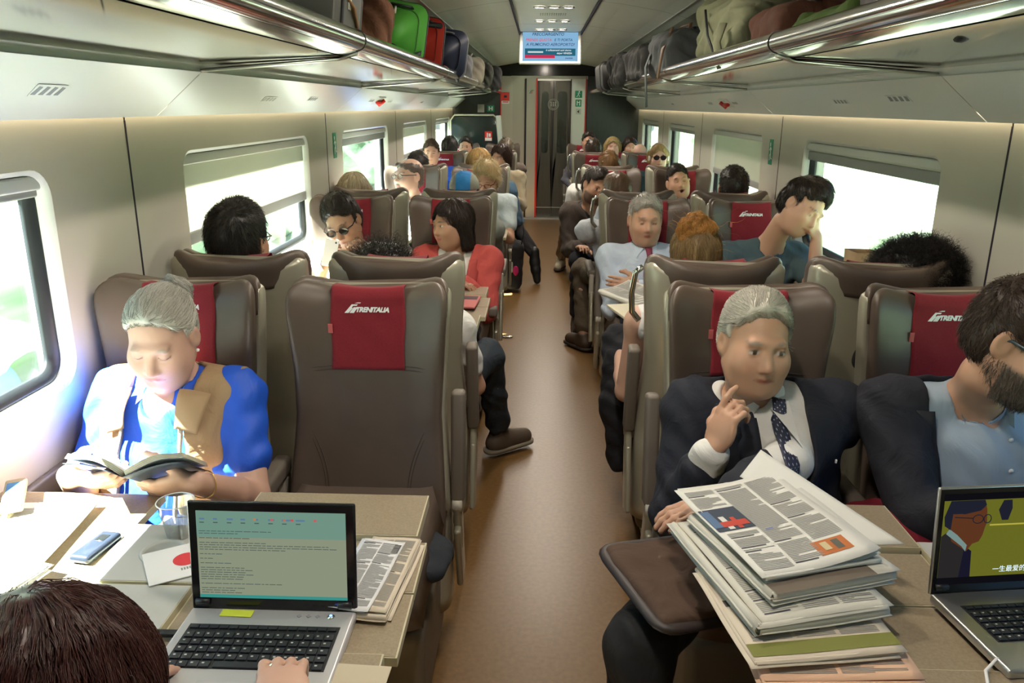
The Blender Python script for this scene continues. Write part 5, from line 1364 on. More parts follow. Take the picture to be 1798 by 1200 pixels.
# 6 coral blazer woman
CORAL = (0.50, 0.075, 0.065)
i6 = person((-0.46, 4.07), 1, 'dark-haired woman in a coral blazer looking towards the window', head=(-0.445, 4.10, 1.010), hrot=(0.12, -0.12, -0.85), hs=0.98, skin='tan', res=0.0075, top=(0.72, 0.70, 0.66), neck_open=1.0, sw=0.165,
       hands={'l': (-0.44, 3.80, 0.765), 'r': (-0.36, 3.80, 0.765)}, elbows={'l': (-0.66, 4.0, 0.5), 'r': (-0.22, 4.02, 0.5)}, handopt={'l': dict(dir=(0.8, -0.2, 0.05), curl=0.6), 'r': dict(dir=(-0.9, -0.1, 0.05), curl=0.6)},
       jacket=dict(col=CORAL, lapel=(0.47, 0.07, 0.06), vtop=0.055, open=0.03, vbottom=0.24), trousers=(0.015, 0.015, 0.02), headopt=dict(brow=(0.03, 0.02, 0.015), lips=(0.42, 0.10, 0.10)), hairf=bob_hair((0.022, 0.012, 0.009), low=-0.15, full=0.014, n=3500, ln=0.10, face=0.060, part=0.02))
b = MB(); b.lathe([(0, -0.004), (0.004, 0), (0, 0.004)], Vector(LOC(i6['H'], (0.083, -0.006, -0.038))), M['white'], 8); b.build('pearl_earring', i6['root'])
# 7, 8 behind them
person((-1.02, 5.07), -1, 'pale-haired passenger seen from behind at the left window', head=(-1.135, 4.95, 1.070), skin='fair', res=0.011, top=(0.5, 0.48, 0.42), lower=False, facebuild=False, hairf=bob_hair((0.42, 0.36, 0.24), low=-0.10, full=0.016, h=0.008, n=1500, ln=0.06, wd=0.0016))
def cap(info):
    H = info['H']; R, s = H['R'], H['s']; L = lambda *p: LOC(H, p); sd = Sdf(); sd.ell(L(0, 0.020, 0.045), V3(0.090, 0.112, 0.095)*s, R, k=0.01); sd.cutplane(L(0, 0, 0.025), R @ V3(0, 0, -1))
    def colf(P, N):
        q = (P-H['c']) @ R; C = np.tile(np.array((0.30, 0.31, 0.26)), (len(P), 1)); C[np.abs(q[:, 0]) < 0.045] = (0.03, 0.24, 0.62); C[q[:, 2] < 0.038] = (0.02, 0.02, 0.03); return C
    body_obj('cap', sd, 0.006, M['cloth'], colf, info['root'])
    b = MB(); b.grid(lambda u, v: LOC(H, ((u-0.5)*0.12*(1-0.15*v), -0.075-0.075*v, 0.030-0.012*v-0.03*(2*u-1)**2)), 8, 6, solid((0.03, 0.24, 0.62), 0.8), thick=0.003); b.build('cap_brim', info['root'])
person((-0.47, 5.07), -1, 'passenger in a blue cap with grey sides, seen from behind', head=(-0.455, 4.96, 1.075), skin='fair', res=0.011, top=(0.25, 0.27, 0.25), lower=False, facebuild=False, hs=1.03, hairf=lambda i: (short_hair((0.20, 0.17, 0.12), h=0.008, n=500, ln=0.02, wd=0.0015)(i), cap(i)))
# 9 bald man with goatee
i9 = person((-0.90, 5.95), 1, 'bald man with glasses and grey goatee in a white shirt', head=(-0.925, 5.75, 1.110), hrot=(-0.02, -0.05, -0.75), hs=1.05, skin='fair', res=0.0085, top=(0.78, 0.79, 0.80), sleeve='elbow', trousers=(0.05, 0.06, 0.09), lower=False,
       headopt=dict(brow=(0.12, 0.09, 0.07), beard=dict(col=(0.10, 0.09, 0.08), goatee=True, amount=0.85)), hairf=lambda i: (short_hair((0.12, 0.09, 0.075), h=0.007, thick=0.003, top=-0.028, hairline=0.03, n=600, ln=0.012, wd=0.0012)(i), glasses(i)))
collar(i9, (0.70, 0.72, 0.74), notch=0.05)
# 10 blonde woman
i10 = person((-0.46, 6.18), 1, 'blonde woman in a pale blue T-shirt looking down, arm on the armrest by the aisle', head=(-0.390, 5.98, 1.075), hrot=(0.45, 0.05, -0.15), hs=1.0, skin='light', res=0.0085, top=(0.42, 0.50, 0.52), sleeve='short', sw=0.175,
       hands={'r': (-0.33, 5.74, 0.77), 'l': (-0.52, 5.78, 0.77)}, elbows={'r': (-0.16, 5.95, 0.5), 'l': (-0.75, 6.0, 0.5)}, headopt=dict(brow=(0.2, 0.14, 0.08), closed=True), trousers=(0.25, 0.24, 0.22),
       hairf=lambda i: (short_hair((0.42, 0.32, 0.16), h=0.007, thick=0.020, top=0.045, hairline=0.050, n=1600, ln=0.05, wd=0.0016, lift=0.5)(i), glasses(i, (0.1, 0.02, 0.02))))
# 11 - 17 left far
person((-1.02, 7.18), -1, 'dark-haired passenger seen from behind below the smiling boy', head=(-1.04, 7.0, 1.085), res=0.013, lower=False, facebuild=False, top=(0.1, 0.1, 0.12), hairf=short_hair((0.02, 0.016, 0.014), h=0.009, thick=0.018, top=0.022, n=600, ln=0.03, wd=0.002))
i12 = person((-0.99, 8.28), 1, 'smiling boy with short brown hair in a bright blue T-shirt', head=(-1.080, 8.15, 1.135), hrot=(0.02, 0.05, 0.1), hs=0.98, skin='fair', res=0.0095, sw=0.17, top=(0.01, 0.09, 0.58), sleeve='short', lower=False, headopt=dict(brow=(0.03, 0.02, 0.015), lips=(0.6, 0.25, 0.22)), hairf=short_hair((0.045, 0.025, 0.015), h=0.008, thick=0.010, top=0.030, n=900, ln=0.022, wd=0.0018))
i13 = person((-0.47, 7.20), -1, 'blonde passenger in a denim jacket, black trousered leg out in the aisle', head=(-0.515, 7.05, 1.110), res=0.011, facebuild=False, top=(0.06, 0.12, 0.19), sw=0.19, shoulders=(-0.450, 7.070, 0.895), hands={'r': (-0.25, 7.35, 0.68)}, elbows={'r': (-0.14, 7.1, 0.5)},
       legs={'r': dict(knee=(-0.22, 7.52, 0.52), ankle=(-0.03, 7.36, 0.27), toe=(0.1, -0.15, -0.8))}, trousers=(0.008, 0.008, 0.010), shoes=None, hairf=bob_hair((0.36, 0.22, 0.08), low=-0.12, full=0.024, h=0.008, n=1200, ln=0.07, wd=0.002))
s_ = Sdf(); s_.chain([(-0.03, 7.36, 0.30), (-0.025, 7.355, 0.20), (-0.015, 7.34, 0.13), (0.0, 7.32, 0.035)], [0.045, 0.048, 0.045, 0.034], k=0.02)
me = body_obj('ankle_boot', s_, 0.008, solid((0.008, 0.008, 0.009), 0.5), flat((0, 0, 0)), None); me.parent = i13['root']; me.matrix_parent_inverse = Matrix.Translation((-i13['base'][0], -i13['base'][1], 0))
person((-0.45, 8.30), 1, 'dark-haired woman in a beige jacket turned to the side', head=(-0.385, 8.15, 1.100), hrot=(0.15, 0.1, -0.5), res=0.011, skin='light', top=(0.50, 0.42, 0.29), sw=0.20, lower=False, hands={'r': (-0.25, 7.9, 0.74)}, elbows={'r': (-0.12, 8.2, 0.5)}, hairf=bob_hair((0.035, 0.015, 0.010), low=-0.10, full=0.020, h=0.008, n=900, ln=0.06, wd=0.002))
person((-1.0, 9.30), -1, 'dark-haired passenger far left, seen from behind near the glass screen', head=(-1.0, 9.15, 1.135), res=0.014, lower=False, facebuild=False, top=(0.1, 0.1, 0.12), hairf=short_hair((0.02, 0.018, 0.018), h=0.010, thick=0.018, top=0.02, n=300, ln=0.03, wd=0.003))
person((-0.47, 9.30), -1, 'brown-haired passenger far left beside the aisle, seen from behind', head=(-0.37, 9.15, 1.120), res=0.014, lower=False, facebuild=False, top=(0.15, 0.12, 0.1), hairf=short_hair((0.13, 0.10, 0.07), h=0.010, thick=0.018, top=0.02, n=300, ln=0.03, wd=0.003))
person((-1.0, 10.4), 1, 'small dark-haired passenger in the last left row by the window', head=(-0.93, 10.30, 1.09), res=0.014, lower=False, skin='light', top=(0.2, 0.2, 0.25), hairf=short_hair((0.03, 0.025, 0.02), h=0.010, thick=0.014, top=0.02, n=300, ln=0.03, wd=0.003))

# right side
M['pin_tie'] = mat('navy_dotted_tie', (0.020, 0.026, 0.060), 0.6)
def dots(m, sc, c2):
    n = m.node_tree.nodes; L = m.node_tree.links; b = n['Principled BSDF']; tc = n.new('ShaderNodeTexCoord'); mp = n.new('ShaderNodeMapping'); mp.inputs['Scale'].default_value = (sc, sc*0.0001, sc); mp.inputs['Rotation'].default_value = (0, 0.6, 0)
    vo = n.new('ShaderNodeTexVoronoi'); vo.inputs['Randomness'].default_value = 0; vo.inputs['Scale'].default_value = 1
    lt = n.new('ShaderNodeMath'); lt.operation = 'LESS_THAN'; lt.inputs[1].default_value = 0.17; mx = n.new('ShaderNodeMixRGB'); mx.inputs[1].default_value = b.inputs['Base Color'].default_value; mx.inputs[2].default_value = (*c2, 1)
    L.new(tc.outputs['Object'], mp.inputs[0]); L.new(mp.outputs[0], vo.inputs['Vector']); L.new(vo.outputs['Distance'], lt.inputs[0]); L.new(lt.outputs[0], mx.inputs[0]); L.new(mx.outputs[0], b.inputs['Base Color'])
dots(M['pin_tie'], 130, (0.35, 0.38, 0.45))
j1 = person((0.60, 1.915), 1, 'grey-haired man in a navy suit and tie, chin on his hand', head=(0.545, 1.92, 1.035), hrot=(0.05, 0.05, 0.06), hs=1.02, skin='light', res=0.0055, top=(0.74, 0.74, 0.72), sw=0.190, bulk=1.08, shoulders=(0.605, 1.985, 0.835),
       hands={'l': (0.425, 1.755, 0.820), 'r': (0.420, 1.575, 0.775)}, elbows={'l': (0.30, 1.78, 0.3), 'r': (0.9, 1.80, 0.4)},
       handopt={'l': dict(dir=(0.30, 0.05, 0.95), palm=(0.80, 0.50, -0.2), curl=[0.35, 1.0, 1.15, 1.25], fist=0.4), 'r': dict(dir=(-0.92, -0.15, -0.14), palm=(0, 0, -1), curl=0.35)},
       jacket=dict(col=NAVY, lapel=(0.014, 0.017, 0.030), vtop=0.058, open=0.010, vbottom=0.26, sleeve={'l': 1.70, 'r': 1.80}), trousers=(0.010, 0.011, 0.014),
       legs={'l': dict(knee=(0.215, 1.36, 0.565), ankle=(0.22, 1.25, 0.1)), 'r': dict(knee=(0.55, 1.44, 0.56), ankle=(0.55, 1.3, 0.1))}, headopt=dict(brow=(0.25, 0.22, 0.19), w=0.98),
       hairf=short_hair((0.50, 0.48, 0.42), h=0.005, thick=0.009, top=0.020, hairline=0.076, temple=-0.25, n=6000, ln=0.055, wd=0.0008, lift=0.03, spread=0.25, back=-0.09, flow=lambda P, N: V3(0.25, 1.0, -0.2)[None, :]*np.ones((len(P), 1))))
collar(j1, (0.74, 0.74, 0.73), h=0.030, notch=0.028); tie(j1, M['pin_tie'], x0=0.0, dx=-0.075, ln=0.40, w=0.082); watch(j1, 'r')
def cuff(info, q, col, d0=0.050, l=0.032, r=0.036):
    S, E_, Hn = info['arm'][q]; d = nrm(Hn-E_); R = Vector(d).to_track_quat('Z', 'Y').to_matrix(); b = MB()
    b.lathe([(r-0.006, l), (r, l), (r+0.002, 0), (r+0.002, -l*0.8), (r-0.004, -l*0.8)], Vector(Hn-d*d0), solid(col, 0.8), 24, R=R); o = b.build('shirt_cuff', info['root'])
    b = MB(); b.lathe([(0.0, 0.004), (0.005, 0.003), (0.006, 0)], Vector(Hn-d*(d0-0.01))+R @ Vector((0, 0, 0))+Vector((0.020, -r*0.92, -0.006)), solid((0.10, 0.10, 0.35), 0.2), 12, R=Matrix.Rotation(PI/2, 3, 'X')); b.build('cufflink', o)
cuff(j1, 'l', (0.76, 0.76, 0.78)); 
for k in range(4):
    b = MB(); S, E_, Hn = j1['arm']['l']; p = E_+(Hn-E_)*(0.22+0.07*k)+V3(0.012, -0.052, 0); b.lathe([(0, 0.003), (0.006, 0.002), (0.007, 0)], Vector(p), M['black'], 10, R=Matrix.Rotation(PI/2, 3, 'X')); b.build('sleeve_button', j1['root'])
b = MB(); b.box(Vector(drape(j1, j1['shirt'], j1['shc'][0]+0.115, j1['shc'][2]-0.045, 0.026)), (0.0025, 0.002, 0.005), M['white'], bev=0.001); b.build('lapel_pin', j1['root'])
# bearded man
j2 = person((1.16, 1.92), 1, 'bearded man in a dark blazer and pale blue shirt leaning over the film laptop', head=(1.095, 1.75, 1.095), hrot=(0.40, 0.12, 0.66), hs=1.08, skin='light', res=0.0055, top=(0.34, 0.43, 0.53), tshirt_mat='silky', sw=0.205, bulk=1.25, shoulders=(1.095, 1.920, 0.870),
       hands={'l': (1.09, 1.58, 0.770), 'r': (1.22, 1.60, 0.77)}, elbows={'l': (0.80, 1.8, 0.6), 'r': (1.5, 1.8, 0.6)}, jacket=dict(col=(0.013, 0.015, 0.024), lapel=(0.011, 0.013, 0.020), vtop=0.07, open=0.07, vbottom=0.5), trousers=(0.02, 0.02, 0.03), neck_open=0.6,
       headopt=dict(brow=(0.04, 0.03, 0.02), beard=dict(col=(0.085, 0.075, 0.062), amount=0.85, low=0.35), open=0.014, closed=True),
       hairf=lambda i: (short_hair((0.055, 0.038, 0.028), h=0.005, thick=0.008, top=0.022, n=5000, ln=0.026, wd=0.0009, lift=0.3, spread=1.4)(i), glasses(i, (0.02, 0.05, 0.07), temple=0.004, th=0.0022)))
def beard_obj(info, col, n=2500):
    H = info['H']; R, s_, c = H['R'], H['s'], H['c']; sd = Sdf(); make_head(sd, H, True)
    def mask(V):
        q = ((V-c) @ R)/s_; x, y, z = q[:, 0], q[:, 1], q[:, 2]; r = np.random.RandomState(1).normal(0, 0.004, len(V))
        return (y < 0.022) & (z < -0.034-0.30*np.maximum(0, 0.052-np.abs(x))*0.4+r) & (z > -0.118) & (((x/0.020)**2+((z+0.058)/0.010)**2) > 1)
    V, Q = sd.surface(0.006); N = sd.N; rng = np.random.RandomState(2); sd.ops = sd.ops
    a, b_, cc = strands(V, N, n, 0.014*s_, 0.0007, lambda P, N: (R @ V3(0, -0.3, -1))[None, :]*np.ones((len(P), 1)), rng, col, lift=0.5, spread=1.0, mask=mask, colj=0.7, segs=3)
    link('beard', fast_mesh('beard', a, b_, [M['hairm']], cc), info['root'])
beard_obj(j2, (0.13, 0.11, 0.09), 5000)
collar(j2, (0.33, 0.42, 0.52), notch=0.05, h=0.02)
for k in range(5):
    b = MB(); b.lathe([(0, 0.003), (0.005, 0.002), (0.006, 0)], Vector(drape(j2, j2['shirt'], j2['shc'][0]+0.03, j2['shc'][2]-0.02-0.07*k, 0.002)), M['white'], 10, R=Matrix.Rotation(PI/2, 3, 'X')); b.build('shirt_button', j2['root'])
# messy bun woman
person((0.575, 2.90), -1, 'woman with a messy ginger bun and a bare arm by the aisle, seen from behind', head=(0.543, 2.75, 1.085), hrot=(0.1, 0, 0), hs=1.0, skin='fair', res=0.0075, top=(0.78, 0.78, 0.78), sleeve='none', sw=0.170, shoulders=(0.545, 2.800, 0.850), facebuild=False,
       hands={'l': (0.34, 3.08, 0.66), 'r': (0.62, 3.2, 0.74)}, elbows={'l': (0.32, 2.84, 0.4)}, trousers=(0.01, 0.01, 0.012), hairf=bun_hair((0.20, 0.13, 0.055), (0.42, 0.20, 0.05), bun=(0.01, 0.055, 0.105), br=0.050, n=4000, bn=1600))
# curls
person((1.18, 2.90), -1, 'passenger with a mass of black curly hair leaning by the right window', head=(1.270, 2.69, 1.015), hrot=(0.1, -0.2, 0), res=0.010, skin='tan', top=(0.02, 0.02, 0.02), facebuild=False, sw=0.145, hands={'l': (1.12, 3.25, 0.76)}, elbows={'l': (1.0, 3.1, 0.3)}, hairf=curly_hair((0.007, 0.006, 0.006), r=0.125, squash=(1.05, 1.0, 0.95), off=(0.0, 0.0, 0.045), n=7000, ln=0.050, wd=0.0009, curl=0.007, cf=1800))
# tie man
j5 = person((0.585, 4.07), 1, 'grey-haired man in a pale blue shirt and burgundy tie, arms folded', head=(0.550, 4.12, 1.040), hrot=(0.10, 0.02, 0.05), hs=1.02, skin='light', res=0.0075, top=(0.50, 0.58, 0.70), sw=0.190, bulk=1.1, shoulders=(0.565, 4.150, 0.840),
       hands={'l': (0.60, 3.90, 0.705), 'r': (0.50, 3.88, 0.745)}, elbows={'l': (0.32, 4.0, 0.5), 'r': (0.85, 4.0, 0.5)}, handopt={'l': dict(dir=(0.9, 0.1, 0.1), palm=(0, 1, 0), curl=0.5), 'r': dict(dir=(-0.9, 0.05, 0.1), palm=(0, 1, -0.2), curl=0.4)},
       trousers=(0.015, 0.02, 0.035), headopt=dict(brow=(0.15, 0.12, 0.10), closed=True), hairf=short_hair((0.34, 0.32, 0.29), h=0.006, thick=0.006, top=0.016, hairline=0.060, n=2000, ln=0.016, wd=0.0013))
collar(j5, (0.50, 0.60, 0.72), notch=0.03); tie(j5, solid((0.17, 0.012, 0.045), 0.6), ln=0.30, w=0.07, dx=0.015); watch(j5, 'l')
# teal T-shirt man
j6 = person((1.10, 4.04), 1, 'man in a teal T-shirt asleep with his head on his hand by the window', head=(1.262, 3.88, 1.140), hrot=(0.50, 0.42, 0.62), hs=1.05, skin='light', res=0.0075, top=(0.055, 0.095, 0.110), sleeve='short', sw=0.185, shoulders=(1.145, 4.050, 0.875),
       hands={'r': (1.325, 3.83, 1.010), 'l': (1.0, 3.80, 0.76)}, elbows={'r': (1.50, 3.75, 0.5), 'l': (0.85, 3.95, 0.5)}, handopt={'r': dict(dir=(-0.45, 0.0, 0.9), palm=(-0.7, 0.6, 0.2), curl=0.8), 'l': dict(curl=0.5)}, trousers=(0.03, 0.03, 0.04),
       headopt=dict(closed=True, brow=(0.02, 0.015, 0.01)), hairf=short_hair((0.020, 0.014, 0.010), h=0.006, thick=0.014, top=0.034, n=3000, ln=0.034, wd=0.0011))
# balding man from behind, hand at his face
person((0.56, 5.08), -1, 'balding man in a pale blue shirt and khaki trousers, seen from behind', head=(0.480, 5.02, 1.090), hrot=(0.2, 0, 0.35), hs=1.03, skin='tan', res=0.009, top=(0.50, 0.53, 0.58), sw=0.195, shoulders=(0.500, 5.000, 0.850), facebuild=False,
       hands={'l': (0.42, 5.16, 0.98), 'r': (0.65, 5.3, 0.75)}, elbows={'l': (0.20, 5.05, 0.5)}, handopt={'l': dict(dir=(0.1, 0.1, 1), palm=(0.9, 0, 0), curl=0.6)}, legs={'l': dict(knee=(0.31, 5.45, 0.52), ankle=(0.32, 5.22, 0.11), toe=(-0.5, 0.75, 0))},
       trousers=(0.085, 0.062, 0.038), shoes=(0.055, 0.035, 0.022), hairf=short_hair((0.11, 0.065, 0.038), h=0.007, thick=0.004, top=-0.004, n=600, ln=0.008, wd=0.0012))
person((1.16, 5.07), -1, 'man with cropped dark hair seen from behind at the right window', head=(1.180, 4.96, 1.125), hs=1.03, skin='tan', res=0.010, top=(0.3, 0.02, 0.02), lower=False, facebuild=False, hairf=short_hair((0.022, 0.015, 0.011), h=0.006, thick=0.007, top=0.012, n=2500, ln=0.010, wd=0.0012, back=-0.07))
# bearded man in dark jacket
j9 = person((0.55, 6.18), 1, 'man with dark beard in a brown jacket, looking down behind the balding man', head=(0.415, 5.97, 1.035), hrot=(0.35, 0.25, 0.45), hs=1.0, skin='tan', res=0.0085, top=(0.03, 0.03, 0.035), sw=0.19, shoulders=(0.430, 6.060, 0.830),
       hands={'l': (0.30, 5.72, 0.62), 'r': (0.50, 5.85, 0.90)}, elbows={'l': (0.22, 6.05, 0.5), 'r': (0.7, 6.0, 0.5)}, jacket=dict(col=(0.050, 0.036, 0.028), vtop=0.03, open=0.01, lapel=None), trousers=(0.010, 0.012, 0.018), legs={'l': dict(knee=(0.30, 5.72, 0.53), ankle=(0.30, 5.70, 0.1))},
       headopt=dict(brow=(0.02, 0.015, 0.01), beard=dict(col=(0.03, 0.022, 0.018), amount=0.75)), hairf=short_hair((0.022, 0.015, 0.012), h=0.007, thick=0.012, top=0.026, n=1500, ln=0.025, wd=0.0014))
j10 = person((1.12, 6.20), 1, 'man in a grey top sleeping with head tipped back and mouth open', head=(1.072, 6.27, 1.040), hrot=(-0.12, -0.16, 0.05), hs=1.03, skin='light', res=0.008, top=(0.33, 0.32, 0.29), headopt=dict(brow=(0.02, 0.015, 0.01), closed=True, open=0.013), lower=False, hairf=short_hair((0.018, 0.013, 0.010), h=0.007, thick=0.005, top=0.022, hairline=0.056, n=1400, ln=0.014, wd=0.0015))
collar(j10, (0.02, 0.05, 0.06), notch=0.03, h=0.025, tips=False)
j11 = person((0.58, 7.20), -1, 'brown-haired passenger in a white shirt and beige trousers by the right aisle', head=(0.60, 7.07, 1.095), res=0.011, skin='light', facebuild=False, top=(0.72, 0.72, 0.70), sw=0.215, shoulders=(0.530, 7.080, 0.875), hands={'l': (0.30, 7.4, 0.62)}, elbows={'l': (0.20, 7.1, 0.4)}, legs={'l': dict(knee=(0.28, 7.62, 0.53), ankle=(0.24, 8.05, 0.11), toe=(-0.2, -0.9, 0))}, trousers=(0.30, 0.25, 0.18), shoes=(0.42, 0.38, 0.28), hairf=short_hair((0.16, 0.085, 0.03), h=0.008, thick=0.014, top=0.026, n=900, ln=0.03, wd=0.002))
def phones(info):
    H = info['H']; L = lambda *p: Vector(LOC(H, p)); b = MB(); b.tube([L(0.092*math.cos(a), 0.01, 0.020+0.118*math.sin(a)) for a in np.linspace(0, PI, 16)], [(0.010, 0.004)]*16, M['alu'], 8); o = b.build('headphones', info['root'])
    for q in (-1, 1):
        b = MB(); b.lathe([(0.0, 0.018), (0.030, 0.016), (0.034, 0), (0.028, -0.006)], L(q*0.085, 0.005, -0.002), M['frame_w'], 16, R=Matrix(H['R'].tolist()) @ Matrix.Rotation(q*PI/2, 3, 'Y')); b.build('ear_cup', o)
person((1.12, 8.28), 1, 'blonde woman with sunglasses and white headphones', head=(1.180, 8.12, 1.115), hs=1.0, skin='fair', res=0.009, top=(0.02, 0.05, 0.06), lower=False, hairf=lambda i: (bob_hair((0.42, 0.30, 0.13), low=-0.06, full=0.014, h=0.007, n=1500, ln=0.06, wd=0.0014)(i), glasses(i, (0.05, 0.01, 0.02), dark=True, r=(0.027, 0.021), th=0.003), phones(i)))
far = [((0.57, 10.40), 1, 'dark-haired man looking out above the last right aisle seats', (0.615, 10.25, 1.165), 'tan', (0.02, 0.016, 0.014), (0.1, 0.1, 0.12), 's'), ((0.58, 9.30), -1, 'dark-haired head seen from behind in front of the far right man', (0.60, 9.18, 1.125), 'tan', (0.035, 0.022, 0.015), (0.1, 0.1, 0.1), 's'),
       ((0.93, 10.42), 1, 'curly blond passenger in the last right row', (0.915, 10.25, 1.105), 'fair', (0.38, 0.28, 0.12), (0.3, 0.3, 0.3), 'b'), ((1.16, 10.40), 1, 'dark-haired woman in the last right row by the window', (1.135, 10.30, 1.100), 'light', (0.03, 0.02, 0.015), (0.1, 0.05, 0.05), 'b'),
       ((1.13, 9.30), -1, 'bald man seen from behind in front of the last right row', (1.115, 9.15, 1.085), 'fair', None, (0.25, 0.25, 0.3), 'n')]
for bs, fc, lb, hd_, skn, hc, tp, kd in far:
    person(bs, fc, lb, head=hd_, res=0.013, skin=skn, top=tp, lower=False, sw=0.16, hairf=None if kd == 'n' else (short_hair(hc, h=0.009, thick=0.012, top=0.02, n=300, ln=0.025, wd=0.003) if kd == 's' else bob_hair(hc, low=-0.06, full=0.016, h=0.009, n=300, ln=0.05, wd=0.003)))
# ------------------------------------------------------------------ printed sheets and folded newspapers
INK = solid((0.30, 0.30, 0.29), 0.9)
def newspaper(name, loc, rz, L, Wd, label, layers=5, gap=0.0035, colr=(0.60, 0.58, 0.52), pic=None, cols=3, seed=0, tilt=(0, 0), group=None, text=True, fold=True, curl=0.0):
    """folded paper: local x across (fold at -x), y along, z up"""
    rg = random.Random(seed); b = MB(); pm = solid(colr, 0.85); H = layers*gap
    def sheet(k):
        z = k*gap; a, c = rg.uniform(-.01, .01), rg.uniform(-.012, .012)
        def fn(u, v):
            x = (u-0.5)*Wd*(1+a*0.6)+a; y = (v-0.5)*L*(1+c*0.5)+c
            return (x, y, z+0.0015*math.sin(u*5+k)+0.0015*math.sin(v*7+k*2)+curl*(u**3)*0.03+0.004*(k/layers)*math.sin(u*3.1)*math.sin(v*3.1))
        return fn
    top = None
    for k in range(layers+1):
        top = sheet(k); b.grid(top, 12, 14, pm, thick=0.0009)
    if fold:
        for i in range(2):
            r0 = H/2*(1-0.35*i)
            b.grid(lambda u, v: (-Wd/2-r0*0.9*math.sin(u*PI)+0.004, (v-0.5)*L*(1-0.01*i), H/2+r0*math.cos(u*PI)), 10, 6, pm, thick=-0.0008)
        b.grid(lambda u, v: ((u-0.5)*Wd, -L/2-H*0.38*math.sin(v*PI)+0.003, H/2+H*0.45*math.cos(v*PI)), 12, 10, pm, thick=0.0008)
    def q(u0, u1, v0, v1, m, n=6):
        P = [];
        for i in range(n+1):
            u = u0+(u1-u0)*i/n
            for v in (v0, v1): p = top(u, v); P.append((p[0], p[1], p[2]+0.0009))
        b.add(P, [(2*i, 2*i+2, 2*i+3, 2*i+1) for i in range(n)], m)
    if text:
        for c in range(cols):
            u0 = 0.06+0.9*c/cols; u1 = u0+0.9/cols-0.03; v = 0.95
            while v > 0.06:
                if pic and any(pu0-0.02 < (u0+u1)/2 < pu1+0.02 and pv0-0.02 < v < pv1+0.02 for (pu0, pu1, pv0, pv1, *_r) in pic): v -= 0.016; continue
                if rg.random() < 0.05: q(u0, u0+(u1-u0)*rg.uniform(.5, .9), v-0.012, v-0.003, solid((0.06, 0.06, 0.08))); v -= 0.028
                else: q(u0, u0+(u1-u0)*(1 if rg.random() < .85 else rg.uniform(.3, .8)), v-0.007, v-0.001, INK, 3); v -= 0.0135
    for (u0, u1, v0, v1, *cs) in (pic or []):
        q(u0, u1, v0, v1, solid(cs[0], 0.8))
        for (a0, a1, c0, c1, cc) in cs[1:]:
            P = [];
            for (uu, vv) in ((a0, c0), (a1, c0), (a1, c1), (a0, c1)): p = top(uu, vv); P.append((p[0], p[1], p[2]+0.0016))
            b.add(P, [(0, 1, 2, 3)], solid(cc, 0.8))
    o = b.build(name, loc=loc, rot=(tilt[0], tilt[1], rz)); tag(o, label, 'newspaper', group); return o
G = 'newspapers stacked on the right table'
newspaper('newspaper', (0.475, 1.165, 0.745), 0.05, 0.25, 0.25, 'salmon pink newspaper at the bottom of the stack on the right table', 3, 0.003, (0.78, 0.50, 0.34), cols=2, seed=1, group=G)
newspaper('newspaper', (0.450, 1.215, 0.760), 0.16, 0.27, 0.25, 'cream newspaper with a green band, second from the bottom of the stack', 3, 0.003, (0.66, 0.58, 0.47), pic=[(0.0, 1.0, 0.06, 0.17, (0.20, 0.21, 0.05)), (0.03, 0.3, 0.55, 0.62, (0.1, 0.1, 0.1))], seed=2, group=G)
newspaper('newspaper', (0.440, 1.315, 0.775), 0.26, 0.34, 0.24, 'thick white newspaper folded over, third up in the stack', 5, 0.0045, (0.62, 0.61, 0.54), seed=3, group=G)
newspaper('newspaper', (0.475, 1.345, 0.803), 0.33, 0.28, 0.25, 'newspaper with grey photographs on its folded edge, under the topmost one', 4, 0.0045, (0.62, 0.60, 0.53), pic=[(0.0, 0.8, 0.0, 0.12, (0.16, 0.13, 0.10))], seed=4, group=G)
newspaper('newspaper', (0.458, 1.390, 0.826), 0.30, 0.33, 0.23, 'topmost newspaper of the stack, open page with a blue and red picture', 3, 0.003, (0.70, 0.70, 0.66),
          pic=[(0.02, 0.36, 0.46, 0.72, (0.045, 0.06, 0.09), (0.10, 0.34, 0.50, 0.56, (0.50, 0.06, 0.04)), (0.13, 0.18, 0.47, 0.62, (0.65, 0.65, 0.62)), (0.22, 0.26, 0.47, 0.60, (0.50, 0.06, 0.04)), (0.02, 0.10, 0.5, 0.7, (0.10, 0.17, 0.30))),
               (0.60, 0.88, 0.08, 0.20, (0.50, 0.16, 0.05), (0.66, 0.72, 0.11, 0.18, (0.6, 0.5, 0.3)), (0.76, 0.82, 0.10, 0.18, (0.12, 0.12, 0.10))), (0.40, 0.47, 0.40, 0.415, (0.1, 0.15, 0.5))], seed=5, group=G, curl=0.6)
b = MB(); b.grid(lambda u, v: (0.44+0.18*u+0.06*v, 1.570-0.25*u+0.07*v*(1-u), 0.842-0.012*u+0.028*v*(1-u)+0.004*v), 14, 8, solid((0.68, 0.69, 0.66), 0.85), thick=0.001)
tag(b.build('newspaper_page'), 'loose newspaper page standing up at the back of the stack before the suited man', 'newspaper', None)
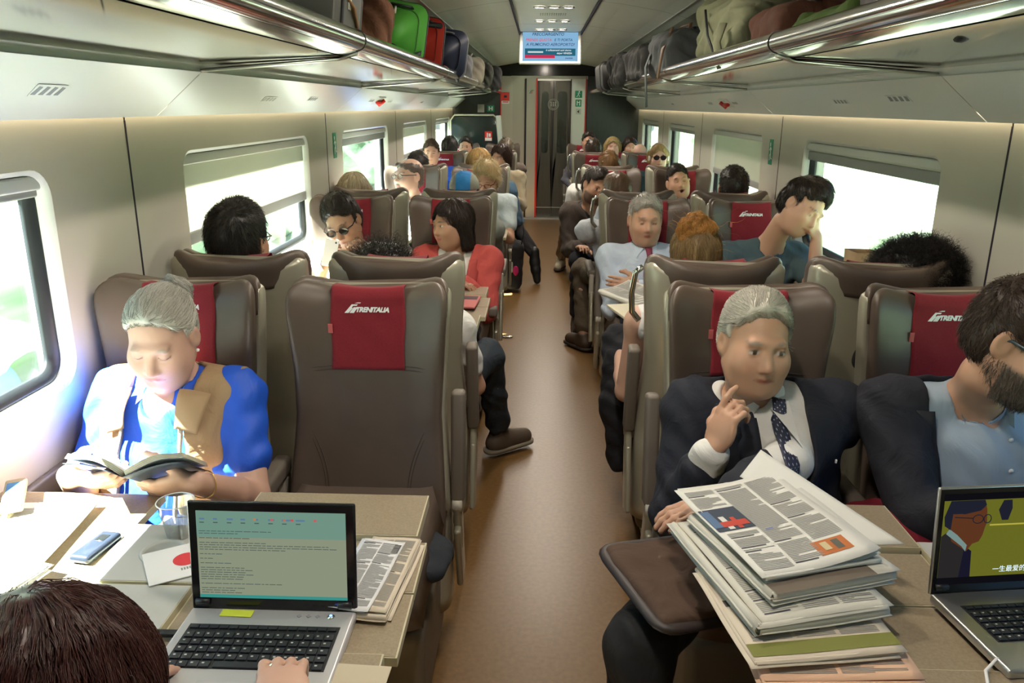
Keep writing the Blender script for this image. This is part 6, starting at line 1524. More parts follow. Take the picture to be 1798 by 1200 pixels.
# left table papers
newspaper('newspaper', (-0.290, 1.315, 0.735), -0.10, 0.25, 0.10, 'narrow folded newspaper sticking out from behind the silver laptop', 4, 0.003, (0.66, 0.58, 0.46), cols=2, seed=6)
newspaper('magazine_page', (-0.315, 1.318, 0.752), -0.12, 0.235, 0.085, 'white printed sheet with a barcode lying behind the silver laptop', 1, 0.002, (0.74, 0.75, 0.76), cols=2, seed=7, fold=False, pic=[(0.80, 0.96, 0.80, 0.94, (0.1, 0.1, 0.1))])
newspaper('newspaper', (-1.085, 1.36, 0.735), 0.10, 0.42, 0.25, 'large white newspaper spread in the sun on the left table', 3, 0.003, (0.76, 0.75, 0.72), cols=3, seed=8)
newspaper('newspaper', (-1.055, 1.20, 0.752), -0.25, 0.26, 0.24, 'smaller newspaper lying on the sunlit one at the left table', 2, 0.003, (0.78, 0.77, 0.74), cols=3, seed=9)
# paperback held by the reading woman
t = empty('paperback_book', (-0.885, 1.600, 0.800), 0.12, 'open paperback held by the silver-haired woman', 'book')
def page(sg, z0, ext=0.0):
    def fn(u, v):
        x = sg*(u*0.118+ext); return (x, (v-0.5)*0.185, z0+0.028*math.sin(min(1, u*1.25)*PI*0.62)*1.0+0.012*u)
    return fn
for nm_, sg in (('left_pages', -1), ('right_pages', 1)):
    b = MB()
    for k in range(7): b.grid(page(sg, -0.0016*k, 0.0008*k), 10, 4, solid((0.72, 0.66, 0.42), 0.9) if k % 2 else M['paperw'], thick=0.0006*sg)
    for r in range(17): b.add([(sg*(0.018+0.0*r), 0.075-0.009*r, page(sg, 0.0008)(0.15, 0.5)[2]), (sg*0.10, 0.075-0.009*r, page(sg, 0.0008)(0.85, 0.5)[2]), (sg*0.10, 0.0725-0.009*r, page(sg, 0.0008)(0.85, 0.5)[2]), (sg*0.018, 0.0725-0.009*r, page(sg, 0.0008)(0.15, 0.5)[2])], [(0, 1, 2, 3)], INK)
    b.build(nm_, t)
b = MB(); b.grid(lambda u, v: ((u-0.5)*0.25, (v-0.5)*0.19, -0.013+0.020*math.sin(abs(u-0.5)*2*PI*0.62)+0.012*abs(u-0.5)*2), 16, 4, solid((0.02, 0.03, 0.05), 0.5), thick=0.001); b.build('cover', t)
t.rotation_euler = (-0.55, 0.02, 0.12)

# ------------------------------------------------------------------ laptops
def laptop(loc, rz, W_, Dp, Hh, tilt, body, lid, label, keyrows, screen_fn, keyw, bez=0.014, silver=True):
    """origin at the hinge middle on the table; the base runs towards -y"""
    t = empty('laptop', loc, rz, label, 'laptop')
    b = MB(); b.box((0, -Dp/2, 0.010), (W_/2, Dp/2, 0.009), body, bev=0.006); ba = b.build('base', t)
    b = MB(); b.box((0, -Dp*0.44, 0.0192), (W_*keyw, Dp*0.235, 0.0006), M['black']); b.build('keyboard_well', ba)
    kw = 2*W_*keyw; k0 = -W_*keyw; rows = keyrows
    for r in range(rows):
        n = 15 if r < 2 else 14; y = -Dp*0.44+Dp*0.215-(r+0.0)*(Dp*0.43/(rows-0.4)); x = k0+0.003; unit = (kw-0.006)/n
        widths = [1]*n
        if r == rows-1: widths = [1, 1, 1, 1, 5, 1, 1, 1, 1, 1]; unit = (kw-0.006)/sum(widths)
        for q, ww in enumerate(widths):
            b = MB(); hw = unit*ww/2; hh = Dp*0.43/(rows-0.4)/2*0.86*(0.6 if r == 0 else 1); b.box((x+hw, y-hh, 0.0212), (hw*0.88, hh*0.88, 0.0016), solid((0.018, 0.022, 0.030), 0.4), bev=0.0012)
            if ww == 1 and r > 0: b.box((x+hw*0.7, y-hh*0.8, 0.0229), (hw*0.22, hh*0.20, 0.0001), M['tray'])
            if r*15+q < 92: b.build('key', ba)
            x += unit*ww
    Rt = Matrix.Rotation(-tilt, 3, 'X')
    l = MB(); l.box(Rt @ Vector((0, 0.004, Hh/2)), (W_/2, 0.004, Hh/2), lid, R=Rt, bev=0.0035); l.box(Rt @ Vector((0, -0.0006, Hh/2)), (W_/2-0.003, 0.0008, Hh/2-0.003), M['dark_glossy'], R=Rt)
    for q in (-1, 1): l.tube([(q*W_*0.43-0.012, 0.0, 0.016), (q*W_*0.43+0.012, 0.0, 0.016)], 0.006, M['black'], 10)
    lo = l.build('lid', t, loc=(0, 0, 0.014))
    s = MB(); f = lambda x, z, d=0.0: Rt @ Vector((x, -0.0018-d, z)); screen_fn(s, f, W_-2*bez, Hh, bez); s.build('screen', lo)
    return t, ba
def scr_rect(s, f, x0, x1, z0, z1, m, d=0.0): s.add([f(x0, z0, d), f(x1, z0, d), f(x1, z1, d), f(x0, z1, d)], [(0, 1, 2, 3)], m)
def screen_mail(s, f, w, H, bz):
    z0, z1 = H*0.12, H-0.016; x0 = -w/2+0.002; x1 = w/2-0.002; rg = random.Random(4)
    scr_rect(s, f, x0, x1, z0, z1, em((0.26, 0.29, 0.20), 0.45)); scr_rect(s, f, x0, x1, z1-0.048, z1, em((0.16, 0.29, 0.23), 0.45), 0.0004); scr_rect(s, f, x0, x1, z0, z0+0.006, em((0.04, 0.25, 0.22), 0.5), 0.0004)
    ink = em((0.10, 0.14, 0.13), 0.35)
    for k in range(8): xx = x0+0.006+k*0.024; scr_rect(s, f, xx, xx+rg.uniform(.006, .018), z1-0.016, z1-0.013, em((0.12, 0.22, 0.35), 0.4), 0.0008); scr_rect(s, f, xx, xx+0.008, z1-0.022, z1-0.020, ink, 0.0008)
    for xx, c in ((0.0, (0.5, 0.1, 0.1)), (0.022, (0.4, 0.15, 0.1)), (0.035, (0.5, 0.08, 0.08)), (-0.03, (0.4, 0.2, 0.1)), (0.075, (0.5, 0.1, 0.1))): scr_rect(s, f, xx, xx+0.005, z1-0.016, z1-0.012, em(c, 0.5), 0.001)
    z = z1-0.036; rows = [0.5, 0.28, 0, 0.35, 0, 0.45, 0.92, 0.95, 0.6, 0, 0.15, 0, 0.1, 0, 0.2, 0, 0.3, 0.33, 0.3, 0.35, 0.3, 0.28, 0, 0.55, 0, 0.3, 0.25, 0.3, 0.32, 0.28, 0, 0.6]
    for r in rows:
        if r: 
            x = x0+0.004
            while x < x0+r*w*0.95: ww = rg.uniform(.004, .014); scr_rect(s, f, x, min(x+ww, x1-0.004), z-0.0013, z, ink, 0.0008); x += ww+0.0018
        z -= 0.0042
        if z < z0+0.01: break
def screen_film(s, f, w, H, bz):
    z0, z1 = 0.020, H-0.012; x0, x1 = -w/2+0.002, w/2-0.002
    scr_rect(s, f, x0, x1, z0, z1, em((0.002, 0.002, 0.003), 1)); a, c = z0+0.014, z1-0.012
    g = em((0.10, 0.105, 0.012), 0.6); scr_rect(s, f, x0, x1, a, c, g, 0.0003); scr_rect(s, f, x0+0.09, x1, c-0.050, c-0.047, em((0.22, 0.20, 0.03), 0.9), 0.0005)
    P = lambda pts, m, d: s.add([f(x0+x, a+z, d) for x, z in pts], [tuple(range(len(pts)))[::1]], m)
    h = c-a; dk = em((0.006, 0.007, 0.012), 1); skin = em((0.060, 0.020, 0.008), 0.8); 
    P([(0.0, 0.0), (0.062, 0.0), (0.055, 0.045), (0.042, 0.075), (0.010, 0.088), (0.0, 0.080)], em((0.010, 0.009, 0.009), 1), 0.0007)
    P([(0.046, 0.060), (0.060, 0.050), (0.062, 0.0), (0.040, 0.0)], em((0.004, 0.004, 0.010), 1), 0.0008)
    P([(0.020, 0.070), (0.050, 0.050), (0.060, 0.064), (0.072, 0.068), (0.078, 0.080), (0.081, 0.094), (0.084, 0.104), (0.082, 0.128), (0.080, h-0.012), (0.040, h-0.010), (0.012, h-0.03), (0.010, 0.10)], skin, 0.0009)
    P([(0.008, 0.085), (0.040, 0.060), (0.048, 0.050), (0.050, 0.062), (0.030, 0.082), (0.014, 0.094)], em((0.10, 0.15, 0.14), 0.8), 0.0011)
    P([(0.004, 0.100), (0.016, 0.092), (0.018, 0.122), (0.034, 0.122), (0.040, h-0.026), (0.070, h-0.020), (0.080, h-0.010), (0.076, h), (0.012, h), (0.002, h-0.03)], dk, 0.0012)
    P([(0.112, h-0.002), (0.104, h-0.020), (0.112, h-0.040), (0.124, h-0.040), (0.130, h-0.018), (0.128, h-0.002)], dk, 0.0009)
    for (cx, r) in ((0.066, 0.010), (0.084, 0.007)):
        pts = [(cx+r*math.cos(t_), h-0.036+0.008*math.sin(t_)) for t_ in np.linspace(0, 2*PI, 17)]
        s.tube([f(x0+x, a+z, 0.0015) for x, z in pts[:-1]], 0.0008, dk, 5, close=True)
    s.tube([f(x0+0.056, a+h-0.034, 0.0015), f(x0+0.022, a+h-0.031, 0.0015)], 0.0009, dk, 5)
    mesh_into(s, text_mesh('\u4e00\u751f\u6700\u7231\u7684', 0.013, align='LEFT'), lambda v: f(x0+0.104+v[0], a+0.012+v[1], 0.0012), em((0.45, 0.55, 0.6), 1))
lt1, base1 = laptop((-0.452, 1.195, 0.731), 0.0, 0.292, 0.235, 0.200, 0.12, mat('laptop_silver', (0.56, 0.56, 0.58), 0.35, 0.4), mat('laptop_lid', (0.015, 0.018, 0.022), 0.25), 'black-lidded silver laptop showing an e-mail on the left table', 6, screen_mail, 0.44)
b = MB(); b.box((0, 0, 0), (0.028, 0.009, 0.0006), solid((0.62, 0.72, 0.06), 0.8), bev=0.0005); tag(b.build('sticky_note', loc=(-0.512, 1.177, 0.7515), rot=(0.05, 0, -0.03)), 'yellow sticky note above the keyboard of the silver laptop', 'sticky note')
b = MB()
b.lathe([(0, 0.0030), (0.004, 0.0028), (0.0065, 0.001), (0.007, 0)], (0.105, -0.020, 0.0190), M['chrome'], 20); b.lathe([(0, 0.0034), (0.0028, 0.0034)], (0.105, -0.020, 0.0190), em((0.1, 0.2, 0.9), 3), 14); b.build('power_button', base1)
for k in range(3):
    b = MB(); b.box((0.050+0.016*k, -0.020, 0.0195), (0.0032, 0.0032, 0.0006), solid((0.3, 0.3, 0.32), 0.4), R=Matrix.Rotation(PI/4, 3, 'Z')); b.build('media_button', base1)
b = MB(); b.box((0, -0.205, 0.0195), (0.06, 0.020, 0.0005), solid((0.50, 0.50, 0.52), 0.3)); b.build('touchpad', base1)
b = MB(); b.box((0, 0, 0), (0.022, 0.007, 0.004), M['black'], bev=0.002); tag(b.build('usb_receiver', loc=(-0.617, 1.13, 0.742)), 'small black plug in the side of the silver laptop', 'plug')
laptop((0.868, 1.300, 0.739), 0.13, 0.300, 0.21, 0.205, 0.10, mat('alu_laptop', (0.55, 0.56, 0.55), 0.3, 0.9), mat('alu_lid', (0.58, 0.58, 0.57), 0.3, 0.9), 'aluminium laptop playing a film on the right table', 6, screen_film, 0.40, bez=0.008)
c = MB(); c.tube([(0.766, 1.10, 0.750), (0.745, 1.105, 0.756), (0.718, 1.085, 0.748), (0.705, 1.05, 0.742), (0.715, 0.99, 0.740), (0.74, 0.93, 0.740)], 0.0028, M['white'], 8); c.tube([(0.768, 1.10, 0.750), (0.752, 1.103, 0.752)], 0.0045, M['white'], 8)
tag(c.build('charging_cable'), 'white charging cable plugged into the aluminium laptop', 'cable')
# ------------------------------------------------------------------ small things on the tables
t = empty('plastic_cup', (-0.735, 1.452, 0.7375), 0, 'clear plastic cup on the grey tray beside the napkin', 'cup')
b = MB(); b.lathe([(0.0, 0.001), (0.024, 0.001), (0.036, 0.078), (0.0375, 0.079), (0.0368, 0.0805), (0.0352, 0.079), (0.0232, 0.003), (0.0, 0.003)], m=glass_mat('clear_plastic', (0.90, 0.93, 0.94), 0.5, 0.05), seg=32); b.build('cup_wall', t)
b = MB(); b.tube([(0.037*math.cos(a), 0.037*math.sin(a), 0.080) for a in np.linspace(0, 2*PI, 28, endpoint=False)], 0.0013, solid((0.75, 0.78, 0.8), 0.2), 6, close=True); b.build('rim', t)
b = MB(); b.box((0, 0, 0), (0.062, 0.062, 0.0012), M['paperw'], bev=0.001); o = b.build('napkin', loc=(-0.690, 1.350, 0.7405), rot=(0, 0, 0.55)); tag(o, 'white paper napkin printed with a red oval beside the silver laptop', 'napkin')
b = MB(); b.lathe([(0.0, 0.0016), (0.024, 0.0016)], (0.012, 0.002, 0), solid((0.70, 0.05, 0.06), 0.8), 28); b.build('red_print', o)
b = MB(); [b.box((0.0+0.005*k, -0.032, 0.0015), (0.0015, 0.004, 0.0002), INK) for k in range(5)]; b.build('small_print', o)
t = empty('mobile_phone', (-0.880, 1.395, 0.731), -0.16, 'black folding phone on the left table next to the grey tray', 'phone')
b = MB(); b.box((0, 0, 0.010), (0.024, 0.052, 0.0095), solid((0.02, 0.025, 0.04), 0.18), bev=0.009); b.build('phone_body', t)
b = MB(); b.box((0, 0.02, 0.0197), (0.010, 0.012, 0.0004), M['dark_glossy'], bev=0.0003); b.build('outer_display', t)
t = empty('spectacle_case', (-1.155, 1.565, 0.752), 0.5, 'beige and blue pencil case on the newspaper by the left window', 'case')
b = MB(); b.box((0, 0, 0.009), (0.022, 0.075, 0.009), solid((0.42, 0.34, 0.20), 0.6), bev=0.006); b.build('case_body', t)
b = MB(); b.box((0, 0.02, 0.0185), (0.016, 0.03, 0.0006), solid((0.05, 0.2, 0.5), 0.6)); b.build('blue_label', t)
b = MB(); b.box((0, 0, 0.001), (0.055, 0.030, 0.001), solid((0.55, 0.48, 0.35), 0.6)); tag(b.build('cardboard_ticket', loc=(-0.277, 1.03, 0.745), rot=(0, 0, -0.05)), 'small beige card at the front of the left table by the aisle', 'card')
b = MB(); b.box((0, 0, 0), (0.030, 0.018, 0.001), solid((0.05, 0.05, 0.05), 0.5)); o = b.build('sticker', loc=(0.845, 1.395, 0.7400)); tag(o, 'black sticker on the grey tray behind the aluminium laptop', 'sticker'); g = MB(); [g.box((-0.02+0.012*k, 0.004, 0.0014), (0.004, 0.003, 0.0002), M['white']) for k in range(4)]; g.build('sticker_print', o)
# second bay
b = MB(); b.box((0, 0, 0.004), (0.050, 0.11, 0.004), solid((0.50, 0.14, 0.13), 0.7), bev=0.002); b.box((0.0, 0.06, 0.0085), (0.04, 0.03, 0.0005), solid((0.06, 0.03, 0.04))); tag(b.build('magazine', loc=(-0.315, 3.50, 0.744), rot=(0, 0, -0.06)), 'pink and black magazine on the table before the coral blazer', 'magazine')
newspaper('newspaper', (0.435, 3.62, 0.744), 0.5, 0.28, 0.17, 'crumpled white newspaper in front of the man with the burgundy tie', 4, 0.006, (0.68, 0.66, 0.60), cols=2, seed=11, curl=1)
b = MB(); b.box((0, 0, 0.006), (0.075, 0.15, 0.006), solid((0.66, 0.62, 0.46), 0.7), bev=0.003); tag(b.build('cream_folder', loc=(0.42, 3.33, 0.744), rot=(0, 0, 0.25)), 'cream folder at the aisle end of the second right table', 'folder')
newspaper('newspaper', (-1.0, 5.60, 0.735), 0.2, 0.3, 0.3, 'sunlit white newspaper in front of the bald man', 2, 0.004, (0.76, 0.75, 0.72), seed=12)
b = MB(); b.box((0, 0, 0.008), (0.05, 0.08, 0.008), solid((0.70, 0.70, 0.66), 0.7), bev=0.004); b.box((0, 0, 0.018), (0.03, 0.05, 0.003), M['black'], bev=0.001); tag(b.build('tablet_case', loc=(-0.33, 5.62, 0.744)), 'pale and black case on the table before the blonde woman', 'case')
newspaper('newspaper', (-0.33, 7.75, 0.744), 0.3, 0.2, 0.14, 'pale paper on the fourth left table by the aisle', 2, 0.004, (0.68, 0.62, 0.58), seed=13)
# cloth things
def lump(name, prims, m, col, label, cat, h=0.008, warp=0.006, wf=28, parent=None, cuts=()):
    s = Sdf()
    for p in prims:
        if p[0] == 'e': s.ell(p[1], p[2], rotm(*p[3]) if len(p) > 3 else None, k=0.03)
        elif p[0] == 'b': s.box(p[1], p[2], rotm(*p[3]) if len(p) > 3 else None, rad=p[4] if len(p) > 4 else 0.02, k=0.02)
        else: s.cone(p[1], p[2], p[3], p[4], k=0.03)
    for c in cuts: s.cutplane(*c)
    s.warp(lambda P: warp*np.sin(P[..., 0]*wf+2*np.sin(P[..., 1]*wf*.7))*np.sin(P[..., 2]*wf+P[..., 1]*wf*1.1)+warp*0.4*np.sin(P[..., 0]*wf*2.6+P[..., 1]*wf*2.1+P[..., 2]*wf*3))
    V, Q = s.surface(h); me = fast_mesh(name, V, Q, [m], (col if callable(col) else flat(col))(V, s.N)); o = link(name, me, parent)
    if label: tag(o, label, cat)
    return o
lump('dark_jacket', [('e', (-0.47, 1.93, 0.475), (0.20, 0.09, 0.055)), ('e', (-0.36, 1.80, 0.475), (0.15, 0.14, 0.045)), ('c', (-0.33, 1.93, 0.49), (-0.245, 1.86, 0.46), 0.04, 0.03)], M['cloth'], (0.012, 0.018, 0.026), 'dark blue jacket thrown on the empty seat by the aisle', 'jacket')
lump('red_cloth_bag', [('e', (0.86, 1.74, 0.63), (0.12, 0.10, 0.06)), ('e', (0.95, 1.78, 0.62), (0.12, 0.08, 0.06))], M['cloth'], (0.20, 0.006, 0.02), 'red cloth bag on the lap of the bearded man', 'bag')
o = lump('leather_document_bag', [('b', (0.320, 1.445, 0.668), (0.140, 0.125, 0.020), (0.12, 0.10, 0.42), 0.018)], M['cloth'], (0.075, 0.043, 0.028), 'flat brown leather bag on the lap of the suited man', 'bag', warp=0.003)
b = MB(); Rb = Euler((0.12, 0.10, 0.42), 'XYZ').to_matrix(); b.tube([Vector((0.320, 1.445, 0.668))+Rb @ Vector((x, y, 0)) for x, y in rrect(0.278, 0.248, 0.03, 4)], [(0.010, 0.016)]*20, solid((0.03, 0.022, 0.022), 0.5), 8, close=True); bt = b.build('bag_edging', o)
lump('black_coat', [('c', (0.325, 3.12, 0.70), (0.335, 3.05, 0.45), 0.055, 0.07), ('c', (0.335, 3.05, 0.45), (0.345, 3.02, 0.20), 0.07, 0.045), ('e', (0.37, 3.10, 0.60), (0.07, 0.10, 0.12)), ('c', (0.345, 3.15, 0.5), (0.35, 3.15, 0.25), 0.06, 0.03)], M['cloth'], (0.010, 0.011, 0.016), 'black coat hanging beside the second right table into the aisle', 'coat')
t = lump('black_backpack', [('b', (-0.215, 7.02, 0.24), (0.085, 0.12, 0.21), (0, 0.05, 0), 0.05)], M['cloth'], (0.006, 0.006, 0.008), 'black backpack with a pink tag on the aisle floor at left', 'backpack', warp=0.004, cuts=[((0, 0, 0.004), (0, 0, -1))])
lump('pink_tag', [('e', (-0.19, 6.885, 0.21), (0.025, 0.012, 0.045))], M['cloth'], (0.45, 0.01, 0.12), None, None, parent=t, warp=0.001)
b = MB(); b.tube([(-0.15, 6.95, 0.40), (-0.12, 6.93, 0.55), (-0.16, 6.95, 0.74)], [(0.004, 0.014)]*3, M['black'], 6); b.build('strap', t)
t = empty('paper_bag', (1.315, 3.23, 0.732), 0.25, 'brown paper bag with printed words beside the teal shirted man', 'bag')
b = MB(); b.tube([(0, 0, 0.0), (0, 0, 0.10), (0.004, 0, 0.22), (0.0, 0, 0.315)], [(0.055, 0.075), (0.058, 0.078), (0.055, 0.080), (0.055, 0.082)], solid((0.42, 0.30, 0.17), 0.85), 4, caps=False); b.tube([(0, 0, 0.004), (0.0, 0, 0.31)], [(0.050, 0.070), (0.050, 0.077)], solid((0.30, 0.19, 0.09), 0.85), 4, caps=False); b.prism([(-0.035, -0.05), (0.035, -0.05), (0.035, 0.05), (-0.035, 0.05)], 0.001, 0.003, solid((0.42, 0.30, 0.17), 0.85)); b.build('bag_paper', t)
g = MB(); mesh_into(g, text_mesh('in servizio', 0.024), plane_frame((-0.020, -0.030, 0.245), (0.78, -0.62, 0), (0, 0, 1)), INK); g.build('print', t)
t.rotation_euler[2] = 0.75
b = MB(); b.grid(lambda u, v: ((u-0.5)*0.13, (v-0.5)*0.035+0.008*math.sin(u*6), 0.004+0.004*math.sin(u*17)*math.sin(v*9)+0.004), 16, 6, solid((0.45, 0.42, 0.30), 0.25, 0.7), thick=0.001); b.grid(lambda u, v: (-0.02+(u-0.5)*0.06, (v-0.5)*0.02, 0.0125), 4, 2, M['black'])
tag(b.build('snack_wrapper', loc=(-0.235, 5.50, 0.002), rot=(0, 0, 0.1)), 'shiny crumpled snack wrapper lying on the aisle floor', 'wrapper')

# ------------------------------------------------------------------ luggage in the racks
def suitcase(loc, dim, rot, col, label, trim=(0.02, 0.02, 0.025), front=True, pocket=None, rough=0.55, shiny=False):
    """dim = half sizes; the broad face looks along -y"""
    w_, d_, h_ = dim; t = empty('suitcase', loc, 0, label, 'suitcase'); t.rotation_euler = rot
    m = mat('case_fabric', col, rough, bump=(300, 0.15, 0.001)); b = MB()
    loops = []
    for k in range(13):
        a = -PI/2+PI*k/12; sc = math.cos(a)**0.35 if 0 < k < 12 else 0.80; yy = math.sin(a)*d_
        loops.append([(x*(0.86+0.14*sc), yy, z*(0.86+0.14*sc)) for x, z in rrect(2*w_, 2*h_, min(w_, h_)*0.42, 6)])
    loft(loops, m, b); b.build('case_body', t)
    b = MB(); b.tube([(x*1.005, -d_*0.55, z*1.005) for x, z in rrect(2*w_, 2*h_, min(w_, h_)*0.42, 6)], 0.006, solid(trim, 0.5), 6, close=True); b.build('zip', t)
    if front:
        b = MB(); b.tube([(x, -d_*1.0, z) for x, z in rrect(1.35*w_, 1.5*h_, min(w_, h_)*0.38, 6)], 0.0035, solid(tuple(c*0.5 for c in col), 0.5), 6, close=True); b.build('pocket_seam', t)
    b = MB(); b.tube([(-0.05, -d_*0.98, h_*0.80), (-0.045, -d_-0.018, h_*0.83), (0.045, -d_-0.018, h_*0.83), (0.05, -d_*0.98, h_*0.80)], [(0.006, 0.011)]*4, solid(trim, 0.5), 6); b.build('handle', t)
    for q in (-1, 1):
        b = MB(); b.lathe([(0, -0.012), (0.022, -0.010), (0.024, 0), (0.022, 0.010), (0, 0.012)], (q*w_*0.72, -d_*0.5, -h_*0.97), M['black'], 14, R=Matrix.Rotation(PI/2, 3, 'Y')); b.build('wheel', t)
    return t
def duffel(loc, r, L, rot, col, label, strap=None, name='travel_bag', sq=(1, 1), zipc=(0.02, 0.02, 0.02), warp=0.010, cat='bag'):
    t = empty(name, loc, 0, label, cat); t.rotation_euler = rot
    s = Sdf(); s.box((0, 0, 0), (r*sq[0], L, r*sq[1]), rad=r*0.55*min(sq), k=0.02)
    rg = np.random.RandomState(int(abs(loc[1])*100)); p = rg.uniform(0, 6, 4)
    s.warp(lambda P: warp*np.sin(P[..., 0]*24+p[0]+2*np.sin(P[..., 1]*16))*np.sin(P[..., 2]*26+P[..., 1]*20+p[1])+warp*0.4*np.sin(P[..., 0]*60+P[..., 1]*50+P[..., 2]*70+p[2]))
    V, Q = s.surface(0.012); link('bag_body', fast_mesh('bag_body', V, Q, [M['cloth']], flat(col)(V, None)), t)
    b = MB(); b.tube([(0.0, y, r*sq[1]*1.02) for y in np.linspace(-L*0.9, L*0.9, 8)], 0.006, solid(zipc, 0.4), 6); b.build('zip', t)
    b = MB(); b.tube([(-r*sq[0]*0.9 if False else 0.0, -L*0.45, r*sq[1]), (0.02, -L*0.35, r*sq[1]+0.035), (0.02, L*0.35, r*sq[1]+0.035), (0.0, L*0.45, r*sq[1])], [(0.005, 0.012)]*4, solid(strap or zipc, 0.5), 6); b.build('handle', t)
    return t
ZS = 1.775
duffel((-0.86, 2.00, ZS+0.075), 0.095, 0.30, (0, 0, 0.05), (0.012, 0.013, 0.016), 'black holdall with a yellow tag at the near end of the left rack', sq=(1.9, 0.85))
b = MB(); b.box((-0.70, 1.98, 1.855), (0.008, 0.05, 0.006), solid((0.6, 0.6, 0.1), 0.5), bev=0.002); tag(b.build('luggage_tag'), 'yellow luggage tag on the black holdall', 'tag')
s1 = suitcase((-0.80, 2.72, ZS+0.115), (0.19, 0.20, 0.115), (0, 0.12, 0), (0.040, 0.040, 0.036), 'dark grey suitcase with a tan leather buckle strap, left rack', front=False)
b = MB(); b.tube([(0.08, -0.17, 0.085), (0.165, -0.10, 0.075), (0.185, 0.0, 0.035), (0.178, 0.10, -0.02)], [(0.006, 0.022)]*4, solid((0.33, 0.16, 0.06), 0.5), 8); b.box((0.188, -0.02, 0.045), (0.006, 0.016, 0.026), M['alu'], bev=0.003); b.build('buckle_strap', s1)
bl = duffel((-0.745, 3.42, ZS+0.120), 0.12, 0.16, (0, 0.10, 0.15), (0.115, 0.040, 0.018), 'brown leather bag between the grey and the green suitcase', strap=(0.16, 0.07, 0.03), sq=(1.15, 1.0), warp=0.012)
duffel((-0.80, 3.62, ZS+0.215), 0.05, 0.09, (0, 0, 0.3), (0.17, 0.10, 0.035), 'ochre pouch lying on the brown leather bag', strap=(0.16, 0.07, 0.03), sq=(1.2, 0.7), name='pouch')
s2 = suitcase((-0.690, 4.08, ZS+0.150), (0.130, 0.145, 0.138), (0, 0.15, 0.20), (0.10, 0.40, 0.055), 'bright green soft suitcase in the left rack')
b = MB(); b.grid(lambda u, v: ((0.045+0.07*u), -0.149-0.004*math.sin(u*3), -0.125+0.06*v*(0.5+u*0.5)), 6, 4, solid((0.03, 0.035, 0.05), 0.3), thick=0.004); b.build('corner_guard', s2)
b = MB(); b.lathe([(0, 0.006), (0.030, 0.004), (0.034, 0)], (-0.03, -0.15, -0.07), M['black'], 16, R=Matrix.Rotation(PI/2, 3, 'X') @ Matrix.Scale(0.5, 3, Vector((0, 1, 0)))); b.build('name_badge', s2)
for q in (-1, 1):
    b = MB(); b.box((-0.04+q*0.014, -0.150, 0.095), (0.005, 0.003, 0.018), M['alu'], bev=0.002); b.build('zip_puller', s2)
s3 = suitcase((-0.680, 4.78, ZS+0.150), (0.125, 0.12, 0.145), (0, 0.12, 0.15), (0.60, 0.03, 0.02), 'red and black suitcase behind the green one in the left rack')
b = MB(); b.box((0, -0.03, 0.105), (0.118, 0.095, 0.022), M['black'], bev=0.02); b.build('black_band', s3)
suitcase((-0.660, 5.75, ZS+0.155), (0.15, 0.25, 0.150), (0, 0.12, 0.12), (0.012, 0.018, 0.045), 'navy blue suitcase behind the red one in the left rack', trim=(0.12, 0.12, 0.13))
duffel((-0.70, 6.75, ZS+0.11), 0.11, 0.28, (0, 0.1, 0.1), (0.10, 0.10, 0.11), 'grey rucksack with silver buckles in the left rack', strap=(0.4, 0.4, 0.42), sq=(1.3, 1))
duffel((-0.66, 7.65, ZS+0.12), 0.115, 0.26, (0, 0.1, 0.1), (0.30, 0.27, 0.22), 'beige rucksack with pale straps in the left rack', strap=(0.5, 0.45, 0.4), sq=(1.2, 1))
duffel((-0.66, 8.60, ZS+0.12), 0.12, 0.32, (0, 0.1, 0.1), (0.030, 0.032, 0.024), 'dark olive bag far along the left rack', sq=(1.3, 1))
duffel((-0.64, 9.75, ZS+0.13), 0.13, 0.40, (0, 0.1, 0.05), (0.010, 0.010, 0.011), 'black bag at the far end of the left rack', sq=(1.4, 1.0))
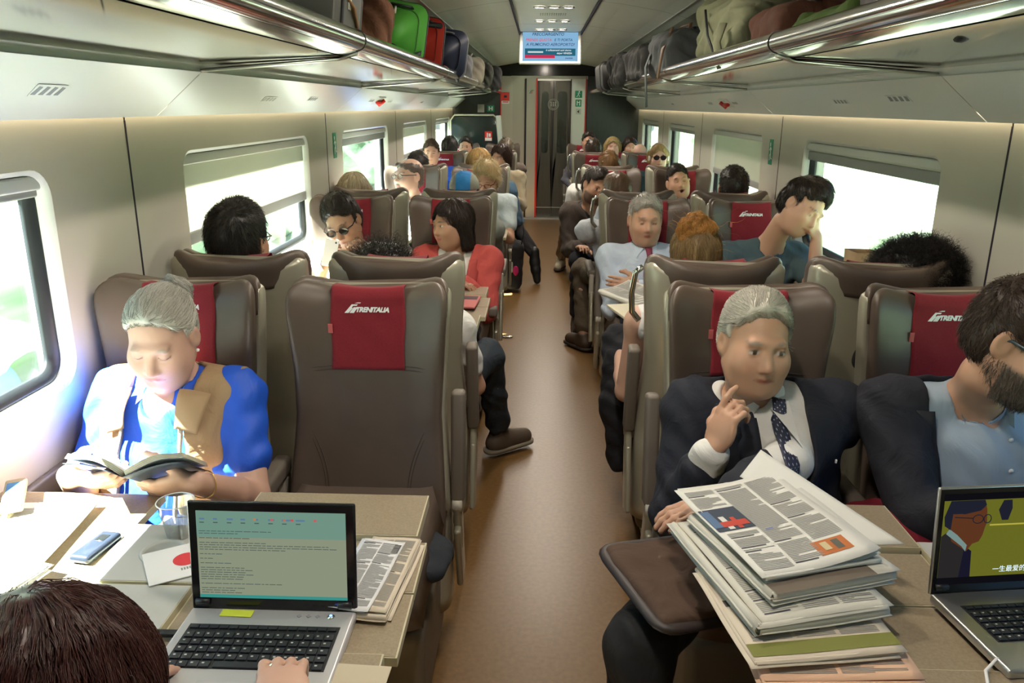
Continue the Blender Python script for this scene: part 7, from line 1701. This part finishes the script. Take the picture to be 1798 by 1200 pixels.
# right rack
suitcase((1.00, 1.93, ZS+0.105), (0.20, 0.28, 0.115), (0, -0.10, 0), (0.035, 0.033, 0.030), 'dark grey case at the near end of the right rack', front=False, trim=(0.3, 0.3, 0.26))
gb = duffel((0.965, 2.62, ZS+0.06), 0.075, 0.20, (0, -0.1, 0.1), (0.045, 0.085, 0.012), 'moss green bag next to the dark case in the right rack', strap=(0.10, 0.18, 0.02), sq=(1.8, 0.85), warp=0.012)
bp = duffel((0.885, 3.72, ZS+0.135), 0.132, 0.26, (0.1, -0.08, 0.12), (0.23, 0.24, 0.15), 'pale olive backpack in the right rack', strap=(0.12, 0.13, 0.07), sq=(1.15, 1.0), warp=0.016, name='backpack', cat='backpack')
b = MB(); b.tube([(-0.17, -0.20, 0.05), (-0.21, -0.24, -0.02), (-0.19, -0.25, -0.12)], [(0.005, 0.018)]*3, solid((0.20, 0.21, 0.13), 0.8), 8); b.tube([(-0.165, 0.05, 0.10), (-0.185, -0.05, 0.0), (-0.165, -0.14, -0.12)], 0.006, M['black'], 6); b.build('shoulder_strap', bp)
duffel((0.945, 3.12, ZS+0.085), 0.095, 0.17, (0, -0.1, 0.05), (0.085, 0.030, 0.015), 'dark brown leather satchel leaning on the olive backpack', strap=(0.30, 0.12, 0.05), sq=(1.6, 1.0), warp=0.008, name='satchel')
gs = duffel((0.83, 4.95, ZS+0.12), 0.12, 0.26, (0, -0.1, 0.12), (0.11, 0.115, 0.125), 'grey shoulder bag with a brown strap, right rack', strap=(0.22, 0.10, 0.04), sq=(1.3, 1), warp=0.012)
b = MB(); b.tube([(-0.10, -0.14, 0.14), (-0.165, -0.15, 0.03), (-0.185, -0.10, -0.12)], [(0.004, 0.022)]*3, solid((0.20, 0.09, 0.035), 0.5), 8); b.tube([(-0.12, 0.16, 0.10), (-0.19, 0.15, -0.05), (-0.20, 0.13, -0.28)], [(0.004, 0.024)]*3, solid((0.10, 0.12, 0.13), 0.7), 8); b.build('hanging_strap', gs)
duffel((0.82, 6.05, ZS+0.125), 0.12, 0.32, (0, -0.1, 0.1), (0.014, 0.014, 0.013), 'black rucksack with pale piping in the right rack', strap=(0.3, 0.3, 0.28), sq=(1.4, 1), warp=0.016)
duffel((0.80, 7.35, ZS+0.13), 0.13, 0.36, (0, -0.1, 0.05), (0.012, 0.012, 0.012), 'lumpy black bag far along the right rack', sq=(1.35, 1), warp=0.016)
suitcase((0.79, 8.75, ZS+0.13), (0.19, 0.30, 0.14), (0, -0.1, 0.05), (0.008, 0.008, 0.009), 'black suitcase at the far end of the right rack', front=False)
